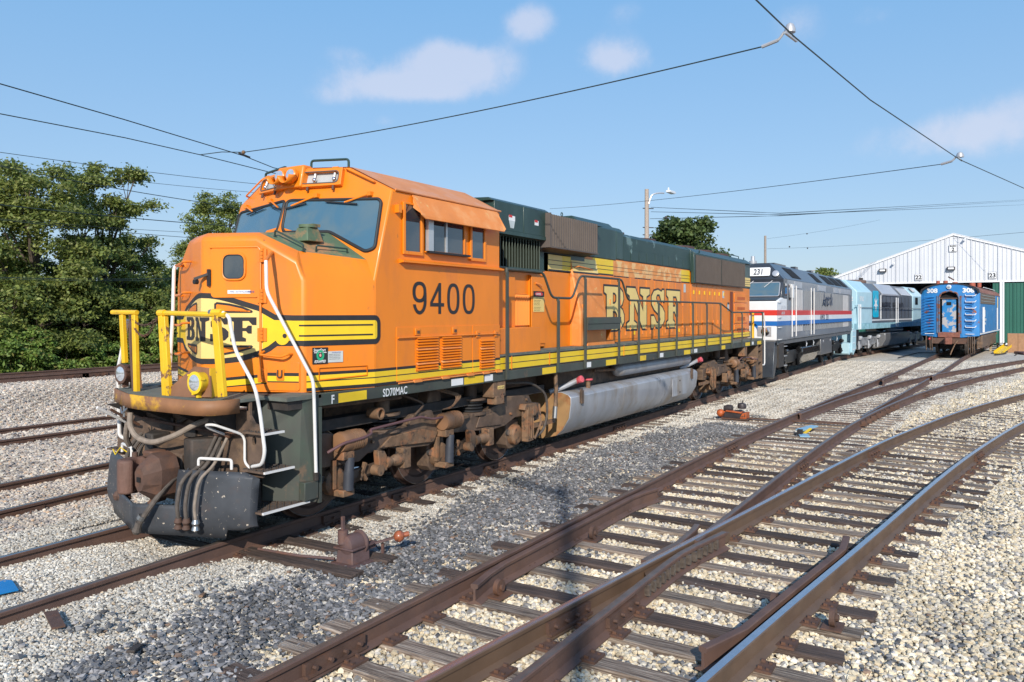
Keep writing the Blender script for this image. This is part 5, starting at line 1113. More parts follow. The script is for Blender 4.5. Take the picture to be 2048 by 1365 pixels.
    B().lathe((-1.16,-.62,1.26), (-.9,-.1,.1), [(0,.07),(.12,.07),(.14,.055)], 16).build('cable_socket', DARKIRON, P)
    B().tube(rnd([(-1.62,.36,1.22),(-1.58,.46,1.05),(-1.5,.52,.95)], .1, 4), .03, 8).build('jumper_cable', PALEHOSE, P)
    YW = mat('yellow_wire', (.7,.5,.02), .5); B().tube([(-1.75,.42,.95),(-1.76,.36,.90),(-1.74,.30,.98),(-1.7,.24,.93)], .007, 5).build('loose_wire', YW, P); B().tube([(-1.3,-.58,1.33),(-1.35,-.66,1.36),(-1.34,-.74,1.30),(-1.28,-.76,1.24)], .008, 5).build('loose_wire', STEEL, P)
    B().tube(rnd([(-1.15,.95,1.22),(-1.2,.4,1.19),(-1.2,-.5,1.15),(-1.18,-1.0,1.15)], .1), .018, 8).build('uncoupling_rod', RUSTY, P)
    B().tube(rnd([(-1.62,.95,1.36),(-1.25,.95,1.14),(-1.18,1.05,1.10),(-1.18,1.05,.95)], .05), .018, 8).build('uncoupling_lever', WHITEP, P); B().tube(rnd([(-1.55,.80,1.34),(-1.2,.80,1.12)], .05), .016, 8).build('uncoupling_lever', RUSTY, P)
    B().tube(rnd([(-1.18,-.78,1.12),(-1.45,-.80,1.24),(-1.50,-.82,1.28),(-1.48,-.92,1.29),(-1.2,-1.02,1.16),(-1.18,-1.04,1.10),(-1.18,-1.04,.86),(-1.16,-1.10,.80)], .05), .014, 8).build('uncoupling_lever', WHITEP, P)
    B().box((-1.17,.2,1.10), (-1.12,.45,1.24)).box((-1.17,-.20,1.05), (-1.13,.0,1.15)).cyl((-1.16,.1,1.2), (-1.16,-.15,1.32), .03, 8).build('pilot_fittings', DARKIRON, P)
    # --- yellow end rails with ditch lights and chain
    for (y, x0, lean) in ((.62,-1.42,0.0),(.92,-1.36,0),(.10,-1.52,.0),(-.92,-1.42,.0)):
        pass
    def post(p, q, nm='end_rail_post', m=YELRUST, w=.065, h=.05): B().bar(p, q, w, h, up=(1,0,0)).build(nm, m, P, bevel=.006)
    K = lambda a, b, x: onX(200+a/5.69, 600+b/5.69, x)
    xl = -1.36
    B().tube([K(140,142,xl), K(420,145,xl)], .028, 8).build('end_rail', YELRUST, P); post(K(255,170,xl), K(285,720,xl)); post(K(395,170,xl), K(420,1050,xl)); B().tube([K(360,170,xl+.02), K(350,420,xl+.02), K(390,1050,xl+.02)], .026, 8).build('end_rail_post', RUSTY, P)
    xr = -1.45
    B().tube([K(690,150,xr), onX(452,630,xr)], .028, 8).build('end_rail', YELRUST, P); B().tube([K(670,150,xr), K(740,150,xr)], .036, 8).build('rail_collar', YELRUST, P)
    post(K(700,180,xr), K(745,1090,xr)+Vector((0,0,0))); post(K(735,190,xr), K(790,1100,xr)); post(Vector(onX(*Z46(430,250), xr)), Vector(onX(*Z46(490,1000), xr)), w=.10)
    B().tube([onX(*Z46(400,212), xr), onX(*Z46(487,212), xr)], .038, 8).build('rail_collar', YELRUST, P); B().cyl(onX(*Z46(372,210), xr), onX(*Z46(400,211), xr), .031, 8).build('rail_sleeve', STEEL, P)
    wr = [onX(*Z46(490,212), xr+.0), onX(*Z46(550,250), xr+.02), onX(*Z46(605,560), xr+.08), onX(*Z46(790,900), xr+.14), onX(*Z46(835,1117), xr+.18)]
    c1 = Vector((-1.22,-1.36,.88)); B().tube(rnd(wr+[onX(530,905,-1.24)+Vector((0,0,0)), onX(524,930,-1.22), onX(503,934,-1.16)], .10, 5), .019, 10).build('step_handrail', WHITEP, P)
    B().cyl(onX(503,934,-1.16)+Vector((.0,-.03,0)), onX(503,934,-1.16)+Vector((.05,.03,0)), .04, 10).build('handrail_foot', DARKIRON, P)
    hp_ = [sN(*Z34(1400,450))]; a = Vector(fN(hp_[0][0], hp_[0][1], .01)); B().tube(rnd([a, a+Vector((-.06,-.04,-.02)), Vector(onY(*Z34(1310,560), -.98))], .03), .022, 8).build('handrail_bracket', ORANGE, P)
    r2 = [onY(*Z34(1310,560), -.98), onY(*Z34(1318,980), -1.08), onY(626,760,-1.46), onY(628,790,-1.46), onY(632,945,-1.46)]; B().tube(rnd(r2, .08, 4), .019, 10).build('step_handrail', WHITEP, P)
    B().cyl(onY(632,945,-1.46), onY(632,960,-1.45), .03, 10).build('handrail_foot', DARKIRON, P)
    B().tube(rnd([onX(352,532,-.62), onX(348,538,-.66), onX(346,620,-.68), onX(340,735,-.75)], .03), .022, 8).build('step_handrail', WHITEP, P); B().tube(rnd([onX(358,530,-.6), onX(370,527,-.62), onX(374,535,-.62)], .02), .02, 8).build('handrail_bracket', ORANGE, P)
    B().tube(rnd([onX(256,640,-1.25), onX(236,740,-1.25), onX(239,870,-1.22), onX(245,876,-1.2), onX(258,878,-1.15)], .04), .022, 8).build('step_handrail', WHITEP, P)
    # chain
    def chain(p, q, sag, n):
        p, q = Vector(p), Vector(q)
        for i in range(n):
            t = (i+.5)/n; c = p.lerp(q, t)+Vector((0,0,-sag*4*t*(1-t))); t2 = t+.02; d = (p.lerp(q, t2)+Vector((0,0,-sag*4*t2*(1-t2)))-c).normalized(); e = d.cross(Vector((1,0,0) if i % 2 else (.5,0,1))).normalized()
            B().tube([c+d*.026*math.cos(a)+e*.013*math.sin(a) for a in np.linspace(0, 6.28, 9)[:-1]], .0045, 5, closed=True).build('chain_link', RUSTY, P)
    chain(K(330,175,xl), K(650,205,xr), .10, 16); chain(K(330,175,xl), K(650,205,xr), .22, 20)
    # ditch lights
    def ditch(c, m, brk):
        c = Vector(c); d = B().lathe(c+Vector((.16,0,0)), (-1,0,0), [(0,.09),(.03,.105),(.14,.11),(.155,.118),(.175,.118),(.178,.10)], 24).build('ditch_light', m, P)
        B().lathe(c+Vector((-.005,0,0)), (-1,0,0), [(0,.098),(.012,.09),(.022,.05),(.026,.01)], 24).build('lamp_lens', LENS, d)
        for a in (40, 160, 280): B().obox(c+Vector((.0,.12*math.cos(R(a)),.12*math.sin(R(a)))), (.05,.02,.02)).build('lamp_screw', m, d)
        B().box(c+Vector((.02,-.02,-.16)), c+Vector((.08,.02,-.10))).build('lamp_foot', m, d)
    cR = onX(391,766,-1.50); ditch(cR, YELLOW, 1); cL = onX(243,748,-1.30); ditch(cL, RUSTY, 1)
    pb = [onX(*Z46(5,905), -1.44), onX(*Z46(225,715), -1.40), onX(*Z46(372,730), -1.40), onX(*Z46(378,1000), -1.44), onX(*Z46(0,1000), -1.46)]
    B().loft([tuple(p) for p in pb], [(p[0]+.015, p[1], p[2]) for p in pb]).build('lamp_bracket', mat('rust_brown_bracket', (.24,.115,.06), .6, var=.2, vs=5, col2=(.45,.26,.03), fac2=.5, s2=2), P, smooth=False)
    q0 = onX(*Z46(375,730), -1.40); q1 = onX(*Z46(378,1005), -1.45); B().box((q0.x-.01, q0.y-.012, 1.545), (q0.x+.16, q0.y+.0, q0.z)).build('bracket_gusset', YELRUST, P)
    B().prism([(cL.y-.14,1.545),(cL.y+.10,1.545),(cL.y+.06,cL.z+.05),(cL.y-.10,cL.z+.14)], 'x', cL.x+.16, cL.x+.175).build('lamp_bracket', MATS['rust_brown_bracket'], P, smooth=False)
    # --- step wells
    for s in (-1, 1):
        pn = [(-.76,.42),(-.62,.30),(-.50,.30),(-.50,1.545),(-.92,1.545),(-.92,.42)]
        B().add([(-.93,s*1.02,.40),(-.70,s*1.33,.38),(-.54,s*1.43,.36),(-.50,s*1.43,.40),(-.50,s*1.43,1.545),(-.70,s*1.38,1.545),(-.93,s*1.02,1.545)], [(0,1,5,6),(1,2,3,4,5)]).build('step_side_panel', SILLGREEN, P, smooth=False)
        B().box((-1.10,s*1.0,.35), (-.52,s*.98,1.5)).build('step_back', DARKIRON, P)
        B().prism([(-.50,1.40),(-.50,.34),(-.46,.34),(-.46,1.40)], 'y', s*1.44, s*1.0).build('step_side_panel', SILLGREEN, P)
        for z, x1, x0 in ((1.20,-.98,-1.24),(.80,-.84,-1.24),(.385,-.62,-1.26)):
            B().box((x0,s*1.05,z-.02), (x1,s*1.40,z)).build('step_tread', GRIME, P)
            B().box((x0,s*1.40,z-.018), (x1,s*1.425,z+.004)).build('step_nosing', WHITEP, P)
            n = int((x1-x0)/.05)
            for i in range(n):
                for j in range(5): pass
            mb = B()
            for i in range(n):
                for j in range(6): mb.obox((x0+.03+i*.05, s*(1.08+j*.055), z+.004), (.035,.010,.012), (0,0,.7 if (i+j) % 2 else -.7))
            tag(mb.build('tread_grip', DARKIRON, P, smooth=False), kind='stuff')
        B().box((-.72,s*1.36,.40), (-.52,s*1.45,.60)).build('toe_box', SILLGREEN, P, bevel=.008)
        B().prism([(-1.27,.33),(-1.27,.55),(-1.20,.60),(-1.16,.60),(-1.16,.33)], 'y', s*1.15, s*1.17).build('step_end', GRIME, P)
    B().prism([(.09*math.cos(R(22.5+45*i)), .09*math.sin(R(22.5+45*i))) for i in range(8)], 'z', 0, .004).build('x', WHITE, P) if False else None
    fP = plane_fn(Vector((-.93,-1.02,0)), Vector((.23,-.31,0)), (0,0,1)); c = to_st(fP, onP(576,824,fP.O,fP.n)); oct_ = [(c[0]+.095*math.cos(R(22.5+45*i)), c[1]+.095*math.sin(R(22.5+45*i))) for i in range(8)]
    plate('octagon_sticker', SILLGREEN, fP, P, [oct_], .003, lift=.006); plate('octagon_sticker', mat('sticker_white', (.7,.74,.78), .4), fP, P, [[oct_[2], oct_[3], oct_[4], oct_[5], oct_[6]]], .003, lift=.010)
    # --- fuel tank and air reservoir
    def tank_sec(x): return [(x,-1.0,.99),(x,-1.19,1.01),(x,-1.33,.97),(x,-1.385,.92),(x,-1.385,.80),(x,-1.35,.55),(x,-1.22,.33),(x,-1.10,.22),(x,-.85,.15),(x,.85,.15),(x,1.10,.22),(x,1.22,.33),(x,1.35,.55),(x,1.385,.80),(x,1.385,.92),(x,1.33,.97),(x,1.19,1.01)]
    B().loft(tank_sec(5.68), tank_sec(12.75), caps=True).build('fuel_tank', [ALU], P, bevel=.01)
    for x in (8.05,10.4): B().loft([(x, p[1]*1.003, .55+(p[2]-.55)*1.004) for p in tank_sec(0)], [(x+.018, p[1]*1.003, .55+(p[2]-.55)*1.004) for p in tank_sec(0)]).build('tank_weld_seam', ALU, P)
    B().box((10.9,-1.392,.45), (11.9,-1.37,.86)).build('tank_access_plate', ALU, P, bevel=.004)
    for z_ in (.52,.80): B().cyl((11.4,-1.37,z_), (11.4,-1.40,z_), .022, 8).build('plate_bolt', BLACKP, P)
    for x, dx in ((5.66,.02),(12.75,.02)): B().loft([(x, p[1]*.992, .15+(p[2]-.15)*.992) for p in tank_sec(0)], [(x+dx, p[1]*.992, .15+(p[2]-.15)*.992) for p in tank_sec(0)]).build('tank_end', TANKEND, P)
    for x in (6.02, 12.2): B().box((x,-1.40,.80), (x+.10,-1.385,1.05)).box((x+.01,-1.43,.78), (x+.09,-1.40,1.02)).build('tank_gauge', PINKCAP if False else GRIME, P, bevel=.004)
    B().cyl((6.75,-1.2,1.0), (6.75,-1.2,1.15), .045, 12).build('fuel_filler', TAN, P); B().cyl((6.75,-1.2,1.15), (6.75,-1.2,1.18), .09, 16).build('filler_cap', PINKCAP, P)
    for x in (6.10, 13.05):
        B().tube(rnd([(x-.45,-.95,1.0),(x-.25,-1.12,1.08),(x,-1.30,1.20)], .1), .05, 10).build('filler_pipe', ALU, P); B().lathe((x,-1.28,1.18), (-.2,-.85,.35), [(0,.055),(.09,.055),(.095,.07),(.14,.065),(.15,.03)], 14).build('filler_cap', PINKCAP, P)
    B().box((5.9,-.95,1.0), (12.7,-.4,1.4)).build('pipe_tray', GRIME, P)
    B().lathe((8.15,-1.12,1.255), (1,0,0), [(0,.02),(.02,.07),(.08,.12),(.15,.145),(.2,.15),(4.45,.15),(4.55,.12),(4.6,.02)], 24).build('air_reservoir', ALU, P)
    B().tube([(7.2,-1.1,1.30),(8.2,-1.12,1.26)], .03, 8).build('air_pipe', TAN, P)
    B().tube(rnd([(5.15,-1.35,1.42),(5.17,-1.36,1.1),(5.10,-1.36,.62)], .05), .035, 8).build('drain_pipe', TAN, P); B().cyl((5.13,-1.36,.82), (5.10,-1.36,.62), .042, 10).build('drain_sleeve', STEEL, P)
    B().tube(rnd([(3.6,-1.2,1.33),(4.5,-1.25,1.28),(4.95,-1.28,1.05),(5.0,-1.28,.7),(4.85,-1.28,.42),(4.4,-1.26,.32)], .25, 5), .022, 8).build('sand_hose', RUBBER, P)
    B().box((3.1,-1.40,1.16), (3.45,-1.2,1.40)).box((3.15,-1.42,1.05), (3.38,-1.25,1.18)).build('jacking_pad', TAN, P, bevel=.01); strip('jacking_label', CREAM, 3.22, 1.28, 3.40, 1.33, -1.402, P)
    decal('lettering', BLACKP, side_fn(-1.408), P, text='JACK HERE', size=.035, org=(3.225,1.292))
    B().box((17.2,-1.40,1.10), (17.5,-1.2,1.40)).build('jacking_pad', TAN, P, bevel=.01)
    B().tube([(-.45,-1.15,1.36),(1.2,-1.18,1.34)], .028, 8).build('air_pipe', GRIME, P); B().tube(rnd([(1.3,-1.1,1.36),(1.7,-1.2,1.2),(1.45,-1.22,1.08)], .1), .016, 6).build('air_pipe', GRIME, P)
    for k in range(4): B().tube(rnd([(1.9+k*.05,-1.2,1.38),(2.35+k*.04,-1.28,1.25),(2.2,-1.3,1.12),(1.95+k*.05,-1.3,1.10)], .1), .009, 5).build('brake_line', TAN, P)
    B().lathe((.66,-1.24,1.19), (0,-1,0), [(-.1,.07),(0,.075),(.08,.075),(.085,.055),(.02,.05)], 18).build('drain_flange', TAN, P)
    B().box((-.5,-1.1,1.05), (5.2,-.9,1.18)).build('frame_rail', DARKIRON, P)
    # --- rear end: pilot, steps, rails
    B().box((19.25,-1.15,.35), (19.30,1.15,1.42)).build('rear_pilot', GRIME, P); B().box((18.75,-1.42,.30), (18.80,-1.0,1.40)).box((19.3,-1.42,.28), (19.34,-1.0,1.5)).build('rear_step_panel', GRIME, P)
    for z in (.45,.82,1.2): B().box((18.8,-1.40,z), (19.3,-1.05,z+.02)).build('step_tread', GRIME, P)
    B().tube(rnd([(19.45,-1.42,2.45),(19.62,-1.42,2.1),(19.62,-1.42,.75),(19.52,-1.42,.70),(19.35,-1.42,.72)], .08), .022, 8).build('step_handrail', WHITEP, P)
    for y in (-1.1,-.5,.5,1.1): B().box((19.38,y-.03,1.58), (19.42,y+.03,2.45)).build('end_rail_post', YELRUST if y < -1 else SILLGREEN, P)
    B().tube([(19.4,-1.35,2.45),(19.4,1.35,2.45)], .02, 8).build('end_rail', SILLGREEN, P); B().box((19.7,-.12,.65), (20.15,.12,.95)).box((20.1,-.25,.62), (20.4,.2,.98)).build('rear_coupler', RUSTY, P, bevel=.02)
build_loco()

# ------------------------------------------------------------ six-wheel truck
def build_truck(x0):
    B = MB; T = empty('truck', (x0,0,0), parent=LOCO)
    wheels = (0, 2.06, 4.12)
    WM = mat('brown_wheel_face', (.095,.055,.042), .6, var=.15, vs=3); 
    for x in wheels:
        for s in (-1, 1):
            w = B().lathe((x, s*.68, .533), (0, s, 0), [(0,.56),(.03,.56),(.035,.535),(.13,.53),(.14,.50),(.135,.44),(.10,.41),(.09,.2),(.13,.16),(.16,.12),(.16,.0)], 40).build('wheel', WM, T)
            B().tube([(x+.524*math.cos(a), s*.817, .533+.524*math.sin(a)) for a in np.linspace(0, 6.283, 41)[:-1]], .006, 4, closed=True).build('wheel_rim', STEEL, T)
        B().cyl((x,-.7,.533), (x,.7,.533), .09, 12).build('axle', DARKIRON, T)
        B().box((x-.5,-.55,.25), (x+.5,.55,.95)).build('traction_motor', BLACKHOLE, T)
    for s in (-1, 1):
        Y = lambda a: s*a
        fr = [(-.55,.70),(-.45,.66),(.40,.625),(.55,.70),(.95,.71),(1.20,.66),(1.76,.617),(2.04,.70),(2.35,.72),(2.81,.679),(3.45,.63),(3.75,.645),(4.05,.74),(4.45,.74),(4.62,.60),(4.84,.62),(4.86,.90),(4.60,.94),(4.50,1.06),(3.76,1.11),(3.55,1.00),(3.30,.96),(2.66,.93),(1.96,.93),(1.85,1.10),(1.45,1.08),(1.32,.94),(.70,.92),(.20,.96),(-.15,1.05),(-.50,1.06),(-.60,.95)]
        sf = B().prism(fr, 'y', Y(1.02), Y(1.20)).build('side_frame', GRIME, T, bevel=.010)
        for bx, bz in ((-.4,.98),(-.3,.75),(.3,.72),(.62,.84),(1.3,.98),(1.7,1.02),(2.2,.80),(2.5,.80),(3.7,1.02),(3.9,.82),(4.4,1.0),(4.7,.70)): B().cyl((bx,Y(1.20),bz), (bx,Y(1.23),bz), .022, 6).build('frame_bolt', TAN, sf, smooth=False)
        B().prism([(.75,.74),(1.85,.66),(1.95,.80),(1.55,.88),(.95,.86)], 'y', Y(1.20), Y(1.235)).build('frame_rib', TAN, sf, bevel=.01); B().prism([(2.9,.72),(3.6,.68),(3.5,.9),(3.0,.88)], 'y', Y(1.20), Y(1.225)).build('frame_rib', GRIME, sf, bevel=.01)
        B().prism([(1.9,1.08),(2.0,1.35),(2.25,1.35),(2.3,.95),(1.9,.92)], 'y', Y(.85), Y(1.05)).build('bolster_post', GRIME, T, bevel=.02)
        for xs in (1.02, 3.04):
            for k in range(4): B().lathe((xs, Y(1.02), .94+k*.045), (0,0,1), [(0,.16),(.012,.19),(.03,.19),(.042,.16)], 20).build('rubber_spring', BLACKRUB, T)
            B().cyl((xs,Y(1.02),.90), (xs,Y(1.02),.945), .24, 18).cyl((xs,Y(1.02),1.12), (xs,Y(1.02),1.15), .24, 18).cyl((xs,Y(1.02),1.15), (xs,Y(1.02),1.38), .10, 12).build('spring_seat', GRIME, T)
        for x in wheels:
            B().prism([(x-.20,.70),(x-.16,.30),(x-.08,.22),(x+.10,.22),(x+.18,.32),(x+.20,.70)], 'y', Y(.88), Y(1.10)).build('axle_box', GRIME, T, bevel=.02)
            ab = B().lathe((x+.02, Y(1.08), .45), (0, s, 0), [(0,.17),(.10,.165),(.13,.13),(.14,.04)], 20).build('axle_cap', TAN, T)
            B().cyl((x-.16,Y(1.10),.50), (x-.16,Y(1.14),.50), .045, 12).build('axle_box_pin', STEEL, T)
        for x in (.06, 2.06):
            d = B().cyl((x,Y(1.34),.36), (x+.01,Y(1.34),.58), .062, 16).cyl((x+.01,Y(1.34),.56), (x+.03,Y(1.34),.74), .056, 16).build('shock_absorber', mat('dark_blue_grey_damper', (.045,.05,.065), .55, var=.2), T)
            [B().box((x-.10,Y(1.15),a_), (x+.09,Y(1.36),b_)).build('damper_bracket', TAN, d, bevel=.01) for a_, b_ in ((.72,.82), (.29,.37))]
            B().box((x-.14,Y(1.18),.38), (x-.09,Y(1.24),.72)).build('hanger_rod', TAN, d)
        for x in (.13, 2.13):
            c = B().lathe((x-.20,Y(1.30),.93), (1,0,0), [(0,.05),(.01,.115),(.05,.125),(.10,.12),(.38,.12),(.40,.08),(.44,.06)], 22).build('brake_cylinder', mat('copper_brown_cylinder', (.26,.135,.07), .6, var=.15, vs=4), T)
            for k in range(5): B().tube([(x-.02+k*.035, Y(1.30)+.123*math.cos(a), .93+.123*math.sin(a)) for a in np.linspace(0, 6.283, 21)[:-1]], .004, 4, closed=True).build('cylinder_ring', TAN, c)
            B().bar((x+.24,Y(1.30),.93), (x+.55,Y(1.22),.93), .06, .05).build('push_rod', TAN, c)
        for x in (.60, 2.58):
            B().prism([(x,.74),(x+.12,.72),(x+.16,.66),(x+.17,.47),(x+.05,.46),(x+.02,.56)], 'y', Y(1.24), Y(1.33)).build('brake_hanger', TAN, T, bevel=.008)
            B().cyl((x-.01,Y(1.26),.50), (x-.01,Y(1.38),.50), .065, 14).build('hanger_bush', TAN, T)
            B().lathe((x+.16,Y(1.29),.56), (1,0,0), [(0,.07),(.05,.075),(.12,.05),(.20,.075),(.30,.08),(.33,.06)], 12).build('slack_adjuster', TAN, T); B().box((x+.46,Y(1.22),.44), (x+.60,Y(1.36),.70)).build('adjuster_block', TAN, T, bevel=.008)
        [B().bar(a_, b_, w_, h_).build('brake_beam', GRIME, T) for a_, b_, w_, h_ in (((.15,Y(1.15),.47), (.75,Y(1.15),.50), .06, .10), ((2.2,Y(1.15),.47), (2.9,Y(1.15),.52), .06, .10), ((.2,Y(1.05),.33), (.95,Y(1.05),.45), .02, .07), ((2.3,Y(1.05),.33), (3.1,Y(1.05),.42), .02, .06))]
        for x in (.45, 2.42): B().obox((x,Y(1.20),.50), (.035,.05,.22), (0,.5,0)).obox((x+.02,Y(1.20),.45), (.035,.05,.16), (0,-.6,0)).build('rod_clip', TAN, T)
        B().tube(rnd([(-.28,Y(1.34),.85),(-.10,Y(1.42),.94),(.25,Y(1.42),.96),(.42,Y(1.38),.98),(.44,Y(1.34),1.02),(1.2,Y(1.32),1.05),(1.45,Y(1.32),1.06),(1.7,Y(1.32),1.0),(1.95,Y(1.32),1.0)], .05), .018, 8).build('brake_pipe', mat('purple_brown_pipe', (.14,.07,.07), .5), T)
        B().prism([(4.15,.86),(4.2,.95),(4.55,.93),(4.62,.80),(4.5,.72)], 'y', Y(1.20), Y(1.32)).box((4.22,Y(1.22),.33), (4.42,Y(1.34),.86)).build('brake_rigging', TAN, T, bevel=.01)
        for dx in (0,.07,.14): B().tube([(4.24+dx,Y(1.36),.38), (4.22+dx,Y(1.36),.90)], .010, 6).build('rigging_rod', TAN, T)
        B().tube(rnd([(4.6,Y(1.34),.92),(4.63,Y(1.36),.6),(4.45,Y(1.34),.35)], .05), .018, 6).build('rigging_rod', TAN, T)
        B().bar((4.5,Y(1.25),.55), (5.3,Y(1.25),.55), .05, .07).build('rigging_bar', TAN, T)
    return T
def copy_truck(T, x0, flip=False):
    c = dup(T, LOCO); c.location.x = x0
    if flip: c.rotation_euler.z = math.pi
    return c
T1 = build_truck(0)
T2 = copy_truck(T1, 18.63, True)
# ------------------------------------------------------------ other locomotives
SILVER = mat('silver_grey_paint', (.26,.275,.30), .35, metal=.25, var=.08, vs=1.5, coat=.2)
SILV2 = mat('bright_silver_panel', (.50,.51,.54), .35, metal=.4, var=.1, vs=3)
ROOFBLK = mat('blue_black_roof_paint', (.030,.036,.048), .35, var=.15, vs=2, coat=.3)
RED = mat('red_stripe_paint', (.62,.04,.03), .4, var=.05); BLUE = mat('blue_stripe_paint', (.01,.14,.46), .4, var=.05); WHT = mat('clean_white_paint', (.74,.75,.77), .38, var=.04)
GLOSSBLK = mat('gloss_black_metal', (.02,.02,.022), .22, metal=.5, var=.2)
def simple_truck(parent, x0, axles, m, m2, name='truck', full=False):
    B = MB; T = empty(name, (x0,0,0), parent=parent); n = len(axles)
    for x in axles:
        for s in (-1, 1): B().lathe((x, s*.68, .50), (0, s, 0), [(0,.53),(.03,.53),(.04,.50),(.13,.50),(.135,.40),(.10,.36),(.10,.16),(.16,.12),(.16,.01)], 22).build('wheel', DARKIRON, T)
        B().box((x-.4,-.6,.3), (x+.4,.6,.95)).build('traction_motor', BLACKHOLE, T)
    for s in (-1, 1):
        a, b = axles[0], axles[-1]
        B().prism([(a-.45,.62),(a+.3,.60),(a+.6,.50),(b-.6,.50),(b-.3,.60),(b+.45,.62),(b+.45,.88),(b-.3,.98),(a+.3,.98),(a-.45,.88)], 'y', s*1.02, s*1.22).build('side_frame', m, T, bevel=.02)
        for x in axles:
            B().box((x-.16, s*1.0, .32), (x+.16, s*1.26, .66)).build('axle_box', m, T, bevel=.03); B().cyl((x, s*1.2, .5), (x, s*1.33, .5), .12, 14).build('axle_cap', m2, T)
            B().cyl((x-.28, s*1.30, .34), (x-.30, s*1.30, .80), .05, 10).build('shock_absorber', m2, T); B().lathe((x-.05, s*1.28, .98), (1,0,0), [(0,.05),(.02,.11),(.3,.11),(.32,.05)], 14).build('brake_cylinder', m2, T)
            B().bar((x-.3, s*1.28, .42), (x+.35, s*1.30, .46), .04, .05).build('brake_rod', m, T)
    return T
def amtrak():
    B = MB; P = empty('passenger_locomotive', (21,0,0)); tag(P, 'silver passenger locomotive numbered 231 with red, white and blue stripes', 'locomotive')
    L_ = 17.4; y = 1.50
    def sec(x, k=1): return [(x,-y,1.46),(x,-y,3.66),(x,-.9,4.25),(x,.9,4.25),(x,y,3.66),(x,y,1.46)]
    B().loft(sec(1.6), sec(L_)).build('body', SILVER, P, bevel=.02)
    B().prism([(0,1.46),(0,2.84),(.75,2.98),(1.6,2.98),(1.6,1.46)], 'y', -y, y).build('nose', WHT, P, bevel=.04, seg=3)
    B().loft([(.75,-y,2.97),(1.05,-y,3.66),(1.3,-.95,4.23),(1.3,.95,4.23),(1.05,y,3.66),(.75,y,2.97)], [(1.62,-y,2.97),(1.62,-y,3.66),(1.62,-.95,4.23),(1.62,.95,4.23),(1.62,y,3.66),(1.62,y,2.97)]).build('cab', ROOFBLK, P, bevel=.03)
    B().prism([(.02,2.845),(.76,2.985),(.76,3.01),(.0,2.87)], 'y', -y+.04, y-.04).build('nose_top', ROOFBLK, P)
    B().prism([(-y-.01,3.66),(-.9,4.265),(.9,4.265),(y+.01,3.66)], 'x', 1.5, L_).build('roof', ROOFBLK, P, bevel=.01)
    B().box((1.0,-y-.012,2.95), (1.62,y+.012,3.66)).build('cab_side', ROOFBLK, P)
    B().box((.01,-y-.004,1.46), (1.6,-y,2.53)).build('nose_side', SILVER, P)
    fF = lambda s, z, l: (-.004-l, s, z); fS = side_fn(-y)
    for z0, z1, m in ((2.34,2.53,RED),(2.14,2.34,WHT),(1.98,2.14,BLUE)):
        B().box((-.012,-y-.012,z0), (2.6,-y-.002,z1)).build('stripe', m, P, smooth=False); B().box((2.6,-y-.066,z0), (16.9,-y-.002,z1)).build('stripe', m, P, smooth=False); B().box((-.014,-y-.01,z0), (-.002,y,z1)).build('stripe', m, P, smooth=False)
    # windscreens
    fw = plane_fn((.74,0,2.97), (0,-1,0), (.30,0,.69)); 
    for s0, s1 in ((.06,1.40),(-1.40,-.06)):
        w = plate('windscreen', GLASSW, fw, P, [rrect(s0,.06,s1,.60,.06)], .01, lift=.015); B().tube([fw(a,b,.02) for a,b in rrect(s0,.06,s1,.60,.06)], .018, 6, closed=True).build('windscreen_seal', SILV2, w)
        for k in (.3,.8): B().bar(fw(s0+(s1-s0)*k,.66,.05), fw(s0+(s1-s0)*(k-.2),.40,.05), .02,.02).build('wiper', SILV2, P)
    nb = plate('number_board', WHT, plane_fn((1.05,0,3.66), (0,-1,0), (.25,0,.57)), P, [rrect(-.2,.10,1.02,.44,.05)], .03, lift=.05)
    fb = plane_fn((1.05,0,3.66), (0,-1,0), (.25,0,.57)); decal('lettering', BLACKP, fb, P, text='231', size=.32, off=.006, sx=.75, org=(.43,.155), lift=.075)
    B().lathe(fb(1.22,.18,.03), fb.n, [(0,.12),(.05,.12),(.06,.10)], 16).build('marker_lamp', SILV2, P)
    B().lathe((-.02,-1.12,1.78), (-1,0,0), [(0,.15),(.02,.15),(.03,.12)], 16).build('headlight', CHROME, P); B().box((-.03,-1.32,1.62), (0,-.85,1.94)).build('headlight_plate', SILV2, P)
    decal('swoosh', BLUE, fF, P, loops=[[(-.62+.30*math.cos(R(a)), 1.78+.30*math.sin(R(a))) for a in range(0,181,15)]+[(-.62+.22*math.cos(R(a)), 1.78+.22*math.sin(R(a))) for a in range(180,-1,-15)]], lift=.01)
    for t_, z, sz in (('LOOK, LISTEN...', 2.60, .15), ('...AND LIVE', 2.38, .14)): decal('lettering', WHT, fS, P, text=t_, size=sz, sx=.8, off=.003, org=(.62,z), lift=.016)
    decal('lettering', mat('navy_print', (.01,.02,.06), .4), fS, P, text='Amtrak', size=.80, sx=1.0, off=.006, org=(8.35,2.78), lift=.09)
    decal('lettering', MATS['navy_print'], fS, P, text='AWX  231', size=.36, sx=1.3, off=.003, org=(7.75,2.12), lift=.075)
    # ribs, windows, vents, doors
    for x in [2.75,3.05,3.4,3.75,4.1]+[4.7+.42*i for i in range(28)]:
        if 5.6 < x < 6.2 or x > 16.9: continue
        B().box((x,-y-.06,1.72), (x+.045,-y,3.32)).build('body_rib', SILV2 if x < 4.3 or 14.2 < x < 16 else SILVER, P, smooth=False)
    for x0, x1 in ((2.8,4.2),(7.6,9.4),(11.6,13.2),(13.4,16.8)): B().box((x0,-y-.02,3.38), (x1,-y,3.62)).build('side_grille', SILV2, P)
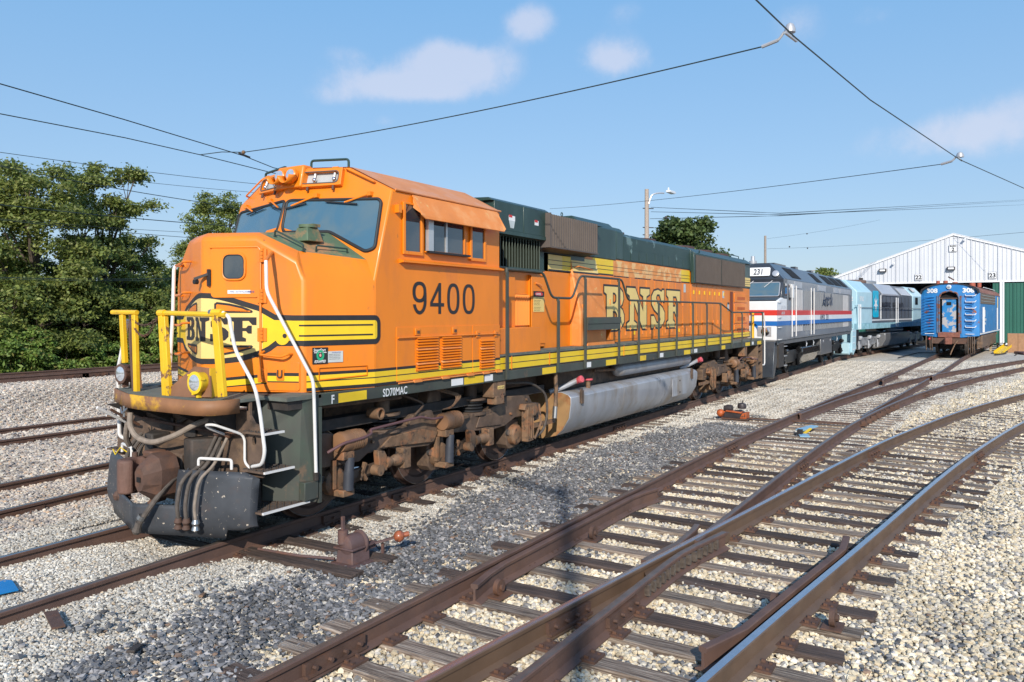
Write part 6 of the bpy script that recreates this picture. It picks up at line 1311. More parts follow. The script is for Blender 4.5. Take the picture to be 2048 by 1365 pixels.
    for x0, x1 in ((3.0,4.6),(8.0,9.2),(10.6,12.4),(12.8,14.6),(15,16.6)): B().prism([(-1.42,3.76),(-1.40,3.79),(-1.0,4.18),(-1.03,4.15)], 'x', x0, x1).build('roof_vent', BLACKHOLE, P)
    B().box((1.85,-y-.015,2.9), (2.15,-y,3.5)).build('cab_door_window', GLASSD, P); B().box((1.15,-y-.03,3.05), (1.45,-y-.008,3.5)).build('cab_window', GLASSD, P); B().box((2.2,-y-.06,3.0), (2.55,-y,3.5)).build('cab_mirror', WHT, P)
    for x in (2.05,2.75,5.65,6.25): B().tube([(x,-y-.09,1.55),(x,-y-.09,3.45)], .022, 6).build('side_handrail', WHITEP, P)
    for z in (2.82,2.28,1.92,1.50): B().tube(rnd([(.15,-y,z),(.15,-y-.06,z),(.55,-y-.06,z),(.55,-y,z)],.02), .014, 6).build('grab_iron', WHITEP, P)
    B().box((0,-1.45,1.30), (L_,1.45,1.46)).build('underframe', mat('grey_frame', (.12,.12,.125), .5), P)
    B().prism([(-.02,1.42),(-.35,.20),(-.15,.15),(.25,.7),(.25,1.42)], 'y', -1.45, 1.45).build('snow_plow', mat('blue_black_plow', (.05,.06,.075), .3, metal=.3), P, bevel=.02)
    for a, b in ((.5,1.3),): B().box((a,-1.46,.5), (b,-1.2,1.35)).build('step_box', DARKIRON, P)
    for z in (.5,.85,1.2): B().box((1.35,-1.48,z), (1.75,-1.2,z+.03)).build('step_tread', SILV2, P)
    B().loft([(4.9,-1.40,1.05),(4.9,-1.42,.75),(4.9,-1.15,.35),(4.9,-.5,.2),(4.9,.5,.2),(4.9,1.4,.7),(4.9,1.4,1.1)], [(8.6,-1.40,1.05),(8.6,-1.42,.75),(8.6,-1.15,.35),(8.6,-.5,.2),(8.6,.5,.2),(8.6,1.4,.7),(8.6,1.4,1.1)]).build('fuel_tank', mat('polished_dark_tank', (.16,.16,.165), .12, metal=.9, var=.1), P, bevel=.04)
    B().box((8.8,-1.42,.55), (11.6,1.42,1.3)).build('battery_box', mat('grey_steel_box', (.22,.22,.23), .35, metal=.6), P, bevel=.02)
    for x in (5.5,7.0,9.2,11,13): B().tube(rnd([(x,-1.3,1.40),(x+.2,-1.42,1.2),(x+.1,-1.4,1.05)],.1), .02, 6).build('pipe', SILV2, P)
    simple_truck(P, 2.2, (0,2.6), mat('black_truck_paint', (.025,.025,.028), .35, metal=.3), GLOSSBLK); simple_truck(P, 12.6, (0,2.6), MATS['black_truck_paint'], GLOSSBLK)
    B().box((3.6,-.6,4.25), (5.6,.6,4.40)).build('roof_box', ROOFBLK, P); B().lathe((1.7,-.25,4.25), (0,0,1), [(0,.14),(.12,.14),(.14,.08),(.3,.07)], 14).build('roof_horn', SILV2, P)
    for x in (8,10.4,12.8): B().lathe((x,0,4.25), (0,0,1), [(0,.6),(.12,.6),(.14,.5)], 20).build('roof_fan', ROOFBLK, P)
    for x in (6.0,9.4,14.8): B().box((x,-.9,4.25), (x+.5,-.7,4.36)).build('roof_hatch', ROOFBLK, P)
amtrak()
def maersk():
    B = MB; P = empty('freight_locomotive', (41.0,-.15,0), R(-7.2)); tag(P, 'pale blue and grey freight locomotive with a white star, behind the silver passenger locomotive', 'locomotive')
    LB = mat('pale_blue_paint', (.42,.62,.70), .4, var=.08, vs=2, coat=.1); LB2 = mat('weathered_pale_blue', (.30,.52,.60), .55, var=.2, vs=3, col2=(.10,.28,.30), fac2=.5, s2=3); GR = mat('slate_grey_paint', (.105,.118,.14), .4, var=.1, vs=2); CB = mat('bright_sky_blue', (.01,.42,.62), .4)
    def sec(x, w=1.45, zt=4.28, zs=3.62, wt=.80, zb=1.80): return [(x,-w,zb),(x,-w,zs),(x,-wt,zt),(x,wt,zt),(x,w,zs),(x,w,zb)]
    B().loft(sec(-.6), sec(2.6)).build('hood_end', LB, P, bevel=.03); B().loft(sec(2.6,1.36,4.22,3.55), sec(13.6,1.36,4.22,3.55)).build('hood', GR, P, bevel=.02); B().loft(sec(13.6,1.42,4.25,3.6), sec(17.0,1.42,4.25,3.6)).build('cab', LB, P, bevel=.03)
    B().box((-1.6,-1.5,1.48), (18.6,1.5,1.80)).build('walkway', LB2, P, bevel=.01); B().box((-1.3,-1.46,.25), (-1.2,1.46,1.5)).build('pilot', LB, P); B().prism([(-1.7,1.6),(-1.75,.25),(-1.5,.12),(-1.0,.45),(-.95,1.5)], 'y', -1.5, -1.40).build('step_side', LB, P, bevel=.01)
    B().prism([(-1.9,.75),(-2.0,.2),(-1.9,.12),(-1.5,.3),(-1.4,.8)], 'y', -1.4, 1.4).build('snow_plow', LB, P, bevel=.01); B().prism([(-1.0,.45),(-.3,.9),(-.3,1.5),(-1.0,1.5)], 'y', -1.46, -1.38).build('step_side', BLACKP, P)
    for z in (.4,.75,1.1,1.4): B().box((-1.62,-1.52,z), (-1.2,-1.38,z+.03)).build('step_tread', WHT, P)
    B().box((2.62,-1.372,1.95), (13.6,-1.362,2.02)).build('pinstripe', WHT, P, smooth=False); B().box((4.9,-1.40,2.05), (4.96,-1.36,3.5)).build('door_seam', WHT, P)
    B().prism([(-1.37,3.58),(-.83,4.20),(-.85,4.24),(-1.40,3.60)], 'x', 5.2, 9.4).build('radiator', SILV2, P); B().prism([(-1.37,3.58),(-.95,4.06),(-.97,4.10),(-1.40,3.60)], 'x', 10.3, 13.2).build('radiator', SILV2, P)
    B().box((5.1,-1.42,3.50), (9.5,-1.36,3.60)).build('gutter', SILV2, P)
    for x in [3.2+1.02*i for i in range(10)]: B().box((x,-1.375,2.1), (x+.03,-1.36,3.45)).build('door_seam', BLACKP, P, smooth=False)
    f = side_fn(-1.378); plate('star_panel', CB, f, P, [rrect(3.0,2.15,4.35,3.75,.15)], .01, lift=.004)
    star = []
    for i in range(14): r = .58 if i % 2 == 0 else .20; a = math.pi/2+i*math.pi/7; star.append((3.68+r*math.cos(a)*.9, 2.95+r*math.sin(a)))
    decal('star', WHT, f, P, loops=[star], lift=.014)
    decal('lettering', BLACKP, f, P, text='MAERSK  SEALAND', size=.62, sx=1.12, off=.008, org=(4.9,2.66), lift=.02)
    decal('lettering', WHT, lambda s, z, l: (-.61-l, -s, z), P, text='9762', size=.36, sx=1.1, off=.01, org=(.45,3.10))
    decal('lettering', WHT, side_fn(-1.455), P, text='9762', size=.36, sx=1.2, off=.01, org=(-.1,3.10))
    B().box((14.2,-1.45,3.0), (15.0,-1.41,3.5)).build('cab_window', GLASSD, P); B().prism([(-1.20,3.88),(-.95,4.14),(-.98,4.18),(-1.23,3.92)], 'x', 14.3, 15.2).build('roof_window', GLASSD, P)
    B().loft([(5.9,-1.40,1.15),(5.9,-1.42,.75),(5.9,-1.2,.35),(5.9,-.8,.18),(5.9,1.2,.3),(5.9,1.4,1.1)], [(12.6,-1.40,1.15),(12.6,-1.42,.75),(12.6,-1.2,.35),(12.6,-.8,.18),(12.6,1.2,.3),(12.6,1.4,1.1)]).build('fuel_tank', mat('grey_tank', (.24,.245,.26), .3, metal=.4), P, bevel=.03)
    B().lathe((7.4,-1.2,1.34), (1,0,0), [(0,.05),(.1,.15),(3.6,.15),(3.7,.05)], 16).build('air_reservoir', mat('grey_tank2', (.30,.31,.33), .3, metal=.5), P)
    simple_truck(P, .6, (0,2.05,4.1), mat('silver_truck_paint', (.40,.41,.43), .4, metal=.5, var=.4, vs=6), SILV2); simple_truck(P, 13.2, (0,2.05,4.1), MATS['silver_truck_paint'], SILV2)
    for x in (-.5,-.15,8.2,8.7): B().tube([(x,-1.52,1.5),(x,-1.52,2.9 if x < 1 else 3.4)], .03, 6).build('handrail', WHT, P)
    B().tube(rnd([(-1.5,-1.5,1.5),(-1.5,-1.5,2.85),(-.7,-1.5,2.85),(-.6,-1.5,1.6)],.1), .028, 6).build('handrail', LB, P); B().tube([(-.3,-1.52,2.72),(17,-1.52,2.72)], .02, 6).build('handrail', GR, P)
    B().lathe((4.2,0,4.25), (0,0,1), [(0,.7),(.16,.7),(.2,.5)], 22).build('roof_fan', mat('brown_fan', (.16,.10,.08), .7), P); B().box((4.9,-.3,4.2), (5.1,-.1,4.6)).build('exhaust', DARKIRON, P); B().lathe((6.6,0,4.22), (0,0,1), [(0,.7),(.2,.7),(.25,.5)], 22).build('roof_fan', SILVER, P)
    B().box((12.75,-1.3,.9), (13.0,-1.2,1.2)).build('red_valve', REDP, P)
maersk()
def loco308():
    B = MB; P = empty('cab_unit_locomotive', (44.0,-5.85,0), R(-4.5)); tag(P, 'rust streaked blue locomotive numbered 308 in front of the barn doors', 'locomotive')
    BL = mat('chipped_blue_paint', (.025,.20,.50), .45, var=.1, vs=3, c3=(.22,.07,.035), thr3=(.60,.64), s3=2.6, coat=.1); BLS = mat('side_blue_paint', (.02,.17,.42), .5, var=.15, vs=2, col2=(.35,.42,.50), fac2=.5, s2=2, thr=(.56,.7))
    BR = mat('rusty_roof', (.22,.085,.055), .75, var=.2, vs=3, col2=(.30,.16,.12), fac2=.6, s2=2); DOORM = mat('flaking_blue_grey_door', (.02,.20,.48), .5, var=.1, col2=(.42,.40,.40), fac2=1, s2=1.9, thr=(.50,.53), c3=(.25,.1,.05), thr3=(.68,.70), s3=8)
    W2 = 1.47
    def arch(n=10, w=W2, zs=3.55, zt=4.10): return [(w*math.cos(math.pi*i/n), zs+(zt-zs)*math.sin(math.pi*i/n)**.9) for i in range(n+1)]
    top = arch()
    body = [(-W2,1.15)]+[(a, b) for a, b in top[::-1]]+[(W2,1.15)]
    B().prism(body, 'x', .35, 14.8).build('body', BLS, P)
    B().prism([(a*1.01, b+.02) for a, b in top], 'x', .4, 14.9).build('roof', BR, P)
    # front wall with doorway
    fr = plane_fn((0,0,0), (0,-1,0), (0,0,1)); fF = lambda s, z, l: (.30*abs(s/W2)**3-l, -s, z)
    outl = [(-W2,1.12)]+[(a, b) for a, b in top[::-1]]+[(W2,1.12),(.62,1.02),(-.62,1.02)]
    hole = [(-.50,1.30),(.50,1.30),(.50,3.30),(.38,3.55),(.0,3.68),(-.38,3.55),(-.50,3.30)]
    o = decal('end_wall', BL, fF, P, cuts=[-1.3,-1.1,-.9,-.7,.7,.9,1.1,1.3], loops=[outl, hole]); s_ = o.modifiers.new('t','SOLIDIFY'); s_.thickness = .05
    B().prism([(a*1.02, b+.03) for a, b in top]+[(a*.97, b-.04) for a, b in top[::-1]], 'x', .0, .45).build('roof_lip', BLACKP, P)
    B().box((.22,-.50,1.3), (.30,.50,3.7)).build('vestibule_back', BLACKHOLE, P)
    B().tube([(-.03,-a,b) for a, b in hole], .05, 6, closed=True).build('doorway_frame', mat('rust_streaked_blue_grey', (.10,.15,.24), .7, var=.3, col2=(.20,.07,.035), fac2=1, s2=5, thr=(.48,.52)), P)
    d = B().box((.10,-.34,1.32), (.16,.36,3.22)).build('end_door', DOORM, P, bevel=.01); B().box((.09,-.10,2.85), (.105,.14,3.04)).build('door_window', BLACKHOLE, d); B().box((.02,-.50,3.22), (.2,.50,3.28)).build('door_lintel', RUSTY, d); B().cyl((.05,.3,2.2),(.12,.3,2.2),.03,8).build('door_knob', STEEL, d)
    B().box((-.10,-.55,1.02), (.1,.55,1.30)).build('buffer_sill', mat('rust_red_iron', (.24,.09,.06), .7, var=.3, vs=8), P, bevel=.02)
    for s in (-1, 1): B().box((-.04,s*.56,1.25), (.08,s*.62,3.4)).build('diaphragm_plate', MATS['rust_streaked_blue_grey'], P)
    for i in range(13):
        z = 1.32+.165*i; B().prism([(-.01,z),(-.05,z+.02),(-.01,z+.06)], 'y', .74, 1.24).build('louver_slat', BL, P, smooth=False); x = .22*1
    for z in (3.38,3.03,2.68,2.31,1.96,1.60):
        B().tube(rnd([(.05,-.80,z+.08),(-.08,-.82,z-.0),(-.05,-1.28,z-.0),(.12,-1.32,z+.08)],.04), .022, 6).build('grab_iron', WHT, P); B().prism([(-.0,z-.02),(-.03,z+.04),(.0,z+.07)], 'y', -.82, -1.22).build('louver_slat', BL, P, smooth=False)
    for z in (2.3,2.65,3.0,1.95,1.6): B().prism([(.0,z-.16),(-.03,z-.12),(.0,z-.10)], 'y', -.82, -1.22).build('louver_slat', BL, P, smooth=False)
    B().lathe((.0,0,3.90), (-1,0,0), [(0,.12),(.05,.12),(.06,.09)], 18).build('headlight', WHT, P); B().lathe((-.07,0,3.90), (-1,0,0), [(0,.085),(.01,.06)], 14).build('lamp_lens', LENS, P)
    for s0 in (-1.15, .66): decal('lettering', WHT, fF, P, text='308', size=.34, sx=1.12, off=.014, org=(s0,3.58), lift=.03)
    for s0 in (.80,-1.25): B().tube([(-.02,-s0-.02,1.22),(-.02,-s0-.45 if s0 > 0 else -s0-.5,1.22)], .02, 6).build('grab_iron', WHITEP, P)
    B().box((-.55,-.17,.68), (.0,.17,1.02)).prism([(-.78,-.22),(-.78,.10),(-.5,.2),(-.4,-.2)], 'z', .65, 1.0).build('coupler', MATS['rust_red_iron'], P, bevel=.02); B().box((-.05,-.9,.66), (.3,.9,.98)).build('pilot_beam', RUSTY, P)
    for y in (1.15,.95,.85,-.95,-1.05,-1.15,-1.25):
        B().tube(rnd([(-.05,y,1.1),(-.15,y,.75),(-.1,y-.02,.25),(-.02,y,.12 if y < 0 else .3)],.1), .025, 6).build('air_hose', GRIME, P)
    B().tube(rnd([(-.1,-.45,.85),(-.3,-.35,.7),(-.45,-.2,.3),(-.5,-.12,.05)],.1), .03, 6).build('brake_hose', TAN, P); B().ball((-.1,.98,.92), .07, 8).build('red_valve', REDP, P)
    # side
    g = B().box((.8,-W2-.03,2.95), (10.2,-W2,3.55)).build('side_grille', mat('brown_grey_grille', (.14,.12,.10), .7), P)
    for i in range(24): B().box((.85+i*.39,-W2-.05,2.97), (.89+i*.39,-W2-.03,3.53)).build('grille_bar', GRILLE, g, smooth=False)
    for z in (3.08,3.25,3.42): B().box((.8,-W2-.055,z), (10.2,-W2-.05,z+.03)).build('grille_bar', SILV2, g, smooth=False)
    for x in (1.4,1.9,11.2): B().tube([(x,-W2-.08,1.3),(x,-W2-.08,2.75)], .04, 6).build('side_handrail', WHITEP, P)
    decal('lettering', WHT, side_fn(-W2), P, text='SIR', size=.55, sx=1.6, off=.03, org=(2.6,2.2), lift=.01); decal('lettering', WHT, side_fn(-W2), P, text='SOUTHERN', size=.2, sx=1.6, off=.01, org=(2.6,1.95), lift=.01); decal('lettering', WHT, side_fn(-W2), P, text='INDIANA', size=.2, sx=1.6, off=.01, org=(2.6,1.72), lift=.01)
    B().box((.6,-W2-.012,1.18), (14.5,-W2,1.26)).build('pinstripe', WHT, P)
    B().box((12.5,-W2-.03,1.3), (12.7,-W2,3.5)).build('door_post', CREAM, P); B().box((2.2,-1.45,.35), (11.5,1.45,1.1)).build('fuel_tank', GRIME, P, bevel=.05)
    simple_truck(P, 1.4, (0,2.7), DARKIRON, GRIME); simple_truck(P, 10.6, (0,2.7), DARKIRON, GRIME)
    for (x, y, r) in ((.5,.62,.10),(.6,.25,.12),(.9,-.2,.14),(2.6,-.9,.16),(4.2,-.8,.13),(5.5,-1.0,.12)): B().cyl((x,y,4.0), (x+.0,y,4.28 if r < .13 else 4.2), r, 12).build('roof_fitting', mat('red_oxide_fitting', (.38,.10,.06), .7), P)
    B().tube([(.5,-.2,4.3),(.5,.1,4.5),(.45,.0,4.45)], .04, 6).build('roof_horn', RUSTY, P); B().tube([(4,-1.35,3.95),(12,-1.35,3.95)], .025, 6).build('roof_pipe', WHITEP, P)
loco308()

# ------------------------------------------------------------ barn
def barn():
    B = MB; P = empty('barn', (66,-5.34,0)); tag(P, 'large barn with a white metal gable and green doors behind the blue locomotive', 'barn')
    WS = mat('white_metal_siding', (.66,.67,.71), .38, metal=.1, var=.05, vs=.6); WT = mat('white_trim', (.80,.81,.84), .4, var=.03); GS = mat('green_metal_siding', (.018,.115,.082), .45, var=.08, vs=.8)
    def rz(y): return 8.85-(.366*y if y > 0 else -.315*y)
    zh = 4.92; yL, yR = 11.5, -13.0; w = .915
    y = yL-w; i = 0
    def panel(nm, m, y0, y1, zb, zt0, zt1, x=0):
        mb = B(); mb.prism([(y0,zb),(y1,zb),(y1,zt1),(y0,zt0)], 'x', x, x+.03)
        for k in range(3):
            yy = y0+(y1-y0)*(k+.15)/3; t = (yy-y0)/(y1-y0); zt = zt0+(zt1-zt0)*t-.03; mb.prism([(yy-.025,zb),(yy+.025,zb),(yy+.025,zt),(yy-.025,zt)], 'x', x-(.075 if k == 0 else .04), x)
        return mb.build(nm, m, P, smooth=False)
    while y > yR:
        a, b = y, y+w-.012; panel('siding_panel', WS, a, b, zh, rz(a)-.05, rz(b)-.05); y -= w
    doorL = 6.6
    for k in range(6): a = doorL+k*.8; panel('siding_panel', GS, a, a+.79, 0-.2, zh-.1, zh-.1, .05)
    for k in range(14): a = -12.8+k*.72; panel('door_panel', GS, a, a+.71, -.1, zh-.12, zh-.12, .06 if k < 7 else .10) if a < -2.35 else None
    B().box((-.06,yR,zh-.06), (.02,yL,zh+.06)).build('door_header', WT, P); B().box((-.04,-3.35,-.1), (.08,-3.2,zh)).build('door_post', WT, P); B().box((-.06,-12.6,-.12), (.0,-3.3,.02)).build('door_sill', WT, P)
    B().box((-.08,-3.5,-.1), (-.02,-3.38,zh)).build('door_post', WT, P)
    for s, ye in ((1,yL),(-1,yR)):
        B().prism([(0,8.93),(ye,rz(ye)+.08),(ye,rz(ye)-.12),(0,8.73)], 'x', -.12, .0).build('gable_trim', WT, P)
        B().prism([(0,8.93),(ye*1.03,rz(ye*1.03)+.08),(ye*1.03,rz(ye*1.03)+.02),(0,8.87)], 'x', -.15, 45).build('roof', WS, P)
        B().box((0,ye-.05,-.2), (45,ye+.05,rz(ye))).build('side_wall', WS, P)
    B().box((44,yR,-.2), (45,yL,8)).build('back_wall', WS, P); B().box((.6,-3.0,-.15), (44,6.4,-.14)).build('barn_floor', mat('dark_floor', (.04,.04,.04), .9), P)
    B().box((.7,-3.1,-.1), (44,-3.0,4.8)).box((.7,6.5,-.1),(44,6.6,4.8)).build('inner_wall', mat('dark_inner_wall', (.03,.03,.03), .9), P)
    def sign(u, v, w_, h_, tx, sz, lab):
        p = onX(u, v, 65.9); s = B().box((p.x-66,p.y+5.34-w_/2,p.z-h_/2), (p.x-66+.03,p.y+5.34+w_/2,p.z+h_/2)).build('number_sign', WT, P); 
        B().tube([(p.x-66-.01,p.y+5.34+a*w_/2,p.z+b*h_/2) for a,b in ((-1,-1),(1,-1),(1,1),(-1,1))], .012, 4, closed=True).build('sign_border', BLACKP, s)
        f = lambda s_, z, l: (p.x-66-.01-l, p.y+5.34-s_, z)
        if lab: s['label'] = lab
        for t_, z_, q in tx: me = decal('lettering', BLACKP, f, P, text=t_, size=q, off=q*.03, align='CENTER', org=(0, p.z+z_), lift=.01)
    sign(1837,555,.52,.52,[('22',-.16,.46)],0,'white sign reading 22'); sign(1985,551,.52,.52,[('23',-.16,.46)],0,'white sign reading 23'); sign(1906,497,.55,.55,[('BARN',.12,.17),('2',-.22,.40)],0,'white sign reading BARN 2 under the peak')
    for u, v in ((1765,541),(1902,537)):
        p = onX(u, v, 65.7); B().prism([(p.x-66-.1,p.z-.13),(p.x-66+.25,p.z-.13),(p.x-66+.28,p.z+.13),(p.x-66,p.z+.13)], 'y', p.y+5.34-.28, p.y+5.34+.28).build('wall_lamp', DARKIRON, P, bevel=.01); B().box((p.x-66-.11,p.y+5.34-.2,p.z-.08), (p.x-66-.05,p.y+5.34+.2,p.z+.06)).build('lamp_glass', WT, P)
    for u, v in ((1788,527),(1930,479)): p = onX(u, v, 65.8); B().cyl((p.x-66,p.y+5.34,p.z), (p.x-66-.25,p.y+5.34+.05,p.z-.06), .09, 10).build('camera_housing', WT, P)
barn()

# ------------------------------------------------------------ poles and wires
def pole(p, h, r, lab, name='utility_pole', extras=None):
    P = empty(name, p); B = MB; B().tube([(0,0,-1),(0,0,h-p[2])], [r*1.25, r*.85], 12).build('shaft', POLEW, P); tag(P, lab, 'pole'); return P
top1 = onY(1293.5,379,12); P1 = pole((top1.x,top1.y,-.2), top1.z, .16, 'wooden pole with a lamp arm rising behind the green hood', 'lamp_pole')
h1 = top1.z+.2
MB().tube(rnd([(.1,-.1,h1-1.0),(.25,-.25,h1-.35),(.55,-.6,h1-.22),(.9,-.9,h1-.22)],.3,5), .05, 8).build('lamp_arm', SILV2, P1); MB().prism([(-.9,-.08),(.05,-.1),(.35,-.02),(.05,.1),(-.9,.06)], 'y', -.16, .16).build('lamp_head', WHT, P1, bevel=.03).location = (1.45,-1.3,h1-.15)
P1.children[-1].rotation_euler = (0,0,R(-45))
MB().cyl((1.2,-1.1,h1-.1), (1.2,-1.1,h1+.18), .06, 8).build('photocell', WHT, P1)
for k in (1.3,2.6,3.1,4.3): MB().cyl((-.2,.2,h1-k), (.35,-.35,h1-k), .035, 6).build('bolt', DARKIRON, P1)
t2 = onY(1530.5,472,14); pole((t2.x,t2.y,-.2), t2.z, .15, 'bare wooden pole rising behind the silver passenger locomotive')
t3 = onY(1632,541,26); P3 = pole((t3.x,t3.y,-.2), t3.z, .16, 'distant pole with a crossarm left of the barn roof'); MB().box((-.8,-1.4,t3.z+.0), (-.65,1.4,t3.z+.18)).build('crossarm', POLEW, P3)
P4 = pole((-17.3,-13.9,-.25), 12.3, .10, 'wooden trolley pole with a bracket arm standing behind the viewer', 'trolley_pole'); MB().bar((0,0,12.3), (.7,2.4,12.4), .10, .10).build('bracket_arm', DARKIRON, P4)
WIREM = mat('dark_green_copper_wire', (.02,.035,.035), .5); 
def wire(pts, r, lab, name='overhead_wire', n=14, sag=0, cat='wire', m=WIREM):
    out = []
    for i in range(len(pts)-1):
        a, b = Vector(pts[i]), Vector(pts[i+1])
        for k in range(n): t = k/n; out.append(a.lerp(b, t)-Vector((0,0,4*sag*t*(1-t))))
    out.append(Vector(pts[-1])); return tag(MB().tube(out, r, 6).build(name, m), lab, cat)
o = lambda u, v, z=5.5: onZ(u, v, z)
w1 = [(-9,-5.0,5.5), o(1512,0), o(1590,75), o(1740,200), o(1920,320), o(2048,377), (28,-12,5.5), (45,-18.5,5.5)]
wire(w1, .0085, 'trolley wire crossing the upper right sky down to the right edge', 'trolley_wire', 4)
w2 = [(-9,2.0,5.5), o(0,168), o(250,240), o(487,312), o(547,336), (12,5.2,5.5), (60,5.4,5.5)]
wire(w2, .0085, 'upper trolley wire descending from the left edge to the cab roof', 'trolley_wire', 4)
w3 = [(-9,5.4,5.5), o(0,228), o(250,276), o(400,310), o(540,345), (14,6.2,5.5), (60,6.4,5.5)]
wire(w3, .0085, 'lower trolley wire descending from the left edge to the cab roof', 'trolley_wire', 4)
A1, A2, A3 = o(400,310), o(487,305,5.56), o(1580,64,5.58)
wire([A1, A1.lerp(A2,.5)+Vector((0,0,.03)), A2], .0085, 'short wire joining the two left trolley wires', 'jumper_wire', 4)
S1 = onP(1524,94, A2, Vector((A3-A2).cross(Vector((0,0,1)))))
wire([A2, S1], .008, 'span wire running from the left splice up to the right hanger', 'span_wire', 24, sag=.10)
def hanger(c, q, lab, k=1):
    H = empty('wire_hanger', c); tag(H, lab, 'wire hanger'); c = Vector(c); q = Vector(q)-c; HM = mat('pale_grey_hanger', (.48,.48,.50), .4, metal=.4)
    MB().tube([q, q*.42+Vector((0,0,-.0))], .022*k, 8).build('insulator_rod', HM, H); MB().tube(rnd([q*.42, q*.30+Vector((0,0,.03)), q*.22+Vector((0,0,.06)), Vector((0,0,.07))],.1), .016*k, 8).build('curved_link', HM, H)
    MB().lathe((0,0,.03), (0,0,1), [(0,.06*k),(.04,.06*k),(.09,.04*k),(.11,.01)], 14).build('bell_cap', HM, H); MB().bar((-.15,.02,-.01), (.2,-.03,-.01), .025, .025).build('wire_clip', HM, H)
hanger(A3+Vector((0,0,-.04)), S1, 'pale hanger holding the trolley wire at upper right')
B3 = o(1920,318,5.53); S2 = onP(1882,329, B3, Vector((.3,1,0)).cross(Vector((0,0,1)))); hanger(B3, S2, 'small pale hanger on the trolley wire above the barn roof', 1.2)
wire([S2, onY(1100,418,12)], .008, 'thin span wire from the right hanger towards the lamp pole', 'span_wire', 20, sag=.12)
SP = empty('wire_splice', A2); tag(SP, 'rusty splice clamp where the left wires cross', 'wire clamp'); MB().ball((0,0,0), .04, 8).build('clamp_ball', TAN, SP); MB().bar((-.15,-.05,-.05), (.2,.06,-.06), .025, .03).build('clamp_bar', DARKIRON, SP)
for i, (a, b, r) in enumerate((((0,305),(509,368),.010),((0,333),(403,405),.014),((0,331),(492,384),.008),((0,410),(483,454),.016),((0,440),(430,479),.010),((0,438),(440,468),.008),((0,555),(342,557),.014),((0,558),(342,560),.010))):
    p, q = onY(*a, 19.0), onY(*b, 19.0); d = q-p; wire([p-d*.8, p, q, q+d*3], r, ['highest thin line wire over the left trees','line wire across the tops of the left trees','second highest thin line wire over the left trees','thick line wire across the middle of the left trees','lower of the paired thin wires across the left trees','upper of the paired thin wires across the left trees','dark low line wire across the left trees','lowest line wire across the left trees, just under its twin'][i], 'line_wire', 6, sag=.05)
for i, (a, b, c) in enumerate((((1302,415),(1560,427),(2048,400)),((1302,424),(1560,430),(2048,410)),((1300,438),(1560,432),(2048,402)))):
    p, q, s_ = onY(*a,11.9), onY(*b,0), onY(*c,-14); wire([p, q, s_, s_+(s_-q)*.6], .016, ['upper of the three wires from the lamp pole to the right edge','middle of the three wires from the lamp pole to the right edge','lowest of the three wires from the lamp pole, with a dark ball'][i], 'line_wire', 8)
bb = onY(1332,436,10.6); tag(MB().ball(bb, .12, 10).build('wire_ball', DARKIRON), 'dark round ball on the lowest wire beside the lamp pole', 'wire marker')
for i, (a, b) in enumerate((((1534,478),(1760,440)),((1534,498),(2048,465)))): wire([onY(*a,13.9), onY(*b,6 if i == 0 else -10)], .012, ['upper thin wire from the bare pole','lower thin wire from the bare pole'][i], 'line_wire', 6, sag=.2)
for i, (u, v) in enumerate(((1614,468),(1615,497),(1579,494))): tag(MB().ball(onY(u,v,11), .09, 8).build('wire_ball', DARKIRON), ['upper dark ball on the thin wires left of the barn','lower right dark ball on the thin wires left of the barn','lower left dark ball on the thin wires left of the barn'][i], 'wire marker')
# ------------------------------------------------------------ trees and shrubs
def leaf_material():
    m = bpy.data.materials.new('leaf'); m.use_nodes = True; nt = m.node_tree; N, L = nt.nodes, nt.links; b = N['Principled BSDF']; b.inputs['Roughness'].default_value = .55
    a = N.new('ShaderNodeAttribute'); a.attribute_name = 'Col'; L.new(a.outputs['Color'], b.inputs['Base Color'])
    tr = N.new('ShaderNodeBsdfTranslucent'); L.new(a.outputs['Color'], tr.inputs[0]); mx = N.new('ShaderNodeMixShader'); mx.inputs[0].default_value = .46
    L.new(b.outputs[0], mx.inputs[1]); L.new(tr.outputs[0], mx.inputs[2]); L.new(mx.outputs[0], N['Material Output'].inputs[0]); return m
LEAF = leaf_material(); BARK = mat('grey_brown_bark', (.10,.075,.055), .9, var=.3, vs=8, bump=.5, bs=20)
def leaves(name, parent, ctr, nor, size, pal, col_of=None, asp=.55):
    n = len(ctr); d = rng.normal(size=(n, 3)); d /= np.linalg.norm(d, axis=1)[:, None]; nn = nor+rng.normal(size=(n, 3))*.75; nn /= np.linalg.norm(nn, axis=1)[:, None]
    u = np.cross(nn, d); u /= np.linalg.norm(u, axis=1)[:, None]; v = np.cross(nn, u); s = size[:, None]
    quad = np.stack([ctr-u*s, ctr-v*s*asp, ctr+u*s, ctr+v*s*asp], 1); pts = quad.reshape(-1, 3)
    me = bpy.data.meshes.new(name); me.vertices.add(n*4); me.vertices.foreach_set('co', pts.ravel()); me.loops.add(n*4); me.loops.foreach_set('vertex_index', np.arange(n*4)); me.polygons.add(n); me.polygons.foreach_set('loop_start', np.arange(n)*4)
    try: me.polygons.foreach_set('loop_total', np.full(n, 4))
    except Exception: pass
    me.update(calc_edges=True); pal = np.array(pal); c = pal[rng.choice(len(pal), n, p=pal[:, 3]/pal[:, 3].sum()), :3]
    if col_of is not None: c = c*col_of[:, None]
    c = c*rng.uniform(.8, 1.25, (n, 1)); at = me.color_attributes.new('Col', 'FLOAT_COLOR', 'POINT'); cc = np.ones((n, 4, 4)); cc[..., :3] = c[:, None]; at.data.foreach_set('color', cc.ravel()); me.materials.append(LEAF)
    return link(name, me, parent)
GREEN = [(.23,.27,.06,5),(.18,.225,.055,4),(.30,.32,.09,2),(.13,.175,.05,2)]
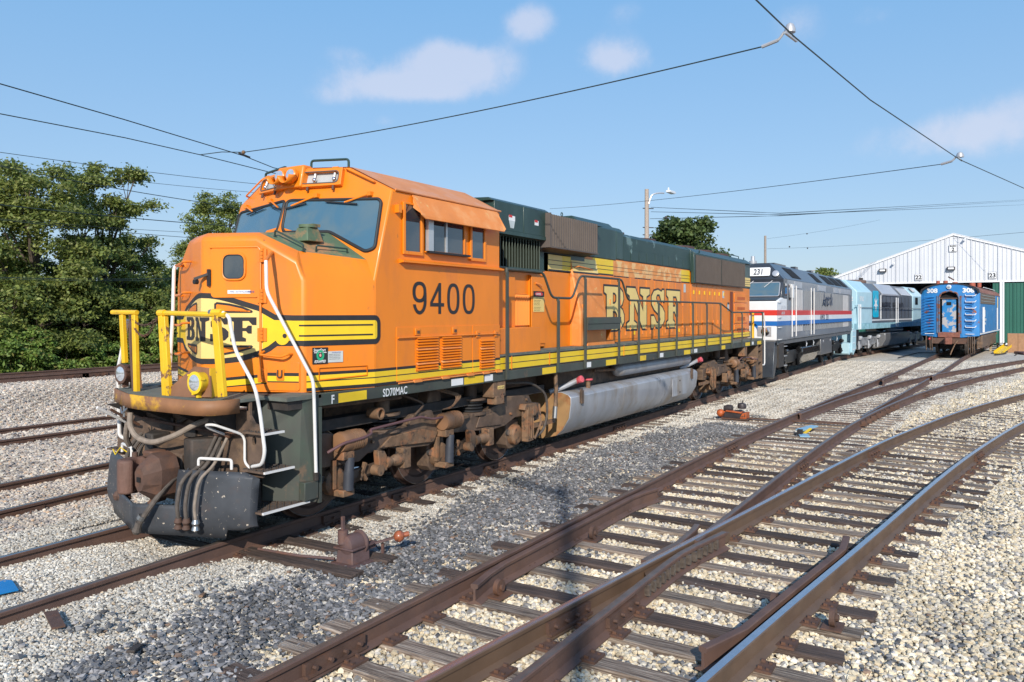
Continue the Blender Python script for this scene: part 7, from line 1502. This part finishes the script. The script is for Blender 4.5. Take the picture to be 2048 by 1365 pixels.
TOPG = [(.26,.29,.08,5),(.20,.25,.065,4),(.31,.33,.11,2)]
def tree(p, H, spread, lab, nb=34, ncl=2400, per=18, leaf=.072, pal=GREEN, low=.12, name='tree', group=None, shape=None, cls=.26):
    P = empty(name, p); tag(P, lab, 'tree' if name == 'tree' else 'shrub', group); blobs = []
    nb = nb*3; ph = rng.uniform(0, 6, 3)
    for i in range(nb):
        t = low+(1-low)*rng.random()**.85; a = rng.uniform(0, 6.28); w = spread*math.sin(math.pi*(.17+.74*t))**.7*(1+.20*math.sin(3*a+ph[0]+6*t)+.12*math.sin(7*a+ph[1]-11*t))
        r = w*math.sqrt(rng.uniform(.12, 1.0)); rb = spread*rng.uniform(.10, .20)*(1.15-t*.4); blobs.append((r*math.cos(a), r*math.sin(a), min(t*H*(1+.05*math.sin(4*a)), H-rb*.6), rb))
    C_, Nn, S_, T_ = [], [], [], []
    vol = np.array([b[3]**2 for b in blobs]); pick = rng.choice(len(blobs), ncl, p=vol/vol.sum())
    B_ = np.array(blobs); d = rng.normal(size=(ncl, 3)); d /= np.linalg.norm(d, axis=1)[:, None]; d[:, 2] = np.where(rng.random(ncl) < .75, np.abs(d[:, 2]), d[:, 2]*.4)
    rr = B_[pick, 3]*rng.uniform(.75, 1.25, ncl)*(1+.2*np.sin(d[:, 0]*7+pick)*np.cos(d[:, 2]*6+pick)); cc = B_[pick, :3]+d*rr[:, None]
    ctr = np.repeat(cc, per, 0)+rng.normal(size=(ncl*per, 3))*cls*.62*np.array([1, 1, .5]); nor = np.repeat(d*.8+np.array([0, 0, .7]), per, 0)
    ctr[:, 2] = np.maximum(ctr[:, 2], .05)
    hue = np.repeat(rng.uniform(.75, 1.3, ncl), per)
    leaves('crown', P, ctr, nor, leaf*rng.uniform(.6, 1.3, len(ctr)), pal, hue)
    mb = MB(); mb.tube([(0,0,-.5),(.05,.05,H*.2),(-.05,.0,H*.45),(.05,.05,H*.8)], [spread*.085, spread*.07, spread*.05, .02], 9); mb.build('trunk', BARK, P)
    lm = MB()
    for i in range(0, len(blobs), 5):
        b = blobs[i]; z0 = max(.1*H, b[2]*.45); m1 = Vector((b[0]*.4+rng.normal()*.1, b[1]*.4+rng.normal()*.1, z0+(b[2]-z0)*.45)); o_ = MB().tube([(0,0,z0), m1, Vector(b[:3])], [spread*.035, spread*.022, .012], 6).build('limb', BARK, P)
        for k in range(3):
            e = Vector(b[:3])+Vector(rng.normal(size=3))*b[3]*.8; lm.tube([m1.lerp(Vector(b[:3]), .6), e], [.018, .006], 5)
    tag(lm.build('twigs', BARK, P), kind='stuff')
    return P
def at(u, y, z=-.1): p = onY(u, 700, y); return (p.x, y, z)
ga = 'broadleaf trees beyond the raised track'
tree(at(-60,23.5), 7.6, 2.9, 'tall leafy tree at the left edge of the picture', group=ga)
tree(at(75,21.8), 7.75, 2.5, 'second leafy tree from the left edge, with a pale yellow green top', pal=GREEN+TOPG, group=ga)
tree(at(205,22.6), 8.25, 2.15, 'tallest leafy tree left of the orange locomotive', pal=GREEN+TOPG, group=ga)
tree(at(270,23.5), 5.6, 1.6, 'smaller tree hugging the right side of the tallest left tree', ncl=1100, group=ga)
tree(at(437,25.5), 8.5, 2.3, 'narrower tree half hidden by the orange nose', ncl=1900, group=ga)
tree(at(520,24.5), 6.6, 2.4, 'tree hidden mostly behind the orange nose', ncl=1500, group=ga)
tree(at(385,27), 5.2, 1.8, 'low tree seen through the gap left of the orange nose', ncl=700, group=ga)
tree(at(10,20.9), 3.8, 2.6, 'low spreading tree under the wires at the far left', ncl=1500, group=ga)
tree(at(150,20.6), 3.6, 2.2, 'low bushy tree in front of the tallest left tree', ncl=1500, group=ga)
tree(at(280,20.8), 3.3, 1.9, 'low bushy tree behind the chain of the front platform', ncl=1300, group=ga)
gs = 'shrubs along the raised track'; SH = [(.19,.29,.06,5),(.25,.34,.08,3),(.30,.27,.08,1)]
for i, (u, y, h, sp, lab) in enumerate(((-40,18.9,1.7,1.3,'bright green shrub at the left edge beside the raised track'),(40,19.0,1.75,1.2,'feathery bright green shrub near the left edge'),(110,18.8,1.35,1.0,'yellow green shrub with reddish tips near the left edge'),(175,19.2,1.3,1.1,'round dull green shrub left of the ditch light'),(225,18.9,1.15,.8,'small bright shrub just left of the yellow posts'),(300,19.0,1.75,1.1,'feathery fern like shrub between the yellow posts'),(350,19.3,1.5,1.0,'dark shrub beside the nose'),(400,19.2,1.5,1.2,'shrub hidden behind the nose'))):
    tree(at(u, y, .1), h, sp, lab, nb=12, ncl=650, per=12, leaf=.06, low=.05, name='shrub', group=gs, cls=.15, pal=SH if i != 6 else GREEN)
tp = onY(1366,445,13); tree((tp.x,13,-.1), tp.z+.1, 3.4, 'round leafy tree behind the green hood, right of the lamp pole', ncl=1900, leaf=.17, cls=.45, pal=[(.11,.16,.05,5),(.15,.20,.06,3),(.08,.12,.045,3)])
p = onY(1655,560,12); tree((p.x,12,-.1), p.z+1.5, 3.0, 'small treetop showing left of the barn roof', ncl=600, leaf=.2, cls=.5)
# distant wood on the horizon
def far_wood():
    n = 60000; a = rng.uniform(R(-25), R(85), n); d = rng.uniform(150, 330, n); x, y = CAM[0]+d*np.cos(a), CAM[1]+d*np.sin(a); h = (6+1.6*np.sin(a*23)+1.2*np.sin(a*57+1))*rng.random(n)**.6
    o = leaves('distant_trees', None, np.stack([x, y, h], 1), np.tile([0, 0, .8], (n, 1)), rng.uniform(.6, 1.1, n), [(.08,.12,.07,1),(.10,.14,.08,1)], None, .8); tag(o, 'distant line of woodland on the horizon', kind='stuff')
far_wood()
def weeds():
    n = 9000; x = rng.uniform(-8, 60, n); y = 17.7+np.abs(rng.normal(size=n))*1.2; z = hgt(x, y)+rng.uniform(0, .55, n)
    o = leaves('undergrowth', None, np.stack([x, y, z], 1), np.tile([0, 0, .3], (n, 1)), rng.uniform(.05, .13, n), SH, None, .3); tag(o, 'green undergrowth along the raised track', kind='stuff')
weeds()

# ------------------------------------------------------------ switch stands and loose things
def near_stand():
    B = MB; P = empty('switch_stand', (-.60,-2.02,-.19)); tag(P, 'rusty brown switch stand with a ball weighted lever beside the front truck', 'switch stand')
    M = mat('purple_brown_iron', (.115,.070,.066), .6, var=.2, vs=6, col2=(.19,.085,.05), fac2=.6, s2=5, bump=.3)
    B().prism([(-.22,-.16),(-.10,-.20),(.22,-.20),(.26,.10),(.10,.16),(-.18,.14)], 'z', .0, .025).build('base_plate', M, P, bevel=.004)
    B().loft([(-.14,-.14,.02),(.12,-.15,.02),(.12,.10,.02),(-.14,.10,.02)], [(-.11,-.11,.17),(.14,-.12,.17),(.14,.09,.17),(-.11,.09,.17)]).build('pedestal', M, P, bevel=.01)
    B().box((-.15,-.15,.165), (.19,.12,.185)).build('flange', M, P, bevel=.004)
    B().lathe((-.13,-.01,.20), (1,-.12,0), [(0,.06),(.02,.105),(.12,.112),(.20,.105),(.21,.13),(.225,.13),(.23,.09),(.27,.085),(.30,.05)], 22).build('gear_housing', M, P)
    B().cyl((-.10,.03,.22), (-.10,.03,.36), .055, 14).build('spindle_boss', M, P); B().box((-.115,.015,.36), (-.085,.045,.50)).build('spindle', M, P)
    b = Vector(onY(798,1073,-2.30))-P.location; a = Vector((.20,-.08,.15)); B().bar(a, b, .045, .02, up=(0,0,1)).build('lever', M, P, bevel=.004); B().box(a-Vector((.05,.03,.04)), a+Vector((.06,.03,.03))).build('lever_socket', M, P, bevel=.005)
    d = (b-a).normalized(); bl = B().ball(b, .062, 16).build('ball_weight', mat('rust_red_ball', (.33,.095,.04), .35, var=.3, vs=30, c3=(.10,.05,.035), thr3=(.56,.62), s3=30, coat=.2), P); B().cyl(b+d*.05, b+d*.11, .028, 10).build('ball_tip', bl.data.materials[0], P)
    B().bar((.33,-.14,.0), (.33,-.14,.14), .03, .02).build('lever_rest', M, P)
    B().tube([(-.15,.10,.06),(-.25,.5,.05),(-.30,1.1,.04)], .016, 8).build('connecting_rod', M, P)
    for x in (-.93, -.40):
        t = empty('x') if False else None
        o_ = tie(P, 0, 0, 1.75, dark=True); o_.location = (x+.60, .02+.45, .035); o_.rotation_euler = (0,0,R(2)); o_.scale = (1.05,.95,1)
near_stand()
def far_stand():
    B = MB; P = empty('switch_stand', (12.45,-2.45,-.17)); tag(P, 'black and orange switch stand on long ties beside the far turnout', 'switch stand')
    OR = mat('bright_orange_stand', (.45,.10,.025), .5, var=.2, c3=(.12,.05,.03), thr3=(.56,.62), s3=9); BK = mat('black_iron_stand', (.04,.032,.035), .5, var=.3)
    B().box((-.22,-.35,.0), (.22,.30,.03)).build('base_plate', RUSTY, P); B().prism([(-.28,.03),(.26,.03),(.24,.16),(-.10,.22),(-.26,.14)], 'x', -.15, .12).build('pedestal', BK, P, bevel=.01)
    B().prism([(-.30,.03),(-.14,.03),(-.20,.16),(-.30,.18)], 'x', -.17, .14).prism([(-.18,.15),(.2,.18),(.2,.21),(-.2,.19)], 'x', -.18, .0).build('orange_cover', OR, P, bevel=.008)
    B().lathe((0,-.15,.26), (0,0,1), [(0,.10),(.06,.11),(.12,.09),(.14,.03)], 16).build('gear_cap', BK, P); B().cyl((0,-.17,.3), (0,-.17,.46), .015, 8).build('spindle', BK, P); B().lathe((-.02,.08,.24), (0,1,0), [(0,.09),(.1,.10),(.2,.07)], 14).build('gear_housing', BK, P)
    B().ball((-.05,.36,.12), .10, 14).build('ball_weight', OR, P); B().cyl((-.05,.2,.16), (-.05,.33,.12), .03, 8).build('lever', OR, P)
far_stand()
SKYB = mat('bright_blue_plastic', (.01,.20,.50), .4, c3=(.35,.33,.28), thr3=(.60,.62), s3=6)
q = [onZ(u, v, -.10) for u, v in ((-45,1162),(24,1167),(37,1186),(-40,1203))]; tag(MB().loft([Vector(p)+Vector((0,0,.02)) for p in q], [Vector(p)+Vector((0,0,.03)) for p in q]).build('plastic_sheet', SKYB), 'bright blue plastic sheet on the gravel at the lower left edge', 'sheet')
q = [onZ(*c, -.10) for c in ((88,1231),(115,1227),(131,1258),(104,1264))]; tag(MB().loft([Vector(p)+Vector((0,0,.015)) for p in q], [Vector(p)+Vector((0,0,.03)) for p in q]).build('steel_plate', RUSTY), 'rusty steel plate lying on the gravel at lower left', 'plate')
for (u, v, s_, lab, m) in ((405,1193,.10,'small tan wood chip on the gravel near the lower left rail', TAN),(270,1300,.16,'flat dark stone slab on the gravel at lower left', DARKIRON)):
    p = onZ(u, v, -.13); tag(MB().obox(p+Vector((0,0,.012)), (s_,s_*.4,.02), (0,.1,.6)).build('wood_chip' if m is TAN else 'stone_slab', m, None, bevel=.004), lab, 'debris')
TB = empty('tool', (11.0,-4.35,-.19)); tag(TB, 'pale blue and yellow tool lying on the ties of the far turnout', 'tool'); LBM = mat('pale_blue_plastic', (.25,.45,.60), .5)
MB().obox((.25,.0,.09), (.75,.16,.03), (.0,-.02,-.25)).build('blade', LBM, TB); MB().obox((-.25,.05,.06), (.12,.10,.12)).build('head', BLACKP, TB); MB().bar((-.15,-.02,.03), (.12,-.10,.10), .05, .03).build('handle', YELLOW, TB); MB().obox((-.35,-.05,.015), (.4,.2,.02), (0,0,.3)).build('sheet', LBM, TB)
CR = mat('brown_cardboard', (.36,.20,.11), .8, var=.15); PALW = mat('pale_new_timber', (.50,.38,.22), .8, var=.2)
cx = empty('crate', (54.5,-9.75,-.2)); tag(cx, 'brown crate at the right edge in front of the green barn door', 'crate'); MB().box((-.5,-.9,0), (.5,.9,1.25)).build('box', CR, cx, bevel=.01)
for k in range(4): MB().box((-.53,-.9+k*.58,0), (-.5,-.84+k*.58,1.25)).build('plank', CR, cx)
px_ = empty('pallet', (56,-8.3,-.2)); tag(px_, 'pale wooden pallet stack beside the crate', 'pallet')
for k in range(5): MB().box((-.5,-.5,k*.13), (.5,.5,k*.13+.03)).build('board', PALW, px_)
for k in range(3): MB().box((-.5,-.45+k*.4,.03), (.5,-.35+k*.4,.55)).build('block', PALW, px_)
ch = empty('chute', (53.0,-8.55,-.2)); tag(ch, 'yellow metal chute leaning on the ground beside the pallet', 'chute'); MB().bar((-1.6,.25,.05), (1.4,-.35,.42), .5, .04).build('tray', YELLOW, ch)
for s_ in (-.24,.24): MB().bar((-1.6,.25+s_,.12), (1.4,-.35+s_,.49), .03, .14).build('rim', YELLOW, ch)
tag(MB().obox((51.8,-9.9,-.12), (1.6,1.1,.16), (0,0,.3)).build('tarpaulin', mat('dull_purple_tarp', (.12,.06,.06), .8), None, bevel=.06), 'folded dark tarpaulin on the ground by the crate', 'tarpaulin')
for i, (x, y) in enumerate(((50.5,-8.4),(49.2,-8.1))): tag(MB().bar((x,y,-.17), (x+1.2,y-.3,-.15), .10, .07).build('timber_offcut', DARKIRON), ['dark timber offcut nearer the yellow chute','dark timber offcut nearer the blue locomotive'][i], 'timber')
tag(MB().tube([onZ(*c, -.17) for c in ((1796,716),(1815,711),(1835,706),(1870,706),(1890,702))], .03, 6).build('rubber_hose', BLACKRUB), 'black hose on the gravel in front of the blue locomotive', 'hose')
tag(MB().tube([onZ(*c, -.17) for c in ((2030,711),(2040,705),(2060,700),(2090,698))], .03, 6).build('rubber_hose', BLACKRUB), 'black hose curving at the right edge of the yard', 'hose')
